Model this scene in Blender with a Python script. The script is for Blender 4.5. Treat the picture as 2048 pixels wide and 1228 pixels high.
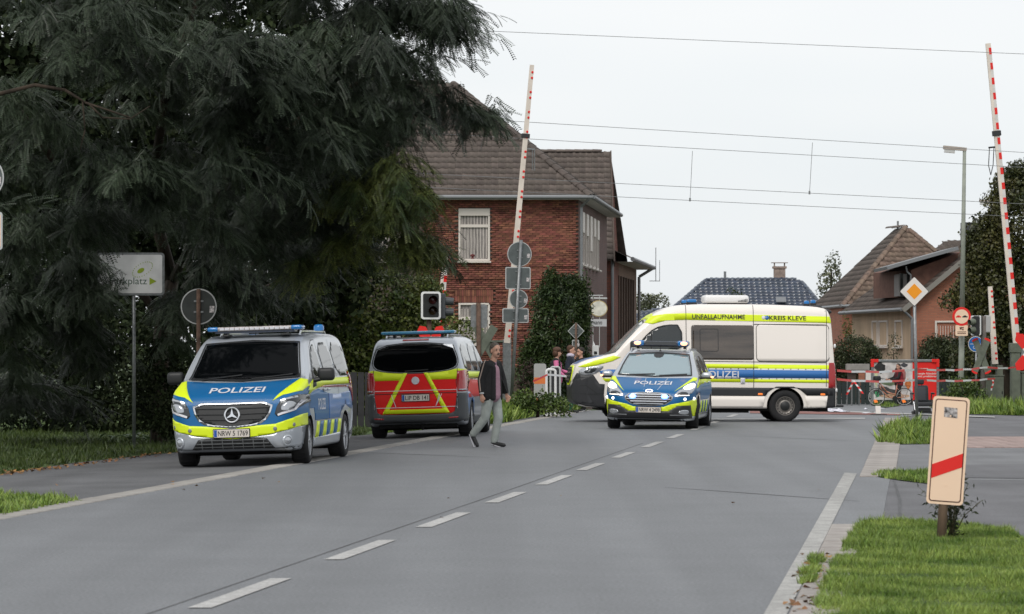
import bpy, bmesh, math, random
import numpy as np
from mathutils import Vector, Matrix
from mathutils.bvhtree import BVHTree
from mathutils.geometry import tessellate_polygon

for o in list(bpy.data.objects):
    bpy.data.objects.remove(o)
random.seed(7)
RNG = np.random.default_rng(11)
scene = bpy.context.scene
COL = scene.collection
D2R = math.radians

# ------------------------------------------------------------------ camera
F = 7000.0            # focal length in pixels of the 2048 px wide photograph
CAMH = 1.65
PITCH = math.atan(86 / F)
cam_d = bpy.data.cameras.new('camera')
cam_d.sensor_width = 36.0
cam_d.lens = 36.0 * F / 2048
cam_d.clip_start = 0.5
cam_d.clip_end = 5000
cam_d.dof.use_dof = True
cam_d.dof.focus_distance = 66
cam_d.dof.aperture_fstop = 8.0
cam = bpy.data.objects.new('camera', cam_d)
cam.location = (0, 0, CAMH)
cam.rotation_euler = (math.pi / 2 + PITCH, 0, 0)
COL.objects.link(cam)
scene.camera = cam

# ------------------------------------------------------------------ sky, sun, exposure
SUN_EL, SUN_AZ = 48, 200      # degrees; azimuth from +Y clockwise (behind the camera, a little left)
world = bpy.data.worlds.new('World')
scene.world = world
world.use_nodes = True
nt = world.node_tree
nt.nodes.clear()
wo = nt.nodes.new('ShaderNodeOutputWorld')
bg = nt.nodes.new('ShaderNodeBackground')
sky = nt.nodes.new('ShaderNodeTexSky')
sky.sky_type = 'NISHITA'
sky.sun_disc = False
sky.sun_elevation = D2R(SUN_EL)
sky.sun_rotation = D2R(SUN_AZ)
sky.air_density = 1.0
sky.dust_density = 2.0
mixn = nt.nodes.new('ShaderNodeMix'); mixn.data_type = 'RGBA'
mixn.inputs['Factor'].default_value = 0.86
# overcast layer: pale grey with very soft cloud variation
tc = nt.nodes.new('ShaderNodeTexCoord')
mp = nt.nodes.new('ShaderNodeMapping'); mp.inputs['Scale'].default_value = (1.0, 1.0, 5.0)
nz = nt.nodes.new('ShaderNodeTexNoise'); nz.inputs['Scale'].default_value = 2.2; nz.inputs['Detail'].default_value = 3
cr = nt.nodes.new('ShaderNodeValToRGB')
cr.color_ramp.elements[0].position = 0.30; cr.color_ramp.elements[0].color = (7.9, 8.35, 8.7, 1)
cr.color_ramp.elements[1].position = 0.72; cr.color_ramp.elements[1].color = (9.9, 9.75, 9.65, 1)
nt.links.new(tc.outputs['Generated'], mp.inputs['Vector'])
nt.links.new(mp.outputs['Vector'], nz.inputs['Vector'])
nt.links.new(nz.outputs['Fac'], cr.inputs['Fac'])
nt.links.new(sky.outputs['Color'], mixn.inputs['A'])
nt.links.new(cr.outputs['Color'], mixn.inputs['B'])
nt.links.new(mixn.outputs['Result'], bg.inputs['Color'])
nt.links.new(bg.outputs['Background'], wo.inputs['Surface'])
bg.inputs['Strength'].default_value = 0.0915

sun_d = bpy.data.lights.new('sun', 'SUN')
sun_d.energy = 1.5
sun_d.angle = D2R(25)
sun_d.color = (1.0, 0.96, 0.90)
sun = bpy.data.objects.new('sun', sun_d)
az = D2R(SUN_AZ)
sdir = Vector((math.sin(az) * math.cos(D2R(SUN_EL)), math.cos(az) * math.cos(D2R(SUN_EL)), math.sin(D2R(SUN_EL))))
sun.rotation_euler = sdir.to_track_quat('Z', 'Y').to_euler()
sun.location = (0, -20, 40)
COL.objects.link(sun)

scene.view_settings.view_transform = 'Standard'
scene.view_settings.look = 'None'
scene.view_settings.exposure = 0.28
scene.view_settings.gamma = 1.0
scene.view_settings.use_curve_mapping = False
scene.cycles.max_bounces = 6
scene.cycles.transparent_max_bounces = 8

# ------------------------------------------------------------------ camera calibration helpers (authoring)
def ray(px, py):
    x = (px - 1024) / F
    y = (614 - py) / F
    return Vector((x, math.cos(PITCH) - y * math.sin(PITCH), math.sin(PITCH) + y * math.cos(PITCH)))

def P(px, py, dist):
    d = ray(px, py)
    t = dist / d.y
    return Vector((d.x * t, dist, CAMH + d.z * t))

CL0 = Vector((-1.842, 23.7)); CLS = 0.115; CLC = math.cos(math.atan(CLS))
def cd(x, y):
    return (x - (CL0.x + CLS * (y - CL0.y))) * CLC     # offset right of the centre line
def cp(d, y):
    return Vector((d / CLC + CL0.x + CLS * (y - CL0.y), y, 0))
FOLD1, FOLD2 = -4.35, -8.0
YF1, YF2 = 95.0, 137.0      # beyond the crossing the ground falls gently
def gz(x, y):
    d = cd(x, y)
    return -0.03 * min(max(0.0, FOLD1 - d), FOLD1 - FOLD2) - 0.0125 * min(max(0.0, y - YF1), YF2 - YF1)

def G(px, py, z0=None):
    z = 0.0
    for _ in range(90):
        d = ray(px, py)
        t = (z - CAMH) / d.z
        x, y = d.x * t, d.y * t
        z = gz(x, y) if z0 is None else z0
    return Vector((x, y, z))

# ------------------------------------------------------------------ materials
def mat(name, col, rough=0.6, metal=0.0, spec=0.5, noise=0.0, nscale=8.0, bump=0.0, bscale=60.0, emit=None, estr=0.0,
        ior=1.45, coat=0.0, trans=0.0, island=0.0, objrand=0.0, col2=None, detail=4, bdist=0.02, coords='Object', sheen=0, stretch=None):
    m = bpy.data.materials.new(name)
    m.use_nodes = True
    t = m.node_tree
    b = t.nodes['Principled BSDF']
    b.inputs['Roughness'].default_value = rough
    b.inputs['Metallic'].default_value = metal
    b.inputs['Specular IOR Level'].default_value = spec
    b.inputs['IOR'].default_value = ior
    b.inputs['Coat Weight'].default_value = coat
    b.inputs['Coat Roughness'].default_value = 0.06
    b.inputs['Transmission Weight'].default_value = trans
    if sheen: b.inputs['Sheen Weight'].default_value = sheen
    c = (col[0], col[1], col[2], 1)
    b.inputs['Base Color'].default_value = c
    if emit:
        b.inputs['Emission Color'].default_value = (emit[0], emit[1], emit[2], 1)
        b.inputs['Emission Strength'].default_value = estr
    src = None
    if noise or col2 or bump:
        tcn = t.nodes.new('ShaderNodeTexCoord')
        vec = tcn.outputs[coords]
        if stretch:
            mpn = t.nodes.new('ShaderNodeMapping'); mpn.inputs['Scale'].default_value = stretch
            t.links.new(vec, mpn.inputs['Vector']); vec = mpn.outputs['Vector']
    if noise or col2:
        n = t.nodes.new('ShaderNodeTexNoise'); n.inputs['Scale'].default_value = nscale; n.inputs['Detail'].default_value = detail
        t.links.new(vec, n.inputs['Vector'])
        r = t.nodes.new('ShaderNodeValToRGB')
        a_ = tuple(max(0, x * (1 - noise)) for x in col) + (1,)
        b_ = (tuple(col2) + (1,)) if col2 else tuple(min(1, x * (1 + noise)) for x in col) + (1,)
        r.color_ramp.elements[0].position = 0.36; r.color_ramp.elements[0].color = a_
        r.color_ramp.elements[1].position = 0.64; r.color_ramp.elements[1].color = b_
        t.links.new(n.outputs['Fac'], r.inputs['Fac'])
        src = r.outputs['Color']
    def vary(sock, amount, src):
        h = t.nodes.new('ShaderNodeHueSaturation')
        mr = t.nodes.new('ShaderNodeMapRange')
        mr.inputs['To Min'].default_value = 1 - amount; mr.inputs['To Max'].default_value = 1 + amount
        t.links.new(sock, mr.inputs['Value'])
        t.links.new(mr.outputs['Result'], h.inputs['Value'])
        mh = t.nodes.new('ShaderNodeMath'); mh.operation = 'MULTIPLY'; mh.inputs[1].default_value = 7.31
        fr = t.nodes.new('ShaderNodeMath'); fr.operation = 'FRACT'
        m2 = t.nodes.new('ShaderNodeMapRange'); m2.inputs['To Min'].default_value = 0.5 - 0.035 * amount; m2.inputs['To Max'].default_value = 0.5 + 0.035 * amount
        t.links.new(sock, mh.inputs[0]); t.links.new(mh.outputs[0], fr.inputs[0]); t.links.new(fr.outputs[0], m2.inputs['Value'])
        t.links.new(m2.outputs['Result'], h.inputs['Hue'])
        if src: t.links.new(src, h.inputs['Color'])
        else: h.inputs['Color'].default_value = c
        return h.outputs['Color']
    if island:
        g = t.nodes.new('ShaderNodeNewGeometry')
        src = vary(g.outputs['Random Per Island'], island, src)
    if objrand:
        g = t.nodes.new('ShaderNodeObjectInfo')
        src = vary(g.outputs['Random'], objrand, src)
    if src: t.links.new(src, b.inputs['Base Color'])
    if bump:
        n2 = t.nodes.new('ShaderNodeTexNoise'); n2.inputs['Scale'].default_value = bscale; n2.inputs['Detail'].default_value = 5
        t.links.new(vec, n2.inputs['Vector'])
        bp = t.nodes.new('ShaderNodeBump'); bp.inputs['Strength'].default_value = bump; bp.inputs['Distance'].default_value = bdist
        t.links.new(n2.outputs['Fac'], bp.inputs['Height'])
        t.links.new(bp.outputs['Normal'], b.inputs['Normal'])
    return m

def leafmat(name, col, col2, island=0.35, rough=0.45, nscale=1.2, translu=0.12, spec=0.45):
    m = mat(name, col, rough=rough, noise=0.25, nscale=nscale, col2=col2, island=island, spec=spec)
    t = m.node_tree
    b = t.nodes['Principled BSDF']; out = [n for n in t.nodes if n.type == 'OUTPUT_MATERIAL'][0]
    tr = t.nodes.new('ShaderNodeBsdfTranslucent'); mx = t.nodes.new('ShaderNodeMixShader')
    mx.inputs[0].default_value = translu
    lk = b.inputs['Base Color'].links[0].from_socket
    t.links.new(lk, tr.inputs['Color'])
    t.links.new(b.outputs[0], mx.inputs[1]); t.links.new(tr.outputs[0], mx.inputs[2]); t.links.new(mx.outputs[0], out.inputs[0])
    return m

def srgb(r, g, b):
    f = lambda v: (v / 255 / 12.92) if v / 255 <= 0.04045 else ((v / 255 + 0.055) / 1.055) ** 2.4
    return (f(r), f(g), f(b))

M = {}
M['silver'] = mat('silver_paint', (0.42, 0.45, 0.49), 0.28, 0.35, coat=0.6)
M['cream'] = mat('cream_white_paint', (0.80, 0.745, 0.69), 0.35, coat=0.5)
M['blue'] = mat('police_blue_film', (0.004, 0.105, 0.275), 0.42, coat=0.12, spec=.25)
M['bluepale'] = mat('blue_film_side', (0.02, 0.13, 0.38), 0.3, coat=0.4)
M['yellow'] = mat('fluorescent_yellow_film', (0.66, 0.80, 0.012), 0.4)
M['red'] = mat('rescue_red_film', (0.66, 0.008, 0.006), 0.45, coat=0.08, spec=.3)
M['letter'] = mat('reflective_letter_film', (0.62, 0.62, 0.66), 0.35)
M['black'] = mat('black_plastic', (0.016, 0.017, 0.018), 0.5)
M['greyplastic'] = mat('grey_bumper_plastic', (0.06, 0.065, 0.07), 0.55)
M['darkplastic'] = mat('dark_grey_plastic', (0.025, 0.026, 0.029), 0.5)
M['glass'] = mat('dark_window_glass', (0.002, 0.0025, 0.003), 0.04, spec=0.07)
M['glass2'] = mat('side_window_glass', (0.010, 0.014, 0.014), 0.03, ior=1.7)
M['glass3'] = mat('painted_sky_windscreen', (0.19, 0.27, 0.30), 0.06, ior=2.4)  # pale blue base colour has the mirrored sky painted in
M['glass4'] = mat('painted_pale_sky_windscreen', (0.34, 0.40, 0.40), 0.08, ior=2.0)  # light base colour stands in for the sky's reflection
M['glasstint'] = mat('brown_tinted_van_window', (0.055, 0.042, 0.032), 0.04, ior=1.75, noise=0.55, nscale=1.2, stretch=(.6, 1, 4))
M['seam'] = mat('panel_gap', (0.02, 0.02, 0.022), 0.7)
M['slat'] = mat('grille_slat_metal', (0.38, 0.40, 0.44), 0.4, 0.3)
M['chrome'] = mat('chrome', (0.72, 0.73, 0.75), 0.15, 1.0)
M['alloy'] = mat('wheel_alloy', (0.35, 0.36, 0.38), 0.35, 0.7)
M['steelrim'] = mat('steel_rim_dark', (0.20, 0.185, 0.17), 0.45, 0.5)
M['tyre'] = mat('tyre_rubber', (0.014, 0.014, 0.015), 0.85, bump=0.3, bscale=80)
M['arch'] = mat('wheel_arch_liner', (0.006, 0.006, 0.006), 0.95)
M['lamp'] = mat('clear_lamp_glass', (0.42, 0.44, 0.47), 0.08, 0.5, ior=1.6)
M['lampdark'] = mat('dark_lamp_housing', (0.05, 0.055, 0.06), 0.15, 0.3)
M['headon'] = mat('lit_headlamp', (0.9, 0.85, 0.8), 0.2, emit=(1.0, 0.90, 0.78), estr=1.15)
M['drl'] = mat('lit_white_lamp', (0.9, 0.9, 0.9), 0.2, emit=(0.92, 0.96, 1.0), estr=1.8)
M['bluelight_on'] = mat('lit_blue_flasher', (0.4, 0.6, 1.0), 0.2, emit=(0.10, 0.26, 1.0), estr=3.4)
M['bluecore'] = mat('lit_blue_flasher_core', (0.8, 0.9, 1.0), 0.2, emit=(0.70, 0.82, 1.0), estr=1.6)
M['amber_on'] = mat('lit_amber_flasher', (1.0, 0.5, 0.3), 0.2, emit=(1.0, 0.38, 0.16), estr=2.4)
M['amber'] = mat('amber_lens', (0.75, 0.14, 0.02), 0.2, emit=(1.0, 0.3, 0.05), estr=0.4)
M['bluelens'] = mat('blue_beacon_lens', (0.008, 0.15, 0.42), 0.12, coat=0.6)
M['bluestrip'] = mat('pale_blue_light_bar', (0.05, 0.25, 0.42), 0.2, coat=0.6)
M['barclear'] = mat('clear_light_bar_lens', (0.34, 0.30, 0.29), 0.25, noise=0.35, nscale=30, coat=0.5)
M['bardark'] = mat('dark_light_bar_body', (0.05, 0.06, 0.09), 0.3)
M['taillight'] = mat('tail_light_red', (0.35, 0.008, 0.012), 0.12, coat=0.7)
M['plate'] = mat('number_plate_white', (0.60, 0.55, 0.50), 0.4)
M['plateblue'] = mat('number_plate_blue', (0.015, 0.08, 0.35), 0.4)
M['ink'] = mat('black_print', (0.02, 0.02, 0.02), 0.5)
M['white'] = mat('white_plastic', (0.72, 0.72, 0.72), 0.4)
M['whitep'] = mat('white_gloss_paint', (0.72, 0.67, 0.61), 0.4, noise=0.06, nscale=3)
M['skin'] = mat('skin', (0.50, 0.28, 0.20), 0.5, noise=0.08, nscale=20)
M['signshade'] = mat('shade_painted_sign_back', (0.035, 0.040, 0.038), 0.6, noise=0.15, nscale=6)  # darker copy of the sign back, tree shade put into the colour
M['galv'] = mat('galvanised_steel', (0.23, 0.24, 0.245), 0.45, 0.6, noise=0.15, nscale=14)
M['signback'] = mat('grey_sign_back', (0.10, 0.115, 0.115), 0.55, 0.2, noise=0.12, nscale=6)
M['railgreen'] = mat('grey_green_railway_paint', (0.115, 0.13, 0.10), 0.6, noise=0.18, nscale=5)
M['greypaint'] = mat('grey_concrete_post', (0.25, 0.27, 0.23), 0.6, noise=0.1, nscale=5)

# ------------------------------------------------------------------ mesh builders
def tag(o, label=None, cat=None, group=None, kind=None):
    if label: o['label'] = label
    if cat: o['category'] = cat
    if group: o['group'] = group
    if kind: o['kind'] = kind
    return o

def link(name, me, mats=None, parent=None, smooth=False, **kw):
    o = bpy.data.objects.new(name, me)
    me.name = name
    if mats:
        for m_ in (mats if isinstance(mats, (list, tuple)) else [mats]): me.materials.append(m_)
    if smooth and len(me.polygons):
        me.polygons.foreach_set('use_smooth', np.ones(len(me.polygons), bool))
    COL.objects.link(o)
    if parent is not None: o.parent = parent
    tag(o, **kw)
    return o

def empty(name, loc=(0, 0, 0), rz=0.0, rx=0.0, ry=0.0, sc=1.0, **kw):
    o = bpy.data.objects.new(name, None)
    o.location = loc; o.rotation_euler = (rx, ry, rz); o.scale = (sc, sc, sc)
    o.empty_display_size = 0.2
    COL.objects.link(o)
    tag(o, **kw)
    return o

class MB:
    """collects shapes for ONE mesh object"""
    def __init__(s, T=None):
        s.bm = bmesh.new(); s.T = T or Matrix(); s.mi = 0
    def _fin(s, verts, mi=None):
        vs = set(verts)
        for v in verts: v.co = s.T @ v.co
        fs = {f for v in verts for f in v.link_faces}
        for f in fs: f.material_index = s.mi
        return verts
    def box(s, c, size, rot=None, bev=0.0, seg=2):
        r = bmesh.ops.create_cube(s.bm, size=1.0)
        vs = r['verts']
        for v in vs: v.co = Vector((v.co.x * size[0], v.co.y * size[1], v.co.z * size[2]))
        if bev:
            es = list({e for v in vs for e in v.link_edges})
            rr = bmesh.ops.bevel(s.bm, geom=es, offset=bev, segments=seg, affect='EDGES', profile=0.5)
            vs = list({v for f in rr['faces'] for v in f.verts} | {v for v in vs if v.is_valid})
        R = rot if rot is not None else Matrix()
        if not isinstance(R, Matrix): R = Matrix.Rotation(R, 4, 'Z')
        for v in vs: v.co = (R.to_4x4() @ v.co) + Vector(c)
        return s._fin(vs)
    def cone(s, p0, p1, r0, r1, n=10, cap=True):
        p0, p1 = Vector(p0), Vector(p1); d = p1 - p0
        r = bmesh.ops.create_cone(s.bm, cap_ends=cap, segments=n, radius1=max(r0, 1e-4), radius2=max(r1, 1e-4), depth=d.length)
        q = d.to_track_quat('Z', 'Y').to_matrix().to_4x4()
        for v in r['verts']: v.co = q @ v.co + (p0 + p1) / 2
        return s._fin(r['verts'])
    def cyl(s, p0, p1, r, n=10): return s.cone(p0, p1, r, r, n)
    def tube(s, pts, r, n=6):
        for a, b in zip(pts[:-1], pts[1:]):
            s.cone(a, b, r, r, n)
        for a in pts[1:-1]: s.ball(a, (r, r, r), 1)
    def ball(s, c, rad, sub=2, rot=None):
        r = bmesh.ops.create_icosphere(s.bm, subdivisions=sub, radius=1.0)
        R = rot.to_4x4() if rot is not None else Matrix()
        for v in r['verts']: v.co = R @ Vector((v.co.x * rad[0], v.co.y * rad[1], v.co.z * rad[2])) + Vector(c)
        return s._fin(r['verts'])
    def prism(s, pts, d, off=0.0, mat4=None):
        """outline pts (x,y) extruded along z by d, from z=off"""
        T = mat4 or Matrix()
        a = [s.bm.verts.new(T @ Vector((p[0], p[1], off))) for p in pts]
        b = [s.bm.verts.new(T @ Vector((p[0], p[1], off + d))) for p in pts]
        n = len(pts)
        try:
            s.bm.faces.new(list(reversed(a))); s.bm.faces.new(b)
        except Exception: pass
        for i in range(n): s.bm.faces.new((a[i], a[(i + 1) % n], b[(i + 1) % n], b[i]))
        return s._fin(a + b)
    def quad(s, pts):
        vs = [s.bm.verts.new(Vector(p)) for p in pts]
        s.bm.faces.new(vs)
        return s._fin(vs)
    def lathe(s, prof, n=24, T=None, close=False):
        """prof list (r, h) around local z"""
        T = T or Matrix(); rings = []
        for r, h in prof:
            rings.append([s.bm.verts.new(T @ Vector((r * math.cos(2 * math.pi * i / n), r * math.sin(2 * math.pi * i / n), h))) for i in range(n)])
        prs = list(zip(rings[:-1], rings[1:])) + ([(rings[-1], rings[0])] if close else [])
        for a, b in prs:
            for i in range(n): s.bm.faces.new((a[i], a[(i + 1) % n], b[(i + 1) % n], b[i]))
        return s._fin([v for r in rings for v in r])
    def build(s, name, mats, parent=None, smooth=False, normals=True, **kw):
        if normals: bmesh.ops.recalc_face_normals(s.bm, faces=s.bm.faces)
        me = bpy.data.meshes.new(name); s.bm.to_mesh(me); s.bm.free()
        return link(name, me, mats, parent, smooth, **kw)

def sharp(o, ang=40):
    """smooth shading with sharp edges"""
    me = o.data
    me.polygons.foreach_set('use_smooth', np.ones(len(me.polygons), bool))
    bm = bmesh.new(); bm.from_mesh(me)
    for e in bm.edges:
        if len(e.link_faces) == 2 and e.calc_face_angle(0) > D2R(ang): e.smooth = False
    bm.to_mesh(me); bm.free()
    return o

def copy_tree(o, parent=None):
    c = o.copy(); COL.objects.link(c); c.parent = parent
    for ch in [x for x in bpy.data.objects if x.parent is o]: copy_tree(ch, c)
    return c

_tc = {}
def text2d(s, width=None, height=None, bold=False, shear=0.0, extrude=0):
    """list of triangles-mesh (verts2d, faces) of a word, centred, scaled"""
    key = (s, bold, shear)
    if key not in _tc:
        cu = bpy.data.curves.new('t', 'FONT'); cu.body = s; cu.fill_mode = 'BOTH'; cu.shear = shear
        cu.resolution_u = 3
        if bold: cu.offset = 0.014
        ob = bpy.data.objects.new('t', cu); COL.objects.link(ob)
        dg = bpy.context.evaluated_depsgraph_get()
        me = bpy.data.meshes.new_from_object(ob.evaluated_get(dg))
        vs = [(v.co.x, v.co.y) for v in me.vertices]; fs = [tuple(p.vertices) for p in me.polygons]
        bpy.data.objects.remove(ob); bpy.data.curves.remove(cu); bpy.data.meshes.remove(me)
        _tc[key] = (vs, fs)
    vs, fs = _tc[key]
    xs = [v[0] for v in vs]; ys = [v[1] for v in vs]
    w = max(xs) - min(xs); h = max(ys) - min(ys)
    sx = (width / w) if width else None; sy = (height / h) if height else None
    if sx is None: sx = sy
    if sy is None: sy = sx
    cx, cy = (max(xs) + min(xs)) / 2, (max(ys) + min(ys)) / 2
    return [((x - cx) * sx, (y - cy) * sy) for x, y in vs], fs

def flat_text(name, s, T, width, height, m_, parent, off=0.0, **kw):
    """word on a plane: local x right, y up, z out"""
    vs, fs = text2d(s, width, height, **kw)
    me = bpy.data.meshes.new(name)
    me.from_pydata([T @ Vector((x, y, off)) for x, y in vs], [], fs)
    return link(name, me, m_, parent)

def rrect(w, h, r, n=4, cx=0, cy=0):
    pts = []
    for (sx, sy, a0) in ((1, 1, 0), (-1, 1, 90), (-1, -1, 180), (1, -1, 270)):
        for i in range(n + 1):
            a = D2R(a0 + 90 * i / n)
            pts.append((cx + sx * (w / 2 - r) + r * math.cos(a), cy + sy * (h / 2 - r) + r * math.sin(a)))
    return pts
def ell(rx, ry, n=28, cx=0, cy=0):
    return [(cx + rx * math.cos(2 * math.pi * i / n), cy + ry * math.sin(2 * math.pi * i / n)) for i in range(n)]

# ------------------------------------------------------------------ numpy scatter of leaf templates into one mesh
def frames(normals, spin=None, rng=RNG):
    """rotation matrices (n,3,3) whose columns are (tangent, bitangent, normal)"""
    n = normals / np.maximum(np.linalg.norm(normals, axis=1, keepdims=True), 1e-9)
    ref = np.where(np.abs(n[:, 2:3]) < 0.95, np.array([[0, 0, 1.0]]), np.array([[1.0, 0, 0]]))
    t = np.cross(ref, n); t /= np.linalg.norm(t, axis=1, keepdims=True)
    b = np.cross(n, t)
    if spin is None: spin = rng.uniform(0, 2 * np.pi, len(n))
    c, s_ = np.cos(spin)[:, None], np.sin(spin)[:, None]
    t2 = t * c + b * s_; b2 = -t * s_ + b * c
    return np.stack([t2, b2, n], axis=2)

def scatter_mesh(name, tv, tf, pos, R, scale, m_, parent=None, **kw):
    tv = np.asarray(tv, float); tf = np.asarray(tf, int)     # tf: (k, 4) quads or (k,3) tris
    n, nv = len(pos), len(tv)
    v = np.einsum('nij,vj->nvi', R, tv) * np.asarray(scale).reshape(n, 1, 1) + np.asarray(pos)[:, None, :]
    f = tf[None] + (np.arange(n) * nv)[:, None, None]
    k = tf.shape[1]
    me = bpy.data.meshes.new(name)
    me.vertices.add(n * nv); me.vertices.foreach_set('co', v.reshape(-1).astype(np.float32))
    nf = n * len(tf)
    me.loops.add(nf * k); me.loops.foreach_set('vertex_index', f.reshape(-1).astype(np.int32))
    me.polygons.add(nf)
    me.polygons.foreach_set('loop_start', (np.arange(nf) * k).astype(np.int32))
    me.update(calc_edges=True)
    return link(name, me, m_, parent, **kw)

def tiles_leaf(n, spread, L, W, rng=random):
    """a clump of n rhombic leaves -> verts, quads"""
    vs, fs = [], []
    for i in range(n):
        c = Vector((rng.gauss(0, spread), rng.gauss(0, spread), rng.gauss(0, spread)))
        R = Matrix.Rotation(rng.uniform(0, 6.28), 3, 'Z') @ Matrix.Rotation(rng.gauss(0, 0.6), 3, 'X') @ Matrix.Rotation(rng.gauss(0, 0.5), 3, 'Y')
        q = [Vector((0, 0, 0)), Vector((W / 2, L * .45, 0.004)), Vector((0, L, -0.012)), Vector((-W / 2, L * .45, 0.004))]
        b = len(vs)
        vs += [tuple(c + R @ p) for p in q]; fs.append((b, b + 1, b + 2, b + 3))
    return vs, fs
# ================================================================== VEHICLES
def mono(xs, ys):
    xs = np.array(xs, float); ys = np.array(ys, float)
    d = np.diff(ys) / np.diff(xs)
    m = np.zeros(len(xs)); m[0], m[-1] = d[0], d[-1]
    for i in range(1, len(xs) - 1):
        m[i] = 0 if d[i - 1] * d[i] <= 0 else 2 * d[i - 1] * d[i] / (d[i - 1] + d[i])
    def f(x):
        x = min(max(x, xs[0]), xs[-1])
        i = min(max(np.searchsorted(xs, x) - 1, 0), len(xs) - 2)
        h = xs[i + 1] - xs[i]; t = (x - xs[i]) / h
        return float((2*t**3 - 3*t**2 + 1)*ys[i] + (t**3 - 2*t**2 + t)*h*m[i] + (-2*t**3 + 3*t**2)*ys[i+1] + (t**3 - t**2)*h*m[i+1])
    return f

class Hull:
    """car body shell: sections along the length; local x = forward (front bumper at 0), y = left, z = up"""
    def __init__(s, L, top, bot, wid, gzs, rt, rb, extra=()):
        s.L = L
        ft, fb, fw, fg = mono(*zip(*top)), mono(*zip(*bot)), mono(*zip(*wid)), mono(*zip(*gzs))
        fr = mono(*zip(*rt))
        st = [0, .006, .015, .03, .05, .075, .1, .13, .17, .21, .26, .31, .37, .44, .52, .6]
        mid = list(np.linspace(.7, L - .6, int((L - 1.3) / .085)))
        sts = sorted(set(st + mid + [L - x for x in st] + list(extra)))
        s.rings = []
        bm = bmesh.new()
        for x in sts:
            zb, zt, w = fb(x), ft(x), fw(x)
            R = min(fr(x), (zt - zb) * .45, w * .45); B = min(rb, (zt - zb) * .3)
            pts = []
            for i in range(4): pts.append(((w - B) * i / 4, zb))
            for i in range(5):
                a = math.pi / 2 * i / 4; pts.append((w - B + B * math.sin(a), zb + B - B * math.cos(a)))
            n = 16
            for i in range(1, n): pts.append((w, zb + B + (zt - R - zb - B) * i / n))
            for i in range(8):
                a = math.pi / 2 * i / 7; pts.append((w - R + R * math.cos(a), zt - R + R * math.sin(a)))
            for i in range(1, 7):
                u = 1 - i / 6; pts.append(((w - R) * u, zt + 0.012 * (1 - u * u)))
            half = [(p[0] * fg(p[1]), p[1]) for p in pts]
            ring = half + [(-y, z) for y, z in reversed(half[1:-1])]
            s.rings.append([bm.verts.new((-x, y, z)) for y, z in ring])
        for a, b in zip(s.rings[:-1], s.rings[1:]):
            n = len(a)
            for i in range(n): bm.faces.new((a[i], a[(i + 1) % n], b[(i + 1) % n], b[i]))
        for ring, sg in ((s.rings[0], 1), (s.rings[-1], -1)):
            c = sum((v.co for v in ring), Vector()) / len(ring)
            prev = ring
            for k, (sc, bul) in enumerate(((.8, .008), (.5, .016), (.15, .02))):
                cur = [bm.verts.new(c + (v.co - c) * sc + Vector((sg * bul, 0, 0))) for v in ring]
                n = len(ring)
                for i in range(n): bm.faces.new((prev[i], prev[(i + 1) % n], cur[(i + 1) % n], cur[i]))
                prev = cur
            bm.faces.new(prev)
        bmesh.ops.recalc_face_normals(bm, faces=bm.faces)
        s.bm = bm
        s.bvh = BVHTree.FromBMesh(bm)
    def hit(s, view, a, b, sg=1):
        if view == 'front': o, d = Vector((3, a, b)), Vector((-1, 0, 0))
        elif view == 'rear': o, d = Vector((-s.L - 3, a, b)), Vector((1, 0, 0))
        elif view == 'side': o, d = Vector((-a, 4 * sg, b)), Vector((0, -sg, 0))
        else: o, d = Vector((-a, b, 6)), Vector((0, 0, -1))
        r = s.bvh.ray_cast(o, d)
        if r[0] is None:
            q = {'front': Vector((0, a, b)), 'rear': Vector((-s.L, a, b)), 'side': Vector((-a, sg * .9, b))}.get(view, Vector((-a, b, 1)))
            r = s.bvh.find_nearest(q)
        n = r[1]
        if view in ('front', 'rear', 'side', 'top') and n.dot(-d) < 0: n = -n
        return r[0], n
    def body(s, name, mats, parent, arches, r, cutw=.34, hubz=.335):
        me = bpy.data.meshes.new(name); s.bm.to_mesh(me)
        o = link(name, me, mats, parent)
        cut = MB()
        for x in arches:
            for sg in (1, -1):
                cut.cyl((-x, sg * (s.W - cutw), hubz), (-x, sg * (s.W + .2), hubz), r, 40)
        c = cut.build('cutter', None)
        md = o.modifiers.new('b', 'BOOLEAN'); md.operation = 'DIFFERENCE'; md.object = c; md.solver = 'EXACT'
        # evaluate without parenting influences
        par = o.parent; o.parent = None
        bpy.context.view_layer.update()
        dg = bpy.context.evaluated_depsgraph_get()
        new = bpy.data.meshes.new_from_object(o.evaluated_get(dg))
        o.modifiers.clear(); old = o.data; o.data = new; new.name = name; bpy.data.meshes.remove(old)
        o.parent = par
        cm = c.data; bpy.data.objects.remove(c); bpy.data.meshes.remove(cm)
        for p in new.polygons:
            ce = p.center
            p.use_smooth = True
            for x in arches:
                rr = math.hypot(ce.x + x, ce.z - hubz)
                if rr < r + .004 and abs(ce.y) < s.W + .1 and abs(ce.y) > .3 and (rr > r * .93 or abs(abs(ce.y) - (s.W - cutw)) < .02):
                    if abs(abs(ce.y) - (s.W - cutw)) < .02 or abs(p.normal.y) < .3:
                        p.material_index = len(new.materials) - 1; p.use_smooth = False
        bm = bmesh.new(); bm.from_mesh(new)
        for e in bm.edges:
            if len(e.link_faces) == 2 and e.calc_face_angle(0) > D2R(38): e.smooth = False
        bm.to_mesh(new); bm.free()
        return o
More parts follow.
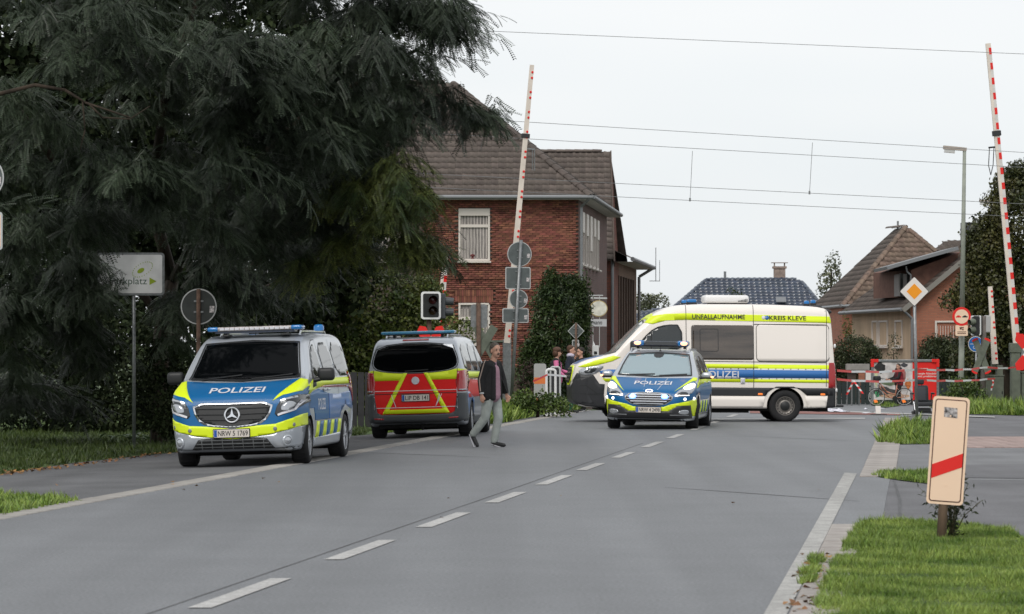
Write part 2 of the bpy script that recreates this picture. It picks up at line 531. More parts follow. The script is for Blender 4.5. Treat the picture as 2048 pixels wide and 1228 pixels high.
    def panel(s, name, outline, view, m_, parent, off=.004, sg=1, res=.09, smooth=True, depth=.012, fs=None, mirror=False, label=None):
        """flat outline projected on to the shell, as a thin raised piece"""
        if mirror:
            s.panel(name, [(-a, b_) for a, b_ in outline][::-1], view, m_, parent, off, sg, res, smooth, depth, None, False, label)
        bm = bmesh.new()
        for k in (1,):
            ol = [(a * k, b) if view in ('front', 'rear') else (a, b) for a, b in outline]
            sgk = sg * k if view == 'side' else sg
            b2 = bmesh.new()
            if fs is None:
                vs = [b2.verts.new((p[0], p[1], 0)) for p in ol]
                b2.faces.new(vs)
            else:
                vs = [b2.verts.new((p[0], p[1], 0)) for p in ol]
                for f in fs:
                    try: b2.faces.new([vs[i] for i in f])
                    except Exception: pass
            lo = [min(p[i] for p in ol) for i in (0, 1)]; hi = [max(p[i] for p in ol) for i in (0, 1)]
            for ax in (0, 1):
                q = math.ceil(lo[ax] / res) * res
                while q < hi[ax]:
                    co = [0, 0, 0]; co[ax] = q; no = [0, 0, 0]; no[ax] = 1
                    if q - lo[ax] > 1e-3 and hi[ax] - q > 1e-3:
                        bmesh.ops.bisect_plane(b2, geom=b2.verts[:] + b2.edges[:] + b2.faces[:], plane_co=co, plane_no=no, dist=1e-5)
                    q += res
            bmesh.ops.triangulate(b2, faces=[f for f in b2.faces if len(f.verts) > (4 if fs is None else 3)])
            if fs is None:
                for _p in range(4):
                    hc = {v: s.hit(view, v.co.x, v.co.y, sgk) for v in b2.verts}
                    es = [e for e in b2.edges if ((hc[e.verts[0]][0] - hc[e.verts[1]][0]).length > .045 and hc[e.verts[0]][1].dot(hc[e.verts[1]][1]) < .995) and e.calc_length() > .004]
                    if not es: break
                    bmesh.ops.subdivide_edges(b2, edges=es, cuts=1)
                    bmesh.ops.triangulate(b2, faces=[f for f in b2.faces if len(f.verts) > 3])
            mp_, lowm = {}, {}
            for v in b2.verts:
                h, n = s.hit(view, v.co.x, v.co.y, sgk)
                mp_[v] = bm.verts.new(h + n * off); lowm[v] = (h - n * depth)
            for f in b2.faces:
                try:
                    nf = bm.faces.new([mp_[v] for v in f.verts]); nf.smooth = smooth
                except Exception: pass
            if depth:
                low = {}
                for e in b2.edges:
                    if len(e.link_faces) == 1:
                        a, b = e.verts
                        for v in (a, b):
                            if v not in low: low[v] = bm.verts.new(lowm[v])
                        try: bm.faces.new((mp_[a], mp_[b], low[b], low[a]))
                        except Exception: pass
            b2.free()
        bmesh.ops.recalc_face_normals(bm, faces=bm.faces)
        # make the outer faces look outward
        me = bpy.data.meshes.new(name); bm.to_mesh(me); bm.free()
        return link(name, me, m_, parent, label=label)
    def text(s, name, st, cx, cz, w, h, view, m_, parent, sg=1, off=.006, flip=None, **kw):
        vs, fs = text2d(st, w, h, **kw)
        # reading direction: front view sees +y on the right side of the picture; rear view sees -y there
        if view == 'front': k = 1
        elif view == 'rear': k = -1
        elif view == 'side': k = 1 if sg > 0 else -1     # side: a = distance behind the bumper
        else: k = 1
        if view == 'top': ol = [(cx - y, cz + x) for x, y in vs]
        else: ol = [(cx + k * x, cz + y) for x, y in vs]
        return s.panel(name, ol, view, m_, parent, off, sg, res=50, depth=0, fs=fs)
    def strip(s, name, pts, view, w, m_, parent, sg=1, off=.002, mirror=False):
        """thin line following the shell; pts polyline, or list of polylines"""
        lines = pts if isinstance(pts[0][0], (tuple, list)) else [pts]
        bm = bmesh.new()
        for ln in lines:
            for k in ((1, -1) if mirror else (1,)):
                dn = []
                for a, b in zip(ln[:-1], ln[1:]):
                    n = max(1, int(math.hypot(b[0] - a[0], b[1] - a[1]) / .06))
                    for i in range(n): dn.append((a[0] + (b[0] - a[0]) * i / n, a[1] + (b[1] - a[1]) * i / n))
                dn.append(ln[-1])
                L_, R_ = [], []
                for i, p in enumerate(dn):
                    a = dn[max(0, i - 1)]; b = dn[min(len(dn) - 1, i + 1)]
                    dx, dy = b[0] - a[0], b[1] - a[1]; l = math.hypot(dx, dy) or 1
                    nx, ny = -dy / l * w / 2, dx / l * w / 2
                    for arr, sx in ((L_, 1), (R_, -1)):
                        q = (p[0] + sx * nx, p[1] + sx * ny)
                        if view in ('front', 'rear'): h, n = s.hit(view, q[0] * k, q[1])
                        else: h, n = s.hit(view, q[0], q[1], sg * k)
                        arr.append(bm.verts.new(h + n * off))
                for i in range(len(dn) - 1):
                    bm.faces.new((L_[i], L_[i + 1], R_[i + 1], R_[i]))
        bmesh.ops.recalc_face_normals(bm, faces=bm.faces)
        me = bpy.data.meshes.new(name); bm.to_mesh(me); bm.free()
        return link(name, me, m_, parent)

def make_wheel(parent, x, y, r, w, style, steer=0.0):
    """x forward, y = outer face side sign; axis along y"""
    sg = 1 if y > 0 else -1
    T = Matrix.Translation((x, y, r)) @ Matrix.Rotation(steer, 4, 'Z') @ Matrix.Rotation(-math.pi / 2 * sg, 4, 'X')
    # local z -> outward
    rr = r * .66 if style != 'steel' else r * .60
    t = MB(T)
    t.lathe([(rr, .0), (rr + .01, w * .06), (r * .80, w * .10), (r * .93, w * .06), (r * .985, -w * .05), (r, -w * .2), (r, -w * .8), (r * .98, -w * .97), (r * .9, -w * 1.05), (rr, -w)], 40)
    for i in range(44):
        a = 2 * math.pi * i / 44
        if i % 2 == 0:
            t.box((r * math.cos(a) * .999, r * math.sin(a) * .999, -w * .5), (.012, .02, w * .8), rot=Matrix.Rotation(a, 4, 'Z'))
    wh = sharp(t.build('wheel', M['tyre'], parent), 50)
    k = MB(T)
    k.lathe([(rr + .004, -.002), (rr - .004, .008), (rr - .016, .006), (rr - .022, -.03), (rr * .9, -.06), (rr * .2, -.075)], 32)
    if style == 'steel':
        k.lathe([(rr * .93, -.035), (rr * .84, -.012), (rr * .74, -.018), (rr * .66, -.04), (rr * .5, -.03), (rr * .34, -.012), (.001, -.005)], 32)
        for i in range(16):
            a = 2 * math.pi * i / 16; k.mi = 1
            k.cyl((rr * .79 * math.cos(a), rr * .79 * math.sin(a), -.03), (rr * .79 * math.cos(a), rr * .79 * math.sin(a), -.009), .013, 8)
        k.mi = 1
        k.lathe([(rr * .5, -.024), (rr * .36, -.002), (.001, .004)], 24)
        k.mi = 0
    else:
        n = 10 if style == 'vito' else 7
        for i in range(n):
            a = 2 * math.pi * i / n
            for da in (-.07, .07):
                p0 = (rr * .2 * math.cos(a), rr * .2 * math.sin(a), -.012); p1 = (rr * .95 * math.cos(a + da * 1.7), rr * .95 * math.sin(a + da * 1.7), -.012)
                k.cone(p0, p1, .015, .011, 5)
        k.lathe([(rr * .24, -.03), (rr * .22, -.002), (.001, .004)], 20)
        k.mi = 1
        k.lathe([(rr * .97, -.05), (.02, -.055)], 24)
        k.mi = 0
    sharp(k.build('rim', [M['alloy'] if style != 'steel' else M['steelrim'], M['black']], wh), 40)
    return wh

def make_plate(hull, parent, view, txt, y, z, w=.52, h=.112, tilt=0):
    pos, n = hull.hit(view, y, z)
    xdir = 1 if view == 'front' else -1
    # basis: local x = reading direction, y = up, z = out
    rx = Vector((0, xdir, 0)); up = Vector((0, 0, 1)); out = Vector((xdir, 0, 0))
    T = Matrix(((rx.x, up.x, out.x, pos.x + xdir * .02), (rx.y, up.y, out.y, pos.y), (rx.z, up.z, out.z, z), (0, 0, 0, 1)))
    b = MB(T)
    b.prism(rrect(w + .02, h + .02, .012), .018, -.012)
    pl = b.build('plate_holder', M['black'], parent)
    b = MB(T); b.prism(rrect(w, h, .01), .004, .008)
    pf = b.build('number_plate', M['plate'], parent)
    b = MB(T); b.prism(rrect(.042, h - .012, .004, cx=-w / 2 + .028), .002, .0125)
    b.build('blue_band', M['plateblue'], pf)
    flat_text('lettering', txt, T @ Matrix.Translation((.022, 0, 0)), w - .085, h * .68, M['ink'], pf, off=.0132, bold=True)
    return pf

def mirror_part(parent, c, size, m_, arm_to, lamp=None):
    b = MB(); b.box(c, size, bev=min(size) * .42, seg=4)
    o = sharp(b.build('wing_mirror', m_, parent), 60)
    b = MB(); b.cone(arm_to, (c[0], c[1], c[2] - size[2] * .25), .035, .03, 8)
    b.build('mirror_arm', M['black'], o)
    if lamp:
        b = MB(); b.ball(lamp, (.02, .035, .022), 2); b.build('indicator', M['amber_on'], o, True)
    return o

def sm(pts, n=4, closed=True):
    """rounded outline through points (Chaikin)"""
    for _ in range(n if n < 3 else 2):
        out = []
        N = len(pts)
        for i in range(N if closed else N - 1):
            a, b = pts[i], pts[(i + 1) % N]
            out.append((a[0] * .75 + b[0] * .25, a[1] * .75 + b[1] * .25)); out.append((a[0] * .25 + b[0] * .75, a[1] * .25 + b[1] * .75))
        pts = out
    return pts

# ------------------------------------------------------------------ the mid-size van (used twice)
def make_vito(kind, loc, rz, roll, label):
    root = empty('police_van' if kind == 'police' else 'rescue_van', loc, rz, rx=roll, label=label, cat='van')
    L = 5.14
    H = Hull(L,
        top=[(0, .60), (.02, .70), (.05, .84), (.09, .95), (.14, 1.0), (.25, 1.045), (.5, 1.125), (.8, 1.20), (1.08, 1.275), (1.25, 1.40), (1.5, 1.60), (1.72, 1.765), (1.9, 1.84), (2.2, 1.89), (3.0, 1.915), (4.2, 1.91), (4.75, 1.88), (4.92, 1.82), (5.0, 1.70), (5.06, 1.40), (5.10, 1.12), (5.14, .85)],
        bot=[(0, .34), (.05, .26), (.15, .22), (.5, .21), (1, .22), (4.6, .22), (5.0, .28), (5.14, .34)],
        wid=[(0, .66), (.03, .75), (.08, .82), (.18, .885), (.35, .93), (.6, .955), (1.0, .966), (4.5, .966), (4.85, .952), (5.0, .925), (5.08, .89), (5.14, .84)],
        gzs=[(0, .93), (.25, .955), (.5, .99), (.8, 1.0), (1.05, .995), (1.25, .972), (1.5, .91), (1.75, .838), (1.95, .79)],
        rt=[(0, .05), (.2, .07), (.9, .09), (1.3, .07), (1.8, .10), (4.6, .11), (5.14, .09)], rb=.06, extra=(1.72, 1.08))
    H.W = .966
    H.body('body', [M['silver'], M['arch']], root, (.92, 4.12), .385)
    for x in (.92, 4.12):
        for sg in (1, -1): make_wheel(root, -x, sg * .945, .335, .225, 'vito', steer=(.05 if x < 1 and kind == 'police' else 0))
    # underbody
    b = MB(); b.box((-2.6, 0, .24), (4.6, 1.5, .1)); b.box((-.9, 0, .2), (.12, 1.5, .1)); b.box((-4.1, 0, .2), (.14, 1.5, .12)); b.box((-3.2, .3, .19), (.9, .3, .1))
    b.build('underbody', M['arch'], root)
    # windscreen
    if True:
        ws = [(-.80, 1.265), (-.4, 1.235), (0, 1.225), (.4, 1.235), (.80, 1.265), (.735, 1.52), (.685, 1.755), (.3, 1.785), (0, 1.79), (-.3, 1.785), (-.685, 1.755), (-.735, 1.52)]
        H.panel('windscreen', ws, 'front', M['glass'], root, off=.010, res=.08)
        wf = [[(-.82, 1.25), (-.755, 1.52), (-.70, 1.77), (0, 1.805), (.70, 1.77), (.755, 1.52), (.82, 1.25)], [(-.8, 1.262), (0, 1.222), (.8, 1.262)]]
        H.strip('windscreen_seal', wf, 'front', .022, M['black'], root, off=.014)
        for (a, c_) in (((-.62, 1.24), (-.05, 1.30)), ((.12, 1.235), (.70, 1.295))):
            H.strip('wiper', [a, c_], 'front', .018, M['black'], root, off=.02)
    # side windows
    for sg in (1, -1):
        fw = sm([(1.42, 1.23), (1.50, 1.40), (1.78, 1.64), (2.0, 1.73), (2.28, 1.75), (2.32, 1.24)], 2)
        H.panel('side_window', fw, 'side', M['glass2'], root, sg=sg)
        H.panel('side_window', sm([(2.46, 1.24), (2.44, 1.76), (3.50, 1.785), (3.50, 1.25)], 1), 'side', M['glass2'], root, sg=sg)
        H.panel('side_window', sm([(3.58, 1.25), (3.58, 1.785), (4.72, 1.76), (4.86, 1.45), (4.82, 1.26)], 1), 'side', M['glass2'], root, sg=sg)
        H.strip('door_gap', [[(1.30, 1.12), (1.38, 1.25), (1.5, 1.45), (1.82, 1.70), (2.1, 1.80), (2.38, 1.81), (2.38, .38), (1.42, .38), (1.36, .72), (1.30, 1.12)], [(3.54, .38), (3.54, 1.82)], [(2.38, 1.13), (4.9, 1.13)]], 'side', .012, M['seam'], root, sg=sg)
        for sx in (2.24, 2.56):
            p, n = H.hit('side', sx, 1.06, sg)
            b = MB(); b.box((p.x, p.y + sg * .02, p.z), (.16, .03, .035), bev=.012); b.build('door_handle', M['silver'], root)
        H.panel('side_sill', [(1.35, .24), (3.68, .24), (3.68, .40), (1.35, .36)], 'side', M['greyplastic'] if kind != 'police' else M['silver'], root, off=.012, sg=sg)
    # roof bits
    if kind == 'police':
        B = lambda x, y, z: (x, y, z)
        lb = MB(); lb.box((-2.02, 0, 2.0), (.30, 1.34, .062), bev=.025, seg=3)
        bar = sharp(lb.build('light_bar', M['barclear'], root), 50)
        for sg in (1, -1):
            b = MB(); b.box((-2.02, sg * .63, 2.0), (.32, .17, .07), bev=.03, seg=3); sharp(b.build('blue_lens', M['bluelens'], bar), 50)
            b = MB(); b.box((-2.02, sg * .45, 1.935), (.2, .05, .08)); b.box((-2.02, sg * .45, 1.90), (.3, .12, .02), bev=.008); b.build('bar_foot', M['black'], bar)
        b = MB(); b.box((-2.02, 0, 1.952), (.24, 1.2, .03)); b.build('bar_base', M['bardark'], bar)
        b = MB()
        for i in range(14): b.box((-1.868, -.49 + i * .0755, 2.0), (.006, .062, .036), bev=.002, seg=1)
        b.build('led_row', M['letter'], bar)
        for sg in (1, -1):
            b = MB(); b.cyl((-4.5, sg * .52, 1.90), (-4.5, sg * .52, 1.965), .085, 16); bb = b.build('beacon', M['black'], root)
            b = MB(); b.lathe([(.08, 1.965), (.08, 2.03), (.06, 2.06), (.001, 2.065)], 18, Matrix.Translation((-4.5, sg * .52, 0))); b.build('blue_lens', M['bluelens'], bb, True)
        b = MB(); b.ball((-4.98, .62, 1.83), (.06, .06, .06), 2); b.build('camera_pod', M['black'], root, True)
        b = MB(); b.cone((-1.95, 0, 1.9), (-2.1, 0, 2.22), .006, .003, 5); b.build('antenna', M['black'], root)
    else:
        b = MB(); b.box((-4.35, 0, 2.005), (.34, 1.42, .055), bev=.026, seg=3)
        bar = sharp(b.build('light_bar', M['bluestrip'], root), 50)
        b = MB()
        for sg in (1, -1): b.box((-4.35, sg * .46, 1.945), (.2, .05, .09)); 
        b.box((-4.35, 0, 1.972), (.30, 1.3, .02)); b.build('bar_foot', M['black'], bar)
    for sg in (1, -1):
        b = MB(); b.tube([(-2.35, sg * .60, 1.90), (-2.42, sg * .60, 1.945), (-4.6, sg * .585, 1.945), (-4.68, sg * .585, 1.90)], .016, 6); b.build('roof_rail', M['silver'], root)
    # mirrors
    for sg in (1, -1):
        mirror_part(root, (-1.50, sg * 1.13, 1.29), (.13, .25, .19), M['black'], (-1.45, sg * .93, 1.20))
        H.panel('mirror_corner', [(1.30, 1.10), (1.40, 1.22), (1.46, 1.36), (1.62, 1.24), (1.60, 1.12)], 'side', M['black'], root, sg=sg, off=.01)
    # ---------------- front
    yl, bl = M['yellow'], M['blue']
    front_c = bl if kind == 'police' else M['red']
    H.panel('front_film', [(-.985, .70), (-.985, 1.1), (-.86, 1.235), (-.4, 1.20), (0, 1.195), (.4, 1.20), (.86, 1.235), (.985, 1.1), (.985, .70), (.62, .56), (-.62, .56)], 'front', front_c, root, off=.010, res=.035)
    H.panel('yellow_wedge', [(.575, .925), (.72, 1.005), (.80, 1.02), (.94, 1.06), (.957, 1.13), (.93, 1.215), (.845, 1.235)], 'front', yl, root, off=.014, mirror=True, res=.04)
    H.panel('yellow_band', [(0.0, .40), (0.0, .545), (.38, .585), (.62, .60), (.85, .68), (.96, .74), (.955, .57), (.80, .52), (.52, .455), (.3, .43)], 'front', yl, root, off=.014, mirror=True, res=.04)
    H.panel('grille_surround', sm([(-.60, .93), (0, .915), (.60, .93), (.54, .70), (.38, .585), (0, .55), (-.38, .585), (-.54, .70)], 1), 'front', M['chrome'], root, off=.016, res=.06)
    H.panel('grille', sm([(-.57, .905), (0, .895), (.57, .905), (.51, .71), (.36, .61), (0, .578), (-.36, .61), (-.51, .71)], 1), 'front', M['black'], root, off=.024, res=.06)
    H.strip('grille_slat', [[(-.54, .845), (0, .835), (.54, .845)], [(-.515, .765), (0, .755), (.515, .765)], [(-.44, .685), (0, .675), (.44, .685)]], 'front', .020, M['black'], root, off=.04)
    p, n = H.hit('front', 0, .75)
    Tm = Matrix.Translation((p.x + .045, 0, .745)) @ Matrix.Rotation(math.pi / 2, 4, 'Z') @ Matrix.Rotation(math.pi / 2 - .12, 4, 'X')
    b = MB(Tm); ra = .112
    b.lathe([(ra, -.01), (ra + .004, .006), (ra - .006, .014), (ra - .018, .012), (ra - .018, -.01)], 32)
    for i in range(3):
        a = math.pi / 2 + i * 2 * math.pi / 3
        q = [((ra - .01) * math.cos(a), (ra - .01) * math.sin(a)), (.022 * math.cos(a - math.pi / 3), .022 * math.sin(a - math.pi / 3)), (0, 0), (.022 * math.cos(a + math.pi / 3), .022 * math.sin(a + math.pi / 3))]
        b.prism(q, .014, 0)
    sharp(b.build('star_emblem', M['chrome'], root), 40)
    if kind == 'police':
        H.text('lettering', 'POLIZEI', 0.02, 1.085, .80, .075, 'front', M['letter'], root, bold=True, off=.016)
    # headlamps
    for sg in (1, -1):
        hl = sm([(.60, .69), (.66, .91), (.80, .975), (.955, 1.03), (.985, .93), (.93, .83), (.80, .75)], 1)
        hl = [(y * sg, z) for y, z in hl]
        h = H.panel('headlight', hl, 'front', M['lampdark'], root, off=.014, res=.05)
        H.panel('lens', [(y * sg, z) for y, z in sm([(.70, .78), (.72, .88), (.84, .93), (.90, .88), (.82, .79)], 2)], 'front', M['lamp'], h, off=.022, res=.05)
        H.strip('light_line', [(.94 * sg, .93), (.87 * sg, .805), (.66 * sg, .725)], 'front', .03, M['letter'], h, off=.024)
        H.strip('light_line', [(.70 * sg, .925), (.955 * sg, 1.00)], 'front', .022, M['lamp'], h, off=.024)
    # lower bumper
    H.panel('bumper', [(-.955, .57), (-.80, .52), (-.52, .455), (-.3, .43), (0, .42), (.3, .43), (.52, .455), (.80, .52), (.955, .57), (.93, .30), (.72, .25), (-.72, .25), (-.93, .30)], 'front', M['silver'] if kind == 'police' else M['greyplastic'], root, off=.005, res=.06)
    H.panel('air_intake', [(-.60, .265), (-.50, .40), (-.3, .425), (.3, .425), (.50, .40), (.60, .265)], 'front', M['black'], root, off=.012)
    H.strip('intake_slat', [[(-.57, .30), (.57, .30)], [(-.53, .345), (.53, .345)], [(-.48, .39), (.48, .39)]] + [[(q, .27), (q, .42)] for q in (-.45, -.3, -.15, 0, .15, .3, .45)], 'front', .011, M['galv'], root, off=.022)
    H.strip('chin_line', [(-.9, .25), (-.5, .235), (.5, .235), (.9, .25)], 'front', .05, M['greyplastic'], root, off=.012)
    for sg in (1, -1):
        p, n = H.hit('front', .78 * sg, .36)
        Tf = Matrix.Translation(p + n * .012) @ Vector((0, 0, 1)).rotation_difference(n).to_matrix().to_4x4()
        b = MB(Tf); b.lathe([(.085, -.01), (.075, .012), (.058, .008)], 20); f = b.build('fog_lamp', M['silver'], root, True)
        b = MB(Tf); b.lathe([(.06, 0), (.045, .012), (.001, .018)], 18); b.build('lens', M['lamp'], f, True)
        for yy, zz in ((.62, .535), (.86, .585)):
            p, n = H.hit('front', yy * sg, zz)
            Tf = Matrix.Translation(p + n * .012) @ Vector((0, 0, 1)).rotation_difference(n).to_matrix().to_4x4()
            b = MB(Tf); b.lathe([(.03, -.01), (.028, .008), (.018, .006), (.001, .01)], 14); b.build('front_flasher', M['galv'], root, True)
    if kind == 'police': make_plate(H, root, 'front', 'NRW 5 1769', -.01, .485)
    # ---------------- side film
    for sg in (1, -1):
        if kind == 'police':
            H.panel('yellow_stripe', [(.42, 1.02), (1.25, 1.19), (1.42, 1.225), (4.95, 1.235), (4.98, 1.13), (2.4, 1.13), (1.3, 1.06), (.5, .93)], 'side', yl, root, off=.003, sg=sg)
            H.panel('side_film', [(.25, .66), (.30, .9), (.5, .93), (1.3, 1.04), (1.75, 1.08), (2.6, 1.0), (2.6, .62), (1.4, .62), (1.3, .80), (.92, .80), (.55, .78), (.45, .72)], 'side', bl, root, off=.004, sg=sg)
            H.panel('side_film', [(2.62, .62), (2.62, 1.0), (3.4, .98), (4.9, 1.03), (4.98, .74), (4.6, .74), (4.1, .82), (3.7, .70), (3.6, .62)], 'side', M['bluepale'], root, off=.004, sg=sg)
            for i in range(7):
                x0 = 1.42 + i * .32
                H.panel('yellow_block' if i % 2 == 0 else 'blue_block', [(x0 + .06, .36), (x0 + .30, .36), (x0 + .38, .60), (x0 + .14, .60)], 'side', yl if i % 2 == 0 else bl, root, off=.006, sg=sg)
            H.text('lettering', 'POLIZEI', 1.98, .85, .62, .17, 'side', M['letter'], root, sg=sg, bold=True)
        else:
            H.panel('yellow_stripe', [(.5, 1.02), (1.3, 1.18), (1.42, 1.21), (4.9, 1.24), (4.95, 1.10), (2.4, 1.08), (1.3, 1.04), (.5, .93)], 'side', yl, root, off=.003, sg=sg)
            H.panel('side_film', [(1.4, .74), (1.4, 1.04), (4.7, 1.09), (4.7, .74)], 'side', M['red'], root, off=.004, sg=sg)
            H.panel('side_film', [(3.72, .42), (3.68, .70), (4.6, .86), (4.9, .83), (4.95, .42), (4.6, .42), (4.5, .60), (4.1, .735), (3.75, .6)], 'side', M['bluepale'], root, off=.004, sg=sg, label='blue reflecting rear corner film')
    # ---------------- rear
    H.panel('rear_window', sm([(-.70, 1.74), (0, 1.81), (.70, 1.74), (.79, 1.52), (.80, 1.38), (.70, 1.30), (.45, 1.26), (0, 1.235), (-.45, 1.26), (-.70, 1.30), (-.80, 1.38), (-.79, 1.52)], 1), 'rear', M['glass'], root, res=.07)
    H.strip('rear_window_seal', sm([(-.72, 1.75), (0, 1.825), (.72, 1.75), (.81, 1.52), (.82, 1.37), (.72, 1.285), (.45, 1.245), (0, 1.22), (-.45, 1.245), (-.72, 1.285), (-.82, 1.37), (-.81, 1.52), (-.72, 1.75)], 1), 'rear', .015, M['seam'], root, off=.006)
    H.panel('brake_light', [(-.25, 1.848), (.25, 1.848), (.25, 1.872), (-.25, 1.872)], 'rear', M['taillight'], root, off=.012)
    for sg in (1, -1):
        tl = [(.80, 1.25), (.95, 1.27), (.96, 1.05), (.95, .86), (.80, .86), (.77, 1.05)]
        h = H.panel('tail_light', [(y * sg, z) for y, z in tl], 'rear', M['taillight'], root, off=.016)
        H.panel('reversing_lens', [(y * sg, z) for y, z in [(.82, .885), (.93, .885), (.93, .91), (.82, .91)]], 'rear', M['lamp'], h, off=.022)
        H.panel('tail_light_side', [(4.98, .86), (4.98, 1.27), (4.88, 1.25), (4.80, 1.12), (4.90, .95), (4.92, .86)], 'side', M['taillight'], root, off=.012, sg=sg)
    H.panel('rear_bumper', [(-.95, .84), (-.79, .84), (-.74, .50), (-.66, .455), (0, .44), (.66, .455), (.74, .50), (.79, .84), (.95, .84), (.94, .34), (.8, .30), (-.8, .30), (-.94, .34)], 'rear', M['greyplastic'], root, off=.014, res=.06)
    for sg in (1, -1):
        H.panel('bumper_reflector', [(y * sg, z) for y, z in [(.62, .36), (.80, .37), (.80, .395), (.62, .385)]], 'rear', M['taillight'], root, off=.02)
        H.panel('bumper_side', [(4.62, .30), (4.98, .30), (5.0, .82), (4.90, .82), (4.62, .34)], 'side', M['greyplastic'] if kind != 'police' else M['silver'], root, off=.008, sg=sg)
    if kind != 'police':
        H.panel('red_film', [(-.79, 1.12), (-.27, 1.225), (.27, 1.225), (.79, 1.12), (.79, .55), (.72, .455), (-.72, .455), (-.79, .55)], 'rear', M['red'], root, off=.003, res=.07)
        for sg in (1, -1):
            H.panel('yellow_film', [(y * sg, z) for y, z in [(.93, 1.28), (.80, 1.30), (.62, 1.26), (.34, 1.235), (.18, 1.235), (.27, 1.10), (.79, 1.10), (.93, 1.09)]], 'rear', yl, root, off=.006)
            H.panel('triangle_leg', [(y * sg, z) for y, z in [(.155, 1.235), (.235, 1.235), (.64, .47), (.545, .47)]], 'rear', yl, root, off=.009)
        H.panel('triangle_base', [(-.62, .47), (.62, .47), (.57, .545), (-.57, .545)], 'rear', yl, root, off=.012)
        H.strip('white_line', [[(-.78, .90), (.78, .90)], [(-.78, .585), (.78, .585)], [(-.46, .83), (-.38, .60)], [(-.50, .83), (-.38, .60)], [(.38, .60), (.46, .83)], [(-.79, 1.09), (-.79, .55)], [(.79, 1.09), (.79, .55)]], 'rear', .011, M['letter'], root, off=.014)
        H.strip('tailgate_gap', [[(-.78, .845), (.78, .845)], [(-.80, 1.3), (-.79, .55), (-.72, .45), (.72, .45), (.79, .55), (.80, 1.3)]], 'rear', .012, M['seam'], root, off=.012)
        make_plate(H, root, 'rear', 'LIP DB 141', .0, .765, h=.12)
        p, n = H.hit('rear', 0, 1.09)
        Tm = Matrix.Translation((p.x - .02, 0, 1.09)) @ Matrix.Rotation(-math.pi / 2, 4, 'Z') @ Matrix.Rotation(math.pi / 2, 4, 'X')
        b = MB(Tm); b.lathe([(.07, -.01), (.074, .004), (.066, .008), (.058, .004), (.001, .004)], 26)
        for i in range(3):
            a = math.pi / 2 + i * 2 * math.pi / 3
            b.prism([(.062 * math.cos(a), .062 * math.sin(a)), (.013 * math.cos(a - 1.05), .013 * math.sin(a - 1.05)), (0, 0), (.013 * math.cos(a + 1.05), .013 * math.sin(a + 1.05))], .009, .004)
        b.build('star_emblem', M['letter'], root)
        H.strip('rear_wiper', [(-.25, 1.29), (.2, 1.27)], 'rear', .02, M['black'], root, off=.02)
    b = MB(); b.cone((-4.9, -.1, .26), (-5.0, -.1, .16), .05, .02, 8); b.box((-4.8, 0, .22), (.3, .7, .06), bev=.02); b.build('tow_bar', M['arch'], root)
    return root

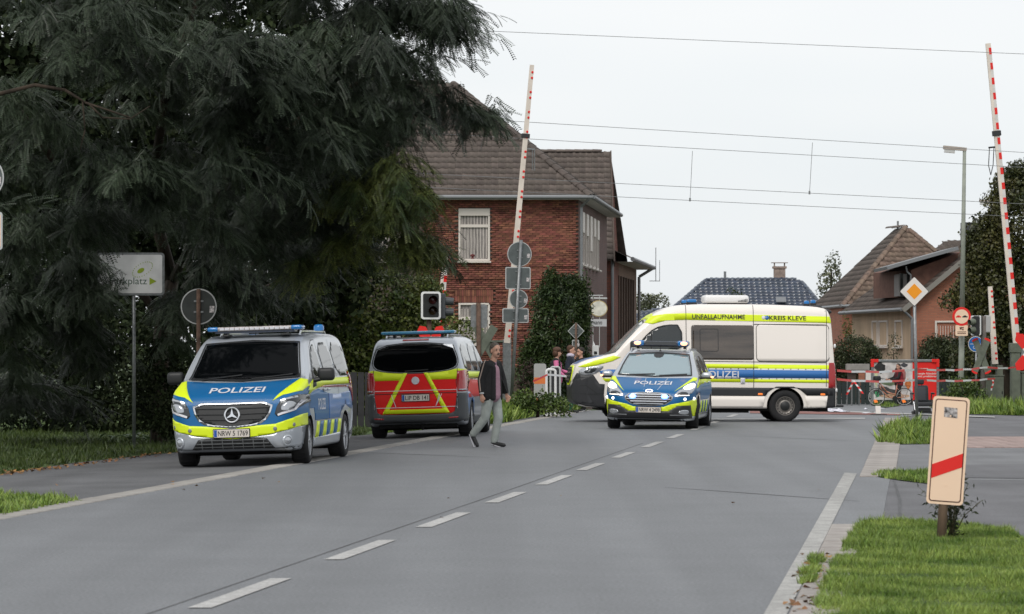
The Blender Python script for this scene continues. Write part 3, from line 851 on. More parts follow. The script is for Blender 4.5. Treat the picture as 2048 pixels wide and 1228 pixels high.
# ------------------------------------------------------------------ the police MPV
def make_smax(loc, rz, roll, label):
    root = empty('police_car', loc, rz, rx=roll, label=label, cat='car')
    L = 4.80
    H = Hull(L,
        top=[(0, .60), (.03, .70), (.08, .78), (.16, .825), (.4, .90), (.7, .98), (1.0, 1.055), (1.12, 1.10), (1.35, 1.22), (1.7, 1.42), (2.0, 1.565), (2.2, 1.62), (2.6, 1.66), (3.3, 1.66), (4.0, 1.615), (4.35, 1.54), (4.55, 1.35), (4.68, 1.08), (4.76, .9), (4.80, .7)],
        bot=[(0, .33), (.05, .26), (.15, .21), (.5, .20), (4.3, .21), (4.7, .28), (4.80, .36)],
        wid=[(0, .55), (.03, .66), (.08, .75), (.18, .835), (.35, .895), (.6, .935), (1.0, .955), (3.8, .955), (4.3, .93), (4.6, .87), (4.75, .78), (4.8, .70)],
        gzs=[(0, .93), (.25, .96), (.5, .995), (.75, 1.0), (.95, .985), (1.1, .955), (1.3, .87), (1.5, .78), (1.7, .70)],
        rt=[(0, .05), (.2, .08), (1.0, .10), (1.3, .07), (2.0, .09), (4.3, .09), (4.8, .08)], rb=.06, extra=(1.12, 2.0))
    H.W = .955
    H.body('body', [M['silver'], M['arch']], root, (.93, 3.78), .385)
    for x in (.93, 3.78):
        for sg in (1, -1): make_wheel(root, -x, sg * .935, .345, .235, 'ford', steer=(.10 if x < 1 else 0))
    b = MB(); b.box((-2.4, 0, .24), (4.2, 1.5, .12)); b.build('underbody', M['arch'], root)
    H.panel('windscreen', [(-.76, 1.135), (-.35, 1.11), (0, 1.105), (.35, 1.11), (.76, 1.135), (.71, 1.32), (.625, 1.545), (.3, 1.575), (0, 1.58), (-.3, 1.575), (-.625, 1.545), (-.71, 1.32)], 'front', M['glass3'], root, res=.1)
    H.strip('windscreen_seal', [[(-.78, 1.12), (-.725, 1.33), (-.64, 1.56), (0, 1.597), (.64, 1.56), (.725, 1.33), (.78, 1.12)], [(-.77, 1.13), (0, 1.098), (.77, 1.13)]], 'front', .026, M['black'], root, off=.008)
    H.panel('sensor_pod', sm([(-.12, 1.585), (.12, 1.585), (.08, 1.49), (-.08, 1.49)], 1), 'front', M['darkplastic'], root, off=.010)
    for (a, c_) in (((-.6, 1.115), (0.0, 1.14)), ((.1, 1.11), (.68, 1.145))):
        H.strip('wiper', [a, c_], 'front', .02, M['black'], root, off=.018)
    H.panel('bonnet_film', [(-.93, .66), (-.93, .95), (-.80, 1.07), (-.3, 1.06), (.3, 1.06), (.80, 1.07), (.93, .95), (.93, .66), (.4, .48), (-.4, .48)], 'front', M['blue'], root, off=.010, res=.035)
    H.panel('yellow_wedge', [(.52, .785), (.62, .86), (.83, 1.0), (.90, 1.02), (.90, 1.075), (.83, 1.085)], 'front', M['yellow'], root, off=.014, mirror=True, res=.04)
    H.strip('bonnet_crease', [[(-.12, .82), (-.16, 1.05)], [(.17, .82), (.30, 1.05)]], 'front', .008, M['letter'], root, off=.013)
    H.text('lettering', 'POLIZEI', .03, .955, .78, .07, 'front', M['letter'], root, bold=True, off=.016)
    H.panel('grille_surround', sm([(-.37, .775), (.37, .775), (.55, .66), (.31, .49), (-.31, .49), (-.55, .66)], 1), 'front', M['lamp'], root, off=.012, res=.06)
    H.panel('grille', sm([(-.36, .755), (.36, .755), (.52, .655), (.30, .51), (-.30, .51), (-.52, .655)], 1), 'front', M['black'], root, off=.019, res=.06)
    for z, hw in ((.728, .37), (.682, .45), (.634, .46), (.586, .38), (.540, .31)):
        H.strip('grille_slat', [(-hw, z), (hw, z)], 'front', .017, M['slat'], root, off=.03)
    p, n = H.hit('front', 0, .80)
    Tm = Matrix.Translation((p.x + .012, 0, .805)) @ Matrix.Rotation(math.pi / 2, 4, 'Z') @ Matrix.Rotation(math.pi / 2 - .5, 4, 'X')
    b = MB(Tm); b.prism(ell(.075, .034), .012, -.004); em = b.build('oval_emblem', M['chrome'], root)
    b = MB(Tm); b.prism(ell(.066, .027), .003, .009); b.build('emblem_field', M['plateblue'], em)
    flat_text('emblem_script', 'Ford', Tm, .085, .032, M['letter'], em, off=.0135, shear=.4)
    for sg in (1, -1):
        hl = [(y * sg, z) for y, z in sm([(.50, .70), (.62, .82), (.80, .965), (.90, .98), (.925, .88), (.86, .745), (.62, .68)], 1)]
        h = H.panel('headlight', hl, 'front', M['lamp'], root, off=.012, res=.05)
        H.panel('lit_lamp', [(y * sg, z) for y, z in sm([(.68, .87), (.80, .955), (.89, .965), (.905, .89), (.84, .84), (.74, .83)], 1)], 'front', M['headon'], h, off=.02, res=.05)
        H.panel('lamp_insert', [(y * sg, z) for y, z in sm([(.56, .715), (.66, .79), (.80, .785), (.80, .715), (.66, .70)], 1)], 'front', M['lampdark'], h, off=.018, res=.05)
        H.panel('light_line', [(y * sg, z) for y, z in [(.60, .705), (.82, .72), (.82, .735), (.60, .72)]], 'front', M['headon'], h, off=.022)
        p, n = H.hit('front', .335 * sg, .69)
        b = MB(); b.ball(p + Vector((.045, 0, 0)), (.03, .075, .05), 3); bl_ = b.build('grille_flasher', M['bluelight_on'], root, True)
        b = MB(); b.ball(p + Vector((.062, 0, 0)), (.02, .045, .03), 2); b.build('flasher_core', M['bluecore'], bl_, True)
        for yy, zz in ((.745, .645), (.90, .66)):
            p, n = H.hit('front', yy * sg, zz)
            b = MB(); b.ball(p + n * .006, (.034, .034, .034), 2); b.build('front_flasher', M['drl'], root, True)
    H.panel('yellow_band', [(0, .42), (0, .475), (.32, .48), (.45, .53), (.80, .60), (.93, .64), (.945, .34), (.88, .28), (.84, .52), (.60, .50), (.42, .39), (.30, .39)], 'front', M['yellow'], root, off=.013, mirror=True, res=.04)
    H.panel('lower_intake', [(-.86, .25), (-.84, .52), (-.60, .49), (-.42, .38), (.42, .38), (.60, .49), (.84, .52), (.86, .25)], 'front', M['darkplastic'], root, off=.028, res=.05)
    for sg in (1, -1):
        f = H.panel('fog_lamp', [(y * sg, z) for y, z in sm([(.60, .36), (.66, .42), (.80, .43), (.81, .34), (.70, .325)], 2)], 'front', M['lamp'], root, off=.034, res=.05)
        H.strip('chrome_line', [(.45 * sg, .325), (.80 * sg, .315)], 'front', .012, M['chrome'], root, off=.036)
    H.panel('chin_strip', [(-.94, .225), (-.9, .29), (-.5, .245), (.5, .245), (.9, .29), (.94, .225), (.6, .185), (-.6, .185)], 'front', M['silver'], root, off=.022, res=.06)
    make_plate(H, root, 'front', 'NRW 4 2498', 0, .415)
    for sg in (1, -1):
        H.panel('side_window', sm([(1.62, 1.10), (1.85, 1.30), (2.2, 1.49), (2.6, 1.54), (2.62, 1.10)], 1), 'side', M['glass2'], root, sg=sg)
        H.panel('side_window', sm([(2.70, 1.10), (2.70, 1.54), (3.5, 1.53), (3.62, 1.12)], 1), 'side', M['glass2'], root, sg=sg)
        H.panel('side_window', sm([(3.70, 1.12), (3.62, 1.52), (4.2, 1.44), (4.38, 1.20)], 1), 'side', M['glass2'], root, sg=sg)
        H.panel('yellow_stripe', [(.55, .90), (1.1, 1.0), (1.5, 1.06), (4.5, 1.10), (4.55, .99), (1.5, .95), (.9, .88), (.5, .80)], 'side', M['yellow'], root, off=.003, sg=sg)
        H.panel('side_film', [(.3, .66), (.35, .85), (.9, .88), (1.5, .94), (4.5, .97), (4.5, .72), (3.8, .74), (3.3, .62), (1.4, .62), (1.3, .76), (.93, .78), (.5, .70)], 'side', M['blue'], root, off=.004, sg=sg)
        for i in range(6):
            x0 = 1.45 + i * .31
            H.panel('yellow_block' if i % 2 == 0 else 'blue_block', [(x0, .36), (x0 + .24, .36), (x0 + .30, .60), (x0 + .06, .60)], 'side', M['yellow'] if i % 2 == 0 else M['blue'], root, off=.006, sg=sg)
        H.strip('door_gap', [[(1.52, 1.06), (1.45, .7), (1.5, .32), (2.65, .32), (2.65, 1.55)], [(2.65, .32), (3.4, .32), (3.62, .8), (3.66, 1.1)]], 'side', .012, M['seam'], root, sg=sg)
        for sx in (2.45, 3.42):
            p, n = H.hit('side', sx, .98, sg)
            b = MB(); b.box((p.x, p.y + sg * .015, p.z), (.16, .03, .03), bev=.01); b.build('door_handle', M['silver'], root)
        mirror_part(root, (-1.62, sg * 1.06, 1.13), (.14, .22, .14), M['silver'], (-1.60, sg * .90, 1.08), lamp=(-1.56, sg * 1.175, 1.10))
        b = MB(); b.box((-1.62, sg * 1.06, 1.085), (.15, .225, .05), bev=.02); b.build('mirror_base', M['black'], root)
        b = MB(); b.tube([(-2.15, sg * .62, 1.61), (-2.3, sg * .625, 1.68), (-3.9, sg * .60, 1.67), (-4.1, sg * .59, 1.60)], .018, 6); b.build('roof_rail', M['silver'], root)
        H.panel('tail_light', [(4.45, .80), (4.45, 1.05), (4.72, 1.0), (4.75, .8)], 'side', M['taillight'], root, off=.01, sg=sg)
    b = MB(); b.box((-2.45, 0, 1.795), (.34, 1.16, .10), bev=.035, seg=3)
    bar = sharp(b.build('light_bar', M['bardark'], root), 50)
    for sg in (1, -1):
        b = MB(); b.box((-2.44, sg * .47, 1.80), (.34, .24, .115), bev=.04, seg=3); sharp(b.build('blue_lens', M['bluelens'], bar), 50)
        b = MB(); b.ball((-2.26, sg * .50, 1.80), (.02, .075, .042), 3); b.build('amber_flasher', M['amber_on'], bar, True)
        b = MB(); b.box((-2.45, sg * .5, 1.72), (.14, .05, .08)); b.build('bar_foot', M['black'], bar)
    b = MB(); b.box((-2.45, 0, 1.735), (.3, 1.1, .02)); b.build('bar_base', M['black'], bar)
    b = MB(); b.box((-2.268, 0, 1.80), (.012, .66, .075), bev=.003, seg=1); b.build('display_panel', M['greyplastic'], bar)
    b = MB(); b.cone((-2.2, 0, 1.62), (-2.45, 0, 1.95), .009, .003, 6); b.ball((-2.2, 0, 1.635), (.03, .03, .02), 2); b.build('antenna', M['black'], root)
    return root

# ------------------------------------------------------------------ the large van
def make_sprinter(loc, rz, pitch, sc, label):
    root = empty('accident_van', loc, rz, ry=pitch, sc=sc, label=label, cat='van')
    L = 5.98
    H = Hull(L,
        top=[(0, .95), (.02, 1.06), (.05, 1.18), (.12, 1.27), (.3, 1.36), (.6, 1.44), (.92, 1.525), (1.2, 1.81), (1.6, 2.205), (1.85, 2.41), (2.1, 2.53), (2.4, 2.61), (2.8, 2.645), (4.0, 2.65), (5.4, 2.615), (5.72, 2.57), (5.84, 2.45), (5.88, 2.1), (5.92, 1.5), (5.98, .9)],
        bot=[(0, .52), (.04, .44), (.12, .38), (.35, .31), (1.2, .30), (4.6, .30), (5.7, .32), (5.98, .34)],
        wid=[(0, .62), (.03, .76), (.08, .86), (.18, .93), (.4, .98), (.9, 1.0), (1.8, 1.01), (5.5, 1.01), (5.8, .985), (5.9, .95), (5.98, .92)],
        gzs=[(0, .96), (.4, .985), (.8, 1.0), (1.2, .995), (1.6, .965), (2.0, .915), (2.4, .855), (2.66, .80)],
        rt=[(0, .06), (.3, .10), (.9, .12), (1.8, .16), (3, .18), (5.7, .16), (5.98, .1)], rb=.05)
    H.W = 1.01
    H.body('body', [M['cream'], M['arch']], root, (1.15, 4.81), .42, cutw=.40, hubz=.36)
    for x in (1.15, 4.81):
        for sg in (1, -1): make_wheel(root, -x, sg * .985, .36, .235, 'steel')
    b = MB(); b.box((-3.2, 0, .30), (5.2, 1.7, .12)); b.box((-3.2, .7, .25), (1.6, .3, .1)); b.cyl((-4.81, -.9, .36), (-4.81, .9, .36), .07, 10); b.build('underbody', M['arch'], root)
    for sg in (1, -1):
        # film bands, hatch, side
        S = lambda nm, pts, m_, off=.006, **k: H.panel(nm, pts, 'side', m_, root, off=off, sg=sg, res=.12, **k)
        S('yellow_top_stripe', [(1.62, 2.22), (1.80, 2.37), (2.1, 2.42), (2.56, 2.44), (5.83, 2.385), (5.87, 2.24), (2.56, 2.29), (2.1, 2.27), (1.8, 2.19)], M['yellow'])
        S('yellow_belt_stripe', [(2.5, 1.30), (5.82, 1.285), (5.85, 1.195), (2.5, 1.205)], M['yellow'])
        S('grey_border_band', [(2.5, 1.205), (5.85, 1.195), (5.86, .955), (2.5, .965)], M['letter'], label='pale border strip with dark dashes')
        S('blue_band', [(2.5, 1.175), (5.85, 1.165), (5.86, .985), (2.5, .995)], M['bluepale'], off=.007)
        S('yellow_lower_stripe', [(.66, .96), (2.5, .965), (5.86, .955), (5.88, .885), (2.5, .895), (.74, .885)], M['yellow'], off=.006)
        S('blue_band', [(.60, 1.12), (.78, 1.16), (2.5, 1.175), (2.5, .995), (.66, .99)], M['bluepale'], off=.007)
        H.strip('band_dashes', [[(x, 1.182), (x, 1.202)] for x in np.arange(2.55, 5.8, .17)] + [[(x, .962), (x, .982)] for x in np.arange(.7, 5.8, .17)], 'side', .02, M['black'], root, sg=sg, off=.010)
        S('black_rub_strip', [(1.62, .78), (2.56, .775), (5.88, .765), (5.9, .60), (5.3, .60), (5.16, .72), (5.0, .80), (4.6, .80), (4.42, .68), (4.36, .585), (1.62, .585)], M['darkplastic'], off=.014)
        S('lower_white_panel', [(1.66, .32), (1.66, .58), (4.36, .58), (4.30, .33)], M['cream'], off=.009)
        S('lower_white_panel', [(5.31, .33), (5.25, .59), (5.78, .59), (5.74, .33)], M['cream'], off=.009)
        S('rear_corner_bumper', [(5.74, .30), (5.78, .60), (5.80, .76), (5.96, .76), (5.96, .30)], M['darkplastic'], off=.012)
        S('front_bumper_side', [(.02, .46), (.02, .92), (.10, 1.08), (.30, 1.04), (.46, 1.04), (.60, .84), (.72, .83), (.70, .60), (.74, .30), (.3, .34), (.1, .40)], M['darkplastic'], off=.010)
        H.strip('bumper_crease', [[(.04, .62), (.45, .60), (.70, .62)], [(.06, .78), (.30, .80), (.55, .62)]], 'side', .02, M['black'], root, sg=sg, off=.013)
        # windows
        S('cab_window', sm([(1.345, 1.53), (1.60, 1.885), (1.85, 2.105), (2.12, 2.18), (2.46, 2.18), (2.48, 1.52)], 1), M['glass2'], off=.020)
        H.strip('cab_window_seal', sm([(1.36, 1.54), (1.60, 1.88), (1.85, 2.10), (2.12, 2.17), (2.45, 2.17), (2.47, 1.53), (1.36, 1.54)], 1), 'side', .022, M['black'], root, sg=sg, off=.024)
        H.strip('window_bar', [(1.77, 1.56), (1.77, 2.02)], 'side', .03, M['black'], root, sg=sg, off=.026)
        w = S('side_window', rrect(1.42, .78, .06, cx=3.385, cy=1.785), M['glasstint'], off=.008)
        H.strip('slider_frame', rrect(.41, .50, .04, cx=3.08, cy=1.835) + [rrect(.41, .50, .04, cx=3.08, cy=1.835)[0]], 'side', .012, M['seam'], w, sg=sg, off=.012)
        S('blank_panel', rrect(1.66, .84, .10, cx=4.98, cy=1.78), M['cream'], off=.005)
        H.strip('panel_gap', [[(2.56, .33), (2.56, 2.62)], [(4.09, .33), (4.09, 2.63)], [(5.74, .8), (5.76, 2.58)], [(1.36, 1.48), (1.30, 1.0), (1.60, .62), (1.64, .33), (2.56, .33)], rrect(1.66, .84, .10, cx=4.98, cy=1.78), [(4.1, 2.2), (5.74, 2.18)], [(2.7, 1.36), (5.74, 1.34)]], 'side', .013, M['seam'], root, sg=sg, off=.007)
        S('fuel_flap', rrect(.10, .13, .01, cx=3.84, cy=.92), M['letter'], off=.012)
        for x, z in ((4.24, .625), (5.66, .625)):
            S('side_marker', rrect(.11, .045, .02, cx=x, cy=z), M['amber'], off=.02)
        S('tail_light', [(5.79, .77), (5.80, 1.34), (5.955, 1.34), (5.96, .77)], M['taillight'], off=.014)
        hl = S('headlight', sm([(.12, 1.10), (.20, 1.19), (.58, 1.25), (.72, 1.24), (.56, 1.08), (.36, 1.03), (.20, 1.03)], 1), M['lamp'], off=.012)
        H.panel('lamp_insert', sm([(.24, 1.12), (.42, 1.19), (.56, 1.19), (.46, 1.08), (.30, 1.07)], 1), 'side', M['lampdark'], hl, off=.018, sg=sg)
        S('yellow_wing_film', [(.12, 1.22), (.50, 1.36), (.92, 1.47), (1.08, 1.44), (.90, 1.35), (.60, 1.27), (.3, 1.20)], M['yellow'], off=.006)
        p, n = H.hit('side', 2.35, 1.28, sg)
        b = MB(); b.box((p.x, p.y + sg * .02, p.z), (.2, .04, .05), bev=.015); b.build('door_handle', M['black'], root)
        mirror_part(root, (-1.34, sg * 1.22, 1.62), (.14, .24, .38), M['darkplastic'], (-1.25, sg * 1.0, 1.5))
    H.text('lettering', 'UNFALLAUFNAHME', 3.30, 2.362, 1.20, .105, 'side', M['ink'], root, sg=1, off=.014, bold=True)
    H.text('lettering', 'KREIS KLEVE', 4.87, 2.345, .84, .10, 'side', M['ink'], root, sg=1, off=.014, bold=True)
    H.panel('round_badge', ell(.05, .05, cx=4.40, cy=2.35), 'side', M['bluepale'], root, off=.007)
    H.panel('round_badge', ell(.045, .045, cx=4.325, cy=2.352), 'side', M['letter'], root, off=.008)
    H.text('lettering', 'POLIZEI', 3.34, 1.07, .82, .15, 'side', M['letter'], root, sg=1, bold=True, off=.012)
    # front face
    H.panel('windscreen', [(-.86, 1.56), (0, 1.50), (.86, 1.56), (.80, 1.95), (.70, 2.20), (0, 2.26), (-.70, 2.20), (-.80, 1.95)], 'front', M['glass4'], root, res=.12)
    H.strip('windscreen_seal', [(-.88, 1.55), (-.82, 1.96), (-.72, 2.22), (0, 2.28), (.72, 2.22), (.82, 1.96), (.88, 1.55), (0, 1.49), (-.88, 1.55)], 'front', .03, M['black'], root, off=.008)
    H.panel('yellow_visor_film', [(-.74, 2.27), (0, 2.32), (.74, 2.27), (.70, 2.40), (0, 2.44), (-.70, 2.40)], 'front', M['yellow'], root, off=.005)
    H.panel('bonnet_film', [(-.5, 1.28), (.5, 1.28), (.62, 1.47), (-.62, 1.47)], 'front', M['bluepale'], root, off=.004)
    H.panel('front_bumper', [(-.97, .40), (-.97, .98), (-.6, .80), (.6, .80), (.97, .98), (.97, .40), (.6, .36), (-.6, .36)], 'front', M['darkplastic'], root, off=.012)
    H.panel('yellow_grille_surround', sm([(-.66, 1.24), (.66, 1.24), (.56, .80), (-.56, .80)], 1), 'front', M['yellow'], root, off=.016)
    H.panel('grille', sm([(-.58, 1.20), (.58, 1.20), (.48, .85), (-.48, .85)], 1), 'front', M['black'], root, off=.026)
    for z in (.92, 1.0, 1.08, 1.16):
        H.strip('grille_slat', [(-.52, z), (.52, z)], 'front', .03, M['chrome'], root, off=.04)
    # roof
    b = MB(); b.box((-3.55, 0, 2.775), (1.02, .72, .18), bev=.06, seg=3); ac = sharp(b.build('air_conditioner', M['white'], root), 50)
    b = MB(); b.box((-3.60, 0, 2.672), (.86, .6, .05)); b.build('unit_base', M['darkplastic'], ac)
    b = MB()
    for i in range(7): b.box((-3.82 - i * .032, .364, 2.725 + i * .003), (.016, .01, .03 + i * .008))
    b.build('vent_slots', M['darkplastic'], ac)
    for x, y in ((-2.72, .55), (-2.72, -.55), (-5.50, .5), (-5.50, -.5)):
        w = .12 if x > -3 else .07
        b = MB(); b.box((x, y, 2.665), (w * 2, .16, .05), bev=.01); bc = b.build('beacon', M['black'], root)
        b = MB(); b.box((x, y, 2.72), (w * 2 - .02, .15, .085), bev=.028, seg=3); sharp(b.build('blue_lens', M['bluelens'], bc), 50)
    b = MB(); b.ball((-5.66, .2, 2.60), (.10, .10, .06), 2); b.ball((-5.86, .2, 2.5), (.12, .12, .06), 2); b.build('roof_camera', M['darkplastic'], root, True)
    b = MB(); b.box((-6.08, 0, .36), (.20, 1.5, .05), bev=.015); b.box((-5.98, 0, .38), (.12, 1.2, .06)); b.build('rear_step', M['black'], root)
    for sg in (1, -1):
        b = MB(); b.ball((-5.98, sg * .92, .72), (.03, .03, .05), 2); b.ball((-5.93, sg * .99, 1.72), (.03, .03, .05), 2); b.build('hinge', M['white'], root, True)
    H.panel('rear_door', [(-.86, .50), (-.86, 1.4), (-.80, 2.36), (.80, 2.36), (.86, 1.4), (.86, .50)], 'rear', M['cream'], root, off=.006)
    H.strip('door_gap', [(0, .5), (0, 2.36)], 'rear', .014, M['seam'], root, off=.01)
    return root

def heading(dx, dy): return math.atan2(dy, dx)

# --- placement
b1 = D2R(6.6)
vx, vy = -3.99, 50.2
make_vito('police', (vx, vy, gz(vx, vy + 1) + .0), heading(-math.sin(b1), -math.cos(b1)), D2R(1.7),
          'blue, yellow and silver police van facing the camera, parked under the big tree')
b2 = D2R(5.2)
rc = Vector((-1.80, 66.3))
fr = rc + Vector((math.sin(b2), math.cos(b2))) * 5.14
make_vito('rescue', (fr.x, fr.y, gz(rc.x, rc.y) - .005), heading(math.sin(b2), math.cos(b2)), D2R(-1.7),
          'silver van seen from behind with red tailgate and yellow warning triangle')
b3 = D2R(8.3)
make_smax((2.826, 72.7, -.005), heading(-math.sin(b3), -math.cos(b3)), D2R(-1.0),
          'blue and yellow police car driving toward the camera with headlights and blue lights on')
a4 = math.pi + D2R(3.6); sc4 = 1.02
tgt = Vector((546 / F * 80.6, 80.6, 0))
offv = Matrix.Rotation(a4, 3, 'Z') @ Vector((-4.81 * sc4, .985 * sc4, 0))
l4 = tgt - offv
make_sprinter((l4.x, l4.y, .024), a4, D2R(-.35), sc4,
              'tall cream police accident van standing crosswise over the road behind the police car')
# ================================================================== SETTING: ground, road, kerbs
M['asphalt'] = mat('road_asphalt', (0.138, 0.143, 0.151), 0.60, noise=0.07, nscale=0.35, island=0, bump=0.35, bscale=220, detail=6, bdist=0.004, stretch=(1, .25, 1))
def asphalt_grain(m, s=70, amt=0.22):
    t = m.node_tree; b = t.nodes['Principled BSDF']
    src = b.inputs['Base Color'].links[0].from_socket
    tcn = t.nodes.new('ShaderNodeTexCoord')
    v = t.nodes.new('ShaderNodeTexNoise'); v.inputs['Scale'].default_value = s; v.inputs['Detail'].default_value = 2
    t.links.new(tcn.outputs['Object'], v.inputs['Vector'])
    mr = t.nodes.new('ShaderNodeMapRange'); mr.inputs['From Min'].default_value = .3; mr.inputs['From Max'].default_value = .7
    mr.inputs['To Min'].default_value = 1 - amt; mr.inputs['To Max'].default_value = 1 + amt
    t.links.new(v.outputs['Fac'], mr.inputs['Value'])
    # wide wear patches and dark tar spots
    v2 = t.nodes.new('ShaderNodeTexNoise'); v2.inputs['Scale'].default_value = .9; v2.inputs['Detail'].default_value = 7; v2.inputs['Roughness'].default_value = .7
    t.links.new(tcn.outputs['Object'], v2.inputs['Vector'])
    mr2 = t.nodes.new('ShaderNodeMapRange'); mr2.inputs['From Min'].default_value = .35; mr2.inputs['From Max'].default_value = .7
    mr2.inputs['To Min'].default_value = 1.05; mr2.inputs['To Max'].default_value = .9
    t.links.new(v2.outputs['Fac'], mr2.inputs['Value'])
    # long worn tracks following the road
    mp3 = t.nodes.new('ShaderNodeMapping'); mp3.inputs['Rotation'].default_value = (0, 0, math.atan(CLS)); mp3.inputs['Scale'].default_value = (1.1, .022, 1)
    v3 = t.nodes.new('ShaderNodeTexNoise'); v3.inputs['Scale'].default_value = 1.0; v3.inputs['Detail'].default_value = 4
    t.links.new(tcn.outputs['Object'], mp3.inputs['Vector']); t.links.new(mp3.outputs[0], v3.inputs['Vector'])
    mr3 = t.nodes.new('ShaderNodeMapRange'); mr3.inputs['From Min'].default_value = .3; mr3.inputs['From Max'].default_value = .7
    mr3.inputs['To Min'].default_value = .86; mr3.inputs['To Max'].default_value = 1.12
    t.links.new(v3.outputs['Fac'], mr3.inputs['Value'])
    m0 = t.nodes.new('ShaderNodeMath'); m0.operation = 'MULTIPLY'; t.links.new(mr2.outputs[0], m0.inputs[0]); t.links.new(mr3.outputs[0], m0.inputs[1])
    mm = t.nodes.new('ShaderNodeMath'); mm.operation = 'MULTIPLY'
    t.links.new(mr.outputs[0], mm.inputs[0]); t.links.new(m0.outputs[0], mm.inputs[1])
    h = t.nodes.new('ShaderNodeHueSaturation')
    t.links.new(src, h.inputs['Color']); t.links.new(mm.outputs[0], h.inputs['Value'])
    t.links.new(h.outputs['Color'], b.inputs['Base Color'])
    return m
asphalt_grain(M['asphalt'], 38, .30)
M['shoulder'] = asphalt_grain(mat('shoulder_asphalt', (0.095, 0.096, 0.100), 0.9, noise=0.15, nscale=0.6, bump=0.4, bscale=160, bdist=.005), 60, .3)
M['drive'] = asphalt_grain(mat('driveway_asphalt', (0.125, 0.125, 0.132), 0.9, noise=0.12, nscale=0.5, bump=0.4, bscale=160, bdist=.005), 60, .25)
M['drive2'] = asphalt_grain(mat('pale_path_asphalt', (0.165, 0.168, 0.175), 0.9, noise=0.1, nscale=0.5, bump=0.4, bscale=160, bdist=.005), 60, .25)
M['paint'] = asphalt_grain(mat('worn_road_paint', (0.36, 0.355, 0.345), 0.7, noise=0.12, nscale=9), 50, .2)
M['edgeline'] = asphalt_grain(mat('worn_pale_edge_strip', (0.33, 0.325, 0.31), 0.8, noise=0.15, nscale=5), 50, .2)
M['concrete'] = mat('gutter_concrete', (0.27, 0.255, 0.235), 0.85, noise=0.14, nscale=4, bump=0.3, bscale=90, objrand=.10)
M['concrete2'] = mat('gutter_plate_concrete', (0.30, 0.275, 0.255), 0.85, noise=0.16, nscale=3, bump=0.3, bscale=90, objrand=.10)
M['paver'] = mat('pinkish_pavers', (0.30, 0.225, 0.205), 0.85, noise=0.15, nscale=6, bump=0.3, bscale=90, objrand=.14)
M['soil'] = mat('verge_soil', (0.05, 0.048, 0.028), 0.95, noise=0.4, nscale=3, bump=0.6, bscale=30)
M['verge'] = mat('verge_turf', (0.045, 0.085, 0.018), 0.95, noise=0.35, nscale=2.5, bump=0.8, bscale=60, col2=(0.07, 0.11, 0.025))
M['far_ground'] = mat('far_field', (0.06, 0.085, 0.035), 0.95, noise=0.3, nscale=0.05)

def sheet(name, pts, off, m_, extra=None, parent=None, thick=0, **kw):
    """flat area following the ground, z = ground + off; pts in world xy"""
    bm = bmesh.new()
    f = bm.faces.new([bm.verts.new((p[0], p[1], 0)) for p in pts])
    nrm = (CLC, -CLS * CLC, 0)
    for dd in (FOLD1, FOLD2):
        c = cp(dd, 50)
        bmesh.ops.bisect_plane(bm, geom=bm.verts[:] + bm.edges[:] + bm.faces[:], plane_co=c, plane_no=nrm, dist=1e-5)
    for yy_ in (YF1, YF2):
        bmesh.ops.bisect_plane(bm, geom=bm.verts[:] + bm.edges[:] + bm.faces[:], plane_co=(0, yy_, 0), plane_no=(0, 1, 0), dist=1e-5)
    if thick:
        top = list(bm.faces)
        r = bmesh.ops.extrude_face_region(bm, geom=top)
        nv = {v for v in r['geom'] if isinstance(v, bmesh.types.BMVert)}
    else: nv = set(bm.verts)
    for v in bm.verts:
        v.co.z = gz(v.co.x, v.co.y) + (off if v in nv else off - thick)
    bmesh.ops.recalc_face_normals(bm, faces=bm.faces)
    if not thick:
        for f in bm.faces:
            if f.normal.z < 0: f.normal_flip()
    me = bpy.data.meshes.new(name); bm.to_mesh(me); bm.free()
    if extra: kw.update(extra)
    return link(name, me, m_, parent, **kw)

def gp(*pp): return [tuple(G(*p)[:2]) for p in pp]

ST = dict(kind='structure')
# one big ground sheet reaching the horizon
sheet('ground', [(-1500, -60), (1500, -60), (1500, 3000), (-1500, 3000)], -0.02, M['far_ground'], **ST)
# lanes: left edge d=-4.3, right edge traced
re_px = [(1470, 1400), (1560, 1228), (1622, 1100), (1663, 1020), (1700, 942), (1715, 955)]
def right_edge(y):
    # offset of the right road edge from the centre line
    return float(np.interp(y, [20, 33, 45, 60, 85, 100], [3.30, 3.32, 3.40, 3.42, 3.6, 4.6]))
ysR = [12, 22, 28, 34, 40, 47, 54, 62, 70, 78, 86, 95, 110, 140, 220]
pr = []
for q in [(1538, 1262), (1600, 1140), (1650, 1040), (1692, 955), (1716, 957), (1740, 905), (1762, 858), (1775, 834)]:
    g = G(*q); pr.append((g.x, g.y))
print('right edge d', [(round(cd(x, y), 2), round(y, 1)) for x, y in pr])
pl = []
for q in [(0, 1050), (180, 1011), (410, 960), (600, 926), (900, 873), (1140, 828)]:
    g = G(*q); pl.append((g.x, g.y))
print('left edge d', [(round(cd(x, y), 2), round(y, 1)) for x, y in pl])
dL = -4.3
dR = cd(*pr[2])
dR2 = cd(*pr[5])
road = [tuple(cp(dL, 8)[:2]), tuple(cp(dR + .55, 8)[:2]), tuple(cp(dR + .55, 46)[:2]), tuple(cp(dR2 + .1, 46.2)[:2]), tuple(cp(dR2 + .1, 84)[:2]), tuple(cp(dR2 + 1.3, 92)[:2]), tuple(cp(dR2 + 1, 240)[:2]), tuple(cp(dL, 240)[:2])]
sheet('road', road, 0.0, M['asphalt'], **ST)
sheet('shoulder', gp((-400, 1030), (-60, 1062), (180, 1013), (410, 961), (900, 874), (1150, 827), (1100, 826), (1000, 846), (700, 872), (345, 905), (150, 925), (0, 948), (-400, 975)), -0.004, M['shoulder'], **ST)

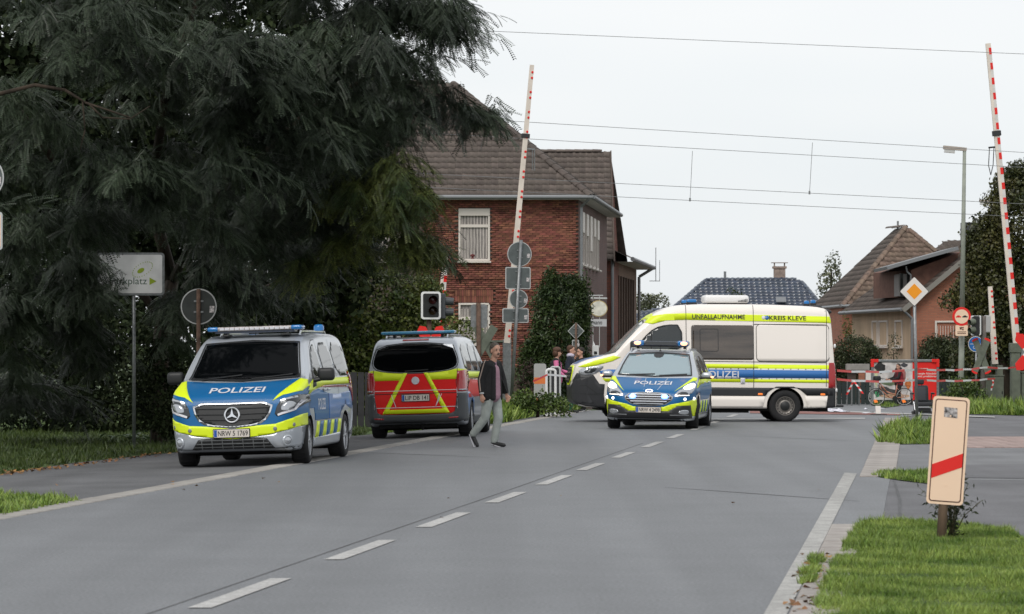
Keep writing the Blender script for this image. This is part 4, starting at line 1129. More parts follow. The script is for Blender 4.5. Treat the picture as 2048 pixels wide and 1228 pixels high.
# gutter stones along the left edge, one metre each
def stones(name, a0, a1, d0, d1, step, m_, off, thick, side=0, label=None, par=None):
    y = a0; proto = None; k = 0
    while y < a1:
        c = cp((d0 + d1) / 2, y + step / 2)
        if proto is None:
            b = MB(); b.box((0, 0, 0), (abs(d1 - d0), step - .022, thick), bev=.008, seg=1)
            o = b.build(name, m_, par); proto = o
        else:
            o = proto.copy(); COL.objects.link(o)
            if k < 300: pass
        o.parent = par
        o.location = (c.x, c.y, gz(c.x, c.y) + off - thick / 2 + random.uniform(-.002, .002))
        o.rotation_euler = (random.uniform(-.003, .003), random.uniform(-.004, .004), -math.atan(CLS) + random.uniform(-.004, .004))
        y += step; k += 1
gl = empty('left_gutter', (0, 0, 0), kind='structure')
stones('gutter_stone', 20, 96, dL - .28, dL + .02, 1.0, M['concrete'], .012, .06, par=gl)
# right: worn painted edge line, then plate gutter
sheet('edge_line', [tuple(cp(dR - .07, 14)[:2]), tuple(cp(dR + .065, 14)[:2]), tuple(cp(dR + .10, 46.6)[:2]), tuple(cp(dR - .07, 47)[:2])], .006, M['edgeline'], **ST)
gr_ = empty('right_gutter', (0, 0, 0), kind='structure')
stones('gutter_plate', 45.5, 84, dR2 + .0, dR2 + .46, 1.0, M['concrete2'], .016, .06, par=gr_)
stones('gutter_plate', 16, 33.0, dR + .085, dR + .40, 1.0, M['concrete2'], .012, .06, par=gr_)
# centre dashes
dash = [((385, 1217), (580, 1158)), ((667, 1120), (797, 1081)), ((857, 1055), (955, 1026)), ((994, 1006), (1070, 985)), ((1097, 970), (1156, 951)), ((1176, 941), (1224, 927)), ((1241, 916), (1282, 905)), ((1294, 895), (1327, 884)), ((1341, 877), (1362, 869))]
ys = []
for a, b_ in dash:
    A, B = G(*a), G(*b_)
    ys.append((A.y, B.y))
y0, y1 = ys[-1]
while y1 < 130:
    y0 += 6.9; y1 = y0 + 3.6; ys.append((y0, y1))
for (ya, yb) in ys + [(14.6, 18.2)]:
    x0 = .075
    sheet('lane_marking', [tuple(cp(-x0, ya)[:2]), tuple(cp(x0, ya)[:2]), tuple(cp(x0, yb)[:2]), tuple(cp(-x0, yb)[:2])], .006, M['paint'], **ST)
sheet('tar_seam', [tuple(cp(-.24, 14)[:2]), tuple(cp(-.225, 14)[:2]), tuple(cp(-.20, 40)[:2]), tuple(cp(-.235, 62)[:2]), tuple(cp(-.25, 62)[:2]), tuple(cp(-.22, 40)[:2])], .003, M['shoulder'], **ST)
for (a_, b_) in (((1330, 975), (1720, 1003)), ((700, 905), (980, 915)), ((1480, 872), (1745, 884))):
    A_, B_ = G(*a_), G(*b_)
    sheet('tar_seam', [(A_.x, A_.y), (B_.x, B_.y), (B_.x, B_.y + .05), ((A_.x + B_.x) / 2, (A_.y + B_.y) / 2 + .12), (A_.x, A_.y + .04)], .003, M['shoulder'], **ST)
# stop lines near the crossing, red cycle surfacing, rails
sheet('stop_line', gp((1330, 838), (1730, 836), (1730, 838.6), (1330, 840.4)), .008, M['paint'], **ST)
sheet('stop_line', gp((1700, 823), (1990, 834), (1990, 836), (1700, 825)), .012, M['paint'], **ST)
M['redway'] = asphalt_grain(mat('red_cycleway_surface', (0.22, 0.10, 0.085), 0.9, noise=.12, nscale=1), 60, .2)
sheet('cycle_crossing', gp((1500, 822), (1800, 826), (1800, 831), (1500, 827)), .010, M['redway'], **ST)
for yy in (100.5, 101.94):
    a = P(300, 800, yy + 9); b_ = P(2300, 800, yy - 6)
    sheet('rail', [(a.x, a.y), (b_.x, b_.y), (b_.x, b_.y + .07), (a.x, a.y + .07)], .016, M['galv'], **ST)

# right side driveway, path, pavement
sheet('driveway', gp((1640, 1062), (1658, 1046), (1712, 957), (1722, 945), (1850, 940), (2400, 940), (2500, 1150), (2048, 1090), (1900, 1046)), -.004, M['drive'], **ST)
sheet('footpath', gp((1722, 953), (1768, 884), (2500, 870), (2500, 968), (1870, 958)), -.002, M['drive2'], **ST)
sheet('driveway', gp((1768, 884), (1800, 834), (1792, 826), (2500, 838), (2500, 874)), -.008, M['drive'], **ST)
sheet('patch', gp((1870, 955), (1905, 930), (2048, 928), (2500, 926), (2500, 962)), .003, M['drive'], **ST)
# crack seam of the driveway joint
sheet('tar_joint', gp((1786, 960), (1790, 960), (1803, 1000), (1801, 1046), (1796, 1046), (1797, 1000)), .001, M['shoulder'], **ST)
# pinkish pavers laid across the footpath
pv = empty('pavement', (0, 0, 0), kind='structure')
q0, q1 = G(1880, 895), G(1880, 874)
b = MB(); b.box((0, 0, 0), (.285, .285, .06), bev=.006, seg=1); po = b.build('paver', M['paver'], pv)
first = True
yy = q0.y
k = 0
while yy < q1.y and k < 298:
    xx = G(1880, 880).x
    x1 = (2085 - 1024) / F * yy
    while xx < x1 and k < 298:
        o = po if first else po.copy()
        if not first: COL.objects.link(o)
        first = False; o.parent = pv
        o.location = (xx, yy, -.016 + random.uniform(-.0015, .0015)); k += 1
        xx += .298
    yy += .298
# worn yellow leaves by the kerb are added with the grass
# verges
VER = []
def verge(name, px, off=-.002, m_=None):
    pts = gp(*px)
    VER.append((name, pts))
    return sheet(name, pts, off, m_ or M['verge'], **ST)
verge('right_verge', [(1722, 1048), (1900, 1046), (2010, 1062), (2060, 1084), (2500, 1190), (2500, 1420), (1570, 1420), (1612, 1262), (1636, 1200), (1664, 1135), (1694, 1085)], .004)
verge('middle_verge', [(1742, 952), (1768, 943), (1850, 942), (1900, 940), (1925, 965), (1860, 968), (1800, 961)], .008)
verge('island_verge', [(1758, 886), (1766, 872), (1795, 853), (1862, 852), (1905, 868), (1905, 888), (1800, 889)], .008)
verge('left_verge', [(-400, 975), (0, 948), (150, 925), (345, 905), (700, 872), (1000, 846), (1100, 826), (1168, 823), (1160, 815), (700, 800), (-400, 800)], .0)
verge('shoulder_verge', [(-300, 985), (0, 988), (120, 998), (168, 1004), (135, 1008), (0, 1033), (-300, 1090)], .006)
verge('crossing_verge', [(1905, 818), (1935, 828), (2048, 831), (2400, 838), (2400, 800), (1905, 800)], .006)
verge('bollard_verge', [(1742, 810), (1770, 816), (1800, 812), (1795, 805), (1750, 805)], .02)

# ------------------------------------------------------------------ grass blades
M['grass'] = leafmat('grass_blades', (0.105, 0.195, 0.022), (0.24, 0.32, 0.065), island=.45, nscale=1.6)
M['grassdark'] = leafmat('shade_painted_grass_blades', (0.040, 0.072, 0.012), (0.07, 0.10, 0.02), island=.35, nscale=3)  # dark copy of the grass colour, with the tree's shade painted in
def inpoly(pts, x, y):
    n = len(pts); c = np.zeros(len(x), bool); j = n - 1
    for i in range(n):
        xi, yi = pts[i]; xj, yj = pts[j]
        if yi != yj:
            c ^= ((yi > y) != (yj > y)) & (x < (xj - xi) * (y - yi) / (yj - yi) + xi)
        j = i
    return c
def grass(name, pts, n, h, m_, clip=None, lab=None, zoff=0.0, wid=1.0):
    xs = np.array([p[0] for p in pts]); ysn = np.array([p[1] for p in pts])
    lo = [xs.min(), ysn.min()]; hi = [xs.max(), ysn.max()]
    if clip: lo = [max(lo[0], clip[0]), max(lo[1], clip[1])]; hi = [min(hi[0], clip[2]), min(hi[1], clip[3])]
    X = RNG.uniform(lo[0], hi[0], n); Y = RNG.uniform(lo[1], hi[1], n)
    k = inpoly(pts, X, Y); X, Y = X[k], Y[k]
    clump = .75 + .45 * np.sin(X * 3.1 + 1.3 * np.sin(Y * 1.9)) * np.sin(Y * 2.3 + X)
    # tuft template: 5 bent blades
    tv, tf = [], []
    rr = random.Random(3)
    for i in range(5):
        a = rr.uniform(0, 6.28); r0 = rr.uniform(0, .35); px_, py_ = r0 * math.cos(a * 2.1), r0 * math.sin(a * 2.1)
        dx, dy = math.cos(a), math.sin(a); w = .07 * wid; hh = rr.uniform(.6, 1.15); ln = rr.uniform(.1, .6)
        b0 = len(tv)
        tv += [(px_ - dy * w, py_ + dx * w, 0), (px_ + dy * w, py_ - dx * w, 0), (px_ + dx * ln * .4 + dy * w * .6, py_ + dy * ln * .4 - dx * w * .6, hh * .6), (px_ + dx * ln * .4 - dy * w * .6, py_ + dy * ln * .4 + dx * w * .6, hh * .6), (px_ + dx * ln, py_ + dy * ln, hh), (px_ + dx * ln, py_ + dy * ln, hh)]
        tf += [(b0, b0 + 1, b0 + 2), (b0, b0 + 2, b0 + 3), (b0 + 3, b0 + 2, b0 + 4)]
    sp = RNG.uniform(0, 6.28, len(X))
    R = np.zeros((len(X), 3, 3)); R[:, 0, 0] = np.cos(sp); R[:, 0, 1] = -np.sin(sp); R[:, 1, 0] = np.sin(sp); R[:, 1, 1] = np.cos(sp); R[:, 2, 2] = 1; R[:, 0, 2] = RNG.normal(0, .35, len(X)); R[:, 1, 2] = RNG.normal(0, .35, len(X)); R[:, 2, 2] = RNG.uniform(.6, 1.15, len(X))
    Z = np.array([gz(a, b2) for a, b2 in zip(X, Y)]) + zoff
    return scatter_mesh(name, tv, tf, np.stack([X, Y, Z], 1), R, h * clump * RNG.uniform(.6, 1.25, len(X)), m_, kind='stuff',
                        label=lab, cat='grass')
V = dict((n, p) for n, p in VER)
grass('grass', V['right_verge'], 92000, .066, M['grass'], wid=.75, clip=(1.0, 19, 7.2, 40), lab='bright mown grass around the white marker board')
grass('grass', V['middle_verge'], 2600, .09, M['grass'], lab='thin grass strip between driveway and footpath')
grass('grass', V['island_verge'], 5200, .22, M['grass'], lab='tuft of long grass round the foot of the priority sign pole')
grass('grass', V['shoulder_verge'], 12000, .10, M['grass'], clip=(-9, 28, 0, 42), lab='bright grass tongue at the left edge beside the gutter')
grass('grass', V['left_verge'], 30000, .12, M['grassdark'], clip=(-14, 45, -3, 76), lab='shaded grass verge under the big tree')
grass('grass', V['left_verge'], 22000, .32, M['grass'], clip=(-2.6, 66, 3, 95), lab='long roadside grass behind the walking man')
grass('grass', V['crossing_verge'], 16000, .30, M['grass'], clip=(8, 80, 20, 110), lab='long grass in front of the grey green barrier cabinets')
grass('grass', V['bollard_verge'], 500, .22, M['grass'], lab='small grass tuft beside the bicycle')

for i_, q_ in enumerate(([(1618, 1122), (1640, 1118), (1648, 1128), (1622, 1132)], [(1606, 1140), (1640, 1136), (1640, 1150), (1604, 1152)], [(1604, 1160), (1632, 1158), (1630, 1168), (1602, 1170)]  )):
    grass('weeds', gp(*q_), 320, .07, M['grass'], lab=('small', 'widest', 'lowest', 'farthest')[i_] + ' weed tuft growing in the joints of the right gutter')
# leaf litter: small curled leaves
M['litter'] = mat('dry_leaves', (0.20, 0.10, 0.035), 0.7, island=.5, noise=.3, nscale=5)
def litter(name, px_line, n, spread, lab, size=.035):
    pts = [G(*p) for p in px_line]
    pos = []
    for _ in range(n):
        i = random.randrange(len(pts) - 1); t = random.random()
        c = pts[i].lerp(pts[i + 1], t)
        x, y = c.x + random.gauss(0, spread), c.y + random.gauss(0, spread * 2)
        pos.append((x, y, gz(x, y) + .012))
    tv = [(-.5, -.9, 0), (.5, -.7, .25), (.45, .8, 0), (-.45, .9, .3)]; tf = [(0, 1, 2, 3)]
    nm = np.stack([RNG.normal(0, .3, n), RNG.normal(0, .3, n), np.ones(n)], 1)
    scatter_mesh(name, tv, tf, np.array(pos), frames(nm), RNG.uniform(.5, 1.3, n) * size, M['litter'], kind='stuff', label=lab, cat='leaves')
litter('leaf_litter', [(0, 950), (120, 935), (345, 905)], 260, .12, 'brown leaves along the edge of the shaded verge')
litter('leaf_litter', [(1595, 1228), (1625, 1150), (1640, 1110)], 90, .06, 'yellow brown leaves in the gutter beside the mown grass', .03)
litter('leaf_litter', [(60, 960), (300, 1000), (500, 930), (900, 1000), (1400, 950), (1300, 1150)], 12, .9, 'a few leaves scattered over the asphalt', .03)

# ================================================================== BUILDINGS
M['brick'] = mat('red_brown_brick', (0.185, 0.068, 0.046), 0.85, objrand=.38, noise=.18, nscale=6, bump=.3, bscale=60)
M['brickI'] = mat('red_brown_brick_wall', (0.185, 0.068, 0.046), 0.85, island=.38, noise=.18, nscale=6, bump=.3, bscale=60)
M['mortar'] = mat('dark_mortar', (0.075, 0.055, 0.045), 0.95)
M['tile'] = mat('grey_brown_roof_tile', (0.092, 0.074, 0.064), 0.8, objrand=.20, noise=.25, nscale=3, bump=.3, bscale=40)
M['tileI'] = mat('grey_brown_roof_tile_rest', (0.092, 0.074, 0.064), 0.8, island=.20, noise=.25, nscale=3, bump=.3, bscale=40)
M['tilet'] = mat('weathered_brown_tile', (0.135, 0.095, 0.072), 0.8, objrand=.22, noise=.3, nscale=4)
M['tiletI'] = mat('weathered_brown_tile_rest', (0.135, 0.095, 0.072), 0.8, island=.22, noise=.3, nscale=4)
M['tileb'] = mat('blue_glazed_tile', (0.035, 0.048, 0.075), 0.28, objrand=.22, coat=.4)
M['tilebI'] = mat('blue_glazed_tile_rest', (0.035, 0.048, 0.075), 0.28, island=.22, coat=.4)
M['wframe'] = mat('window_frame_white', (0.62, 0.57, 0.52), 0.5)
M['curtain'] = mat('net_curtain', (0.22, 0.20, 0.19), 0.8, noise=.4, nscale=8, stretch=(4, 1, .3))
M['paneglass'] = mat('window_pane', (0.02, 0.022, 0.022), 0.04, ior=1.6)
M['zinc'] = mat('zinc_gutter', (0.22, 0.23, 0.24), 0.5, .5)
M['soffit'] = mat('white_soffit', (0.52, 0.50, 0.48), 0.6)
def brickmat(name, c1, c2, mort, sc=1.0, rot=False):
    m = bpy.data.materials.new(name); m.use_nodes = True; t = m.node_tree; b = t.nodes['Principled BSDF']
    tcn = t.nodes.new('ShaderNodeTexCoord'); sep = t.nodes.new('ShaderNodeSeparateXYZ'); cmb = t.nodes.new('ShaderNodeCombineXYZ')
    t.links.new(tcn.outputs['Object'], sep.inputs[0])
    ad = t.nodes.new('ShaderNodeMath'); ad.operation = 'ADD'
    t.links.new(sep.outputs[0], ad.inputs[0]); t.links.new(sep.outputs[1], ad.inputs[1])
    t.links.new(ad.outputs[0], cmb.inputs[0]); t.links.new(sep.outputs[2], cmb.inputs[1])
    br = t.nodes.new('ShaderNodeTexBrick'); br.inputs['Color1'].default_value = (*c1, 1); br.inputs['Color2'].default_value = (*c2, 1); br.inputs['Mortar'].default_value = (*mort, 1)
    br.inputs['Scale'].default_value = 1; br.inputs['Brick Width'].default_value = .25 * sc; br.inputs['Row Height'].default_value = .075 * sc; br.inputs['Mortar Size'].default_value = .008
    t.links.new(cmb.outputs[0], br.inputs['Vector'])
    n = t.nodes.new('ShaderNodeTexNoise'); n.inputs['Scale'].default_value = .9; n.inputs['Detail'].default_value = 6
    t.links.new(tcn.outputs['Object'], n.inputs['Vector'])
    mr = t.nodes.new('ShaderNodeMapRange'); mr.inputs['To Min'].default_value = .75; mr.inputs['To Max'].default_value = 1.2
    t.links.new(n.outputs[0], mr.inputs['Value'])
    h = t.nodes.new('ShaderNodeHueSaturation'); t.links.new(br.outputs['Color'], h.inputs['Color']); t.links.new(mr.outputs[0], h.inputs['Value'])
    t.links.new(h.outputs[0], b.inputs['Base Color']); b.inputs['Roughness'].default_value = .9
    bp = t.nodes.new('ShaderNodeBump'); bp.inputs['Strength'].default_value = .5; bp.inputs['Distance'].default_value = .01; bp.invert = True
    t.links.new(br.outputs['Fac'], bp.inputs['Height']); t.links.new(bp.outputs[0], b.inputs['Normal'])
    return m
M['bricktex'] = brickmat('brick_courses', (0.22, 0.07, 0.045), (0.13, 0.045, 0.035), (0.10, 0.075, 0.06))
M['brickpurple'] = brickmat('purple_grey_brick_courses', (0.16, 0.085, 0.075), (0.11, 0.065, 0.06), (0.13, 0.11, 0.10))
M['bricktan'] = brickmat('tan_brick_courses', (0.24, 0.15, 0.105), (0.17, 0.11, 0.08), (0.13, 0.10, 0.08))
M['brickorange'] = brickmat('orange_brown_brick_courses', (0.36, 0.135, 0.080), (0.28, 0.105, 0.065), (0.22, 0.13, 0.09))
M['beige'] = mat('beige_render', (0.50, 0.37, 0.25), 0.9, noise=.12, nscale=1.5, stretch=(1, 1, .4))
M['browncheek'] = mat('brown_slate_cladding', (0.145, 0.072, 0.052), 0.8, noise=.15, nscale=4)

def tile_tmpl(w, l):
    vs, fs = [], []
    prof = [(0, .012), (.18, .035), (.38, .022), (.7, .0), (1, .012)]
    for j, yy in enumerate((0, l * 1.12)):
        for u, z in prof: vs.append((u * w, yy, z + (.030 if j == 0 else -.002)))
    for i in range(4): fs.append((i, i + 1, 5 + i + 1, 5 + i))
    b0 = len(vs)
    for u, z in prof: vs.append((u * w, 0.0, z - .004))
    for i in range(4): fs.append((b0 + i, b0 + i + 1, i + 1, i))
    return vs, fs

def tile_roof(parent, O, U, Vv, poly, m_single, m_rest, w=.26, l=.34, maxn=290, prefer=None):
    """O origin, U along the eave, Vv up the slope (unit vectors), poly in (u, v) metres"""
    O, U, Vv = Vector(O), Vector(U).normalized(), Vector(Vv).normalized()
    N = U.cross(Vv).normalized()
    if N.z < 0: N = -N
    T = Matrix(((U.x, Vv.x, N.x, O.x), (U.y, Vv.y, N.y, O.y), (U.z, Vv.z, N.z, O.z), (0, 0, 0, 1)))
    b = MB(T); b.prism(poly, -.05, -.004); b.build('roof', m_rest, parent)
    us = [p[0] for p in poly]; vs_ = [p[1] for p in poly]
    cells = []
    v = min(vs_)
    row = 0
    while v < max(vs_) - l * .3:
        u = min(us)
        while u < max(us):
            cells.append((u, v)); u += w
        v += l; row += 1
    cx = np.array([c[0] + w / 2 for c in cells]); cy = np.array([c[1] + l / 2 for c in cells])
    k = inpoly(poly, cx - w * .32, cy) & inpoly(poly, cx + w * .32, cy)
    cells = [c for c, kk in zip(cells, k) if kk]
    if prefer: cells.sort(key=lambda c: prefer(T @ Vector((c[0], c[1], 0))))
    tv, tf = tile_tmpl(w, l)
    me = bpy.data.meshes.new('roof_tile'); me.from_pydata(tv, [], tf); me.materials.append(m_single)
    for p_ in me.polygons: p_.use_smooth = True
    Rm = T.to_3x3().to_4x4()
    for c in cells[:maxn]:
        o = bpy.data.objects.new('roof_tile', me); COL.objects.link(o); o.parent = parent
        loc = T @ Vector((c[0], c[1], .004))
        q = (T.to_3x3() @ Matrix.Rotation(random.uniform(-.012, .012), 3, 'Z') @ Matrix.Rotation(random.uniform(-.015, .015), 3, 'X')).to_4x4()
        q.translation = loc; o.matrix_local = q
    rest = cells[maxn:]
    if rest:
        pos = np.array([tuple(T @ Vector((c[0], c[1], .004))) for c in rest])
        R = np.repeat(np.array(T.to_3x3())[None], len(rest), 0)
        scatter_mesh('roof_tiles', tv, tf, pos, R, np.ones(len(rest)), m_rest, parent, kind='stuff')
    return T

def ridge_caps(parent, a, b_, m_, r=.11, step=.38, name='ridge_tile'):
    a, b_ = Vector(a), Vector(b_); d = b_ - a; n = max(1, int(d.length / step)); d.normalize()
    q = d.to_track_quat('X', 'Z').to_matrix().to_4x4()
    vs, fs = [], []
    for j, (xx, rr) in enumerate(((0, r * 1.12), (step * 1.05, r * .95))):
        for i in range(7):
            t = math.pi * i / 6; vs.append((xx, rr * 1.25 * math.cos(t), rr * .8 * math.sin(t) - .03))
    for i in range(6): fs.append((i, i + 1, 8 + i, 7 + i))
    me = bpy.data.meshes.new(name); me.from_pydata(vs, [], fs); me.materials.append(m_)
    for i in range(n):
        o = bpy.data.objects.new(name, me); COL.objects.link(o); o.parent = parent
        mt = q.copy(); mt.translation = a + d * step * i + Vector((0, 0, .03)); o.matrix_local = mt

def window(parent, c, w, h, ux=Vector((1, 0, 0)), out=Vector((0, -1, 0)), shutter=0.0, transom=0.0, curtain=True, sill=True, depth=.10):
    """c = centre of the opening on the outer wall face"""
    up = Vector((0, 0, 1))
    T = Matrix(((ux.x, up.x, out.x, c[0]), (ux.y, up.y, out.y, c[1]), (ux.z, up.z, out.z, c[2]), (0, 0, 0, 1)))
    b = MB(T); f = .075
    for x0, y0, ww, hh in ((-w / 2 + f / 2, 0, f, h), (w / 2 - f / 2, 0, f, h), (0, h / 2 - f / 2, w, f), (0, -h / 2 + f / 2, w, f)):
        b.box((x0, y0, .005), (ww - (0 if ww == f else 2 * f + .002), hh, .08), bev=.008, seg=1)
    if transom:
        b.box((0, h / 2 - transom, .003), (w - 2 * f - .002, f * 1.4, .06))
    if shutter: b.box((0, h / 2 - shutter / 2, .035), (w - .02, shutter, .06), bev=.006, seg=1)
    fr_ = b.build('window', M['wframe'], parent)
    b = MB(T); b.box((0, 0, -.03), (w - .1, h - .1, .01)); b.build('pane', M['paneglass'] if not curtain else M['curtain'], fr_)
    if curtain:
        b = MB(T)
        for i in range(int(w / .11)):
            x = -w / 2 + .12 + i * .11
            b.box((x, -.05, -.018), (.02, h - .32, .012))
        b.build('curtain_fold', M['wframe'], fr_)
    if sill:
        b = MB(T); b.box((0, -h / 2 - .04, .07), (w + .08, .06, .16), bev=.01, seg=1); b.build('sill', M['wframe'], fr_)
    return fr_

def wall_panel(parent, a, b_, z0, z1, m_, th=.3, name='wall', gable=None):
    """a, b_ xy ends on the outer face; the wall thickness goes to the left of a->b"""
    a, b_ = Vector((a[0], a[1], 0)), Vector((b_[0], b_[1], 0)); d = (b_ - a); L_ = d.length; d.normalize(); nn = Vector((-d.y, d.x, 0))
    T = Matrix(((d.x, 0, nn.x, a.x), (d.y, 0, nn.y, a.y), (0, 1, 0, 0), (0, 0, 0, 1)))
    z0 -= .6; pts = [(0, z0), (L_, z0), (L_, z1)] + ([(gable[0] * L_, gable[1])] if gable else []) + [(0, z1)]
    b = MB(T); b.prism(pts, th, 0)
    return b.build(name, m_, parent)

# ------------------------------------------------ main brick house
ZF = 125.0
def X_(px, z): return (px - 1024) / F * z
def Zh(py, z): return CAMH + (700 - py) / F * z
xe = X_(1157, ZF); eave = Zh(394, ZF)
hs = empty('brick_house', (xe, ZF, 0), label='large red brick house with hipped grey tile roof behind the left barrier', cat='house')
hinv = Matrix.Translation((-xe, -ZF, 0))
LW = 11.0
DX, DZ = 1.45, 16.0           # depth direction of the right wall
dv = Vector((DX, DZ, 0)).normalized()
# walls (local coordinates: corner at origin)
front_x0 = -LW
def lx(px): return X_(px, ZF) - xe
openings = [(lx(917), lx(980), Zh(522, ZF), Zh(417, ZF)), (lx(917), lx(980), Zh(688, ZF), Zh(606, ZF)), (lx(740), lx(800), Zh(522, ZF), Zh(417, ZF))]
# core wall set back behind the bricks, with openings cut as strips
def wall_with_holes(parent, x0, x1, z0, z1, holes, y0, th, m_, name='wall'):
    b = MB()
    xs = sorted({x0, x1} | {h for o in holes for h in o[:2]})
    zs = sorted({z0, z1} | {h for o in holes for h in o[2:]})
    for i in range(len(xs) - 1):
        for j in range(len(zs) - 1):
            cx_, cz_ = (xs[i] + xs[i + 1]) / 2, (zs[j] + zs[j + 1]) / 2
            if any(o[0] < cx_ < o[1] and o[2] < cz_ < o[3] for o in holes): continue
            b.box((cx_, y0 + th / 2, cz_), (xs[i + 1] - xs[i], th, zs[j + 1] - zs[j]))
    bmesh.ops.remove_doubles(b.bm, verts=b.bm.verts, dist=1e-4)
    return b.build(name, m_, parent)
wall_with_holes(hs, front_x0, 0, -.6, eave, openings, .012, .28, M['mortar'])
for o in openings:
    b = MB(); b.box(((o[0] + o[1]) / 2, .45, (o[2] + o[3]) / 2), (o[1] - o[0] + .2, .05, o[3] - o[2] + .2)); b.build('room_backing', M['arch'], hs)
# bricks
BW, BH = .24, .0755
bme = {}
def brick_mesh(w, m_):
    key = (round(w, 3), m_.name)
    if key not in bme:
        b = MB(); b.box((0, 0, 0), (w, .06, BH - .010)); o = b.build('brick', m_, None); bme[key] = o.data; bpy.data.objects.remove(o)
    return bme[key]
rest_pos, rest_w = [], []
cnt = 0
nrow = int((eave - 1.0) / BH)
cells = []
for r_ in range(nrow):
    z = 1.0 + (r_ + .5) * BH
    band = 0.0
    if z < Zh(530, ZF):                       # lower storey: groups of projecting courses
        band = .03 if (r_ % 6) in (0, 1, 2) else 0.0
    x = -5.6 + (BW / 2 if r_ % 2 else 0)
    while x < 0.0:
        w = min(BW - .01, 0.0 - x)
        cxm = x + w / 2
        if w > .08 and not any(o[0] - .02 < cxm < o[1] + .02 and o[2] - .02 < z < o[3] + .02 for o in openings) \
           and not (openings[1][0] - .1 < cxm < openings[1][1] + .1 and openings[1][3] - .02 < z < openings[1][3] + .45):
            cells.append((cxm, z, w, band))
        x += BW
cells.sort(key=lambda c: abs(c[0] + 1.6) + abs(c[1] - 5.6))
for c in cells:
    if cnt < 270 and abs(c[2] - (BW - .01)) < .002:
        o = bpy.data.objects.new('brick', brick_mesh(BW - .01, M['brick'])); COL.objects.link(o); o.parent = hs
        o.location = (c[0], -c[3] + random.uniform(-.003, .003) + .015, c[1]); cnt += 1
    else: rest_pos.append(c)
tv = [(x, y, z) for x in (-.5, .5) for y in (-.03, .03) for z in (-(BH - .01) / 2, (BH - .01) / 2)]
tf = [(0, 1, 3, 2), (4, 6, 7, 5), (0, 4, 5, 1), (2, 3, 7, 6), (0, 2, 6, 4), (1, 5, 7, 3)]
Rr = np.zeros((len(rest_pos), 3, 3)); Rr[:, 0, 0] = [c[2] for c in rest_pos]; Rr[:, 1, 1] = 1; Rr[:, 2, 2] = 1
scatter_mesh('bricks', tv, tf, np.array([(c[0], -c[3] + .015, c[1]) for c in rest_pos]), Rr, np.ones(len(rest_pos)), M['brickI'], hs, kind='stuff')
# soldier course over the lower window
sx = openings[1][0] - .08
while sx < openings[1][1] + .08:
    o = bpy.data.objects.new('brick', brick_mesh(BW - .01, M['brick'])); COL.objects.link(o); o.parent = hs
    o.rotation_euler = (0, math.pi / 2, 0); o.location = (sx, -.012, openings[1][3] + .13)
    o2 = o.copy(); COL.objects.link(o2); o2.location = (sx, -.012, openings[1][3] + .37); sx += BH
for i, o in enumerate(openings):
    w_ = o[1] - o[0]; h_ = o[3] - o[2]
    wn = window(hs, ((o[0] + o[1]) / 2, .0, (o[2] + o[3]) / 2), w_, h_, shutter=.26 if i != 1 else 0, transom=.62 if i != 1 else .55)
b = MB(); b.ball((lx(945), .02, Zh(511, ZF)), (.1, .05, .06), 1); b.box((lx(945), .02, Zh(517, ZF)), (.1, .05, .1)); b.build('flower_pot', mat('dark_red_flowers', (.12, .03, .03), .8), hs)
# right wall (receding), depth 16 m
ang = math.atan2(DZ, DX)
U2 = Vector((math.cos(ang), math.sin(ang), 0))
outR = Vector((U2.y, -U2.x, 0))
b = MB(Matrix(((U2.x, 0, -outR.x, 0), (U2.y, 0, -outR.y, 0), (0, 1, 0, 0), (0, 0, 0, 1))))
b.prism([(0.02, -.6), (DZ, -.6), (DZ, eave), (0.02, eave)], .28, .0)
b.build('side_wall', M['brickpurple'], hs)
for i, t in enumerate((1.1, 3.2, 5.2, 7.2, 9.2)):
    c = U2 * (t + .6) + outR * .02
    w_ = window(hs, (c.x, c.y, Zh(474, ZF)), 1.0, 1.9, ux=U2, out=outR, shutter=(.75, .8, 1.3, .7, .75)[i], curtain=False)
b = MB(); b.box((-LW / 2, 8, eave / 2), (LW - .6, 15, eave - .1)); 
b.build('core', M['mortar'], hs)
# roof
ov = .45
apx, apy, apz = X_(905, 130.2) - xe, 5.2, Zh(165, 130.2)
e0 = Vector((-LW - ov, -ov, eave)); e1 = Vector((ov + .02, -ov, eave))
fl = e1.x - e0.x
apex = Vector((apx, apy, apz)); apex2 = Vector((-LW - apx, apy, apz))
U = Vector((1, 0, 0)); Vs = Vector((0, apy + ov, apz - eave)).normalized(); sl = math.hypot(apy + ov, apz - eave)
tile_roof(hs, e0, U, Vs, [(0, 0), (fl, 0), (apx - e0.x, sl), (apx - .5 - e0.x, sl), (apex2.x - e0.x, sl)] if apex2.x < apx else [(0, 0), (fl, 0), (apx - e0.x, sl)], M['tile'], M['tileI'],
          prefer=lambda p_: abs(p_.x + 2.2) * .8 + abs(p_.z - 8.6))
# right roof plane
e2 = e1 + U2 * (DZ + .9)
back = apex + U2 * (DZ - 9)
nrm = (apex - e1)
Vr = (nrm - U2 * nrm.dot(U2)); slr = Vr.length; Vr.normalize()
tile_roof(hs, e1, U2, Vr, [(0, 0), ((e2 - e1).length, 0), ((back - e1).dot(U2), slr), ((apex - e1).dot(U2), slr)], M['tile'], M['tileI'], maxn=0)
ridge_caps(hs, e1, apex, M['tile'], r=.13)
ridge_caps(hs, apex2, apex, M['tile'], r=.13) if apex2.x < apx else None
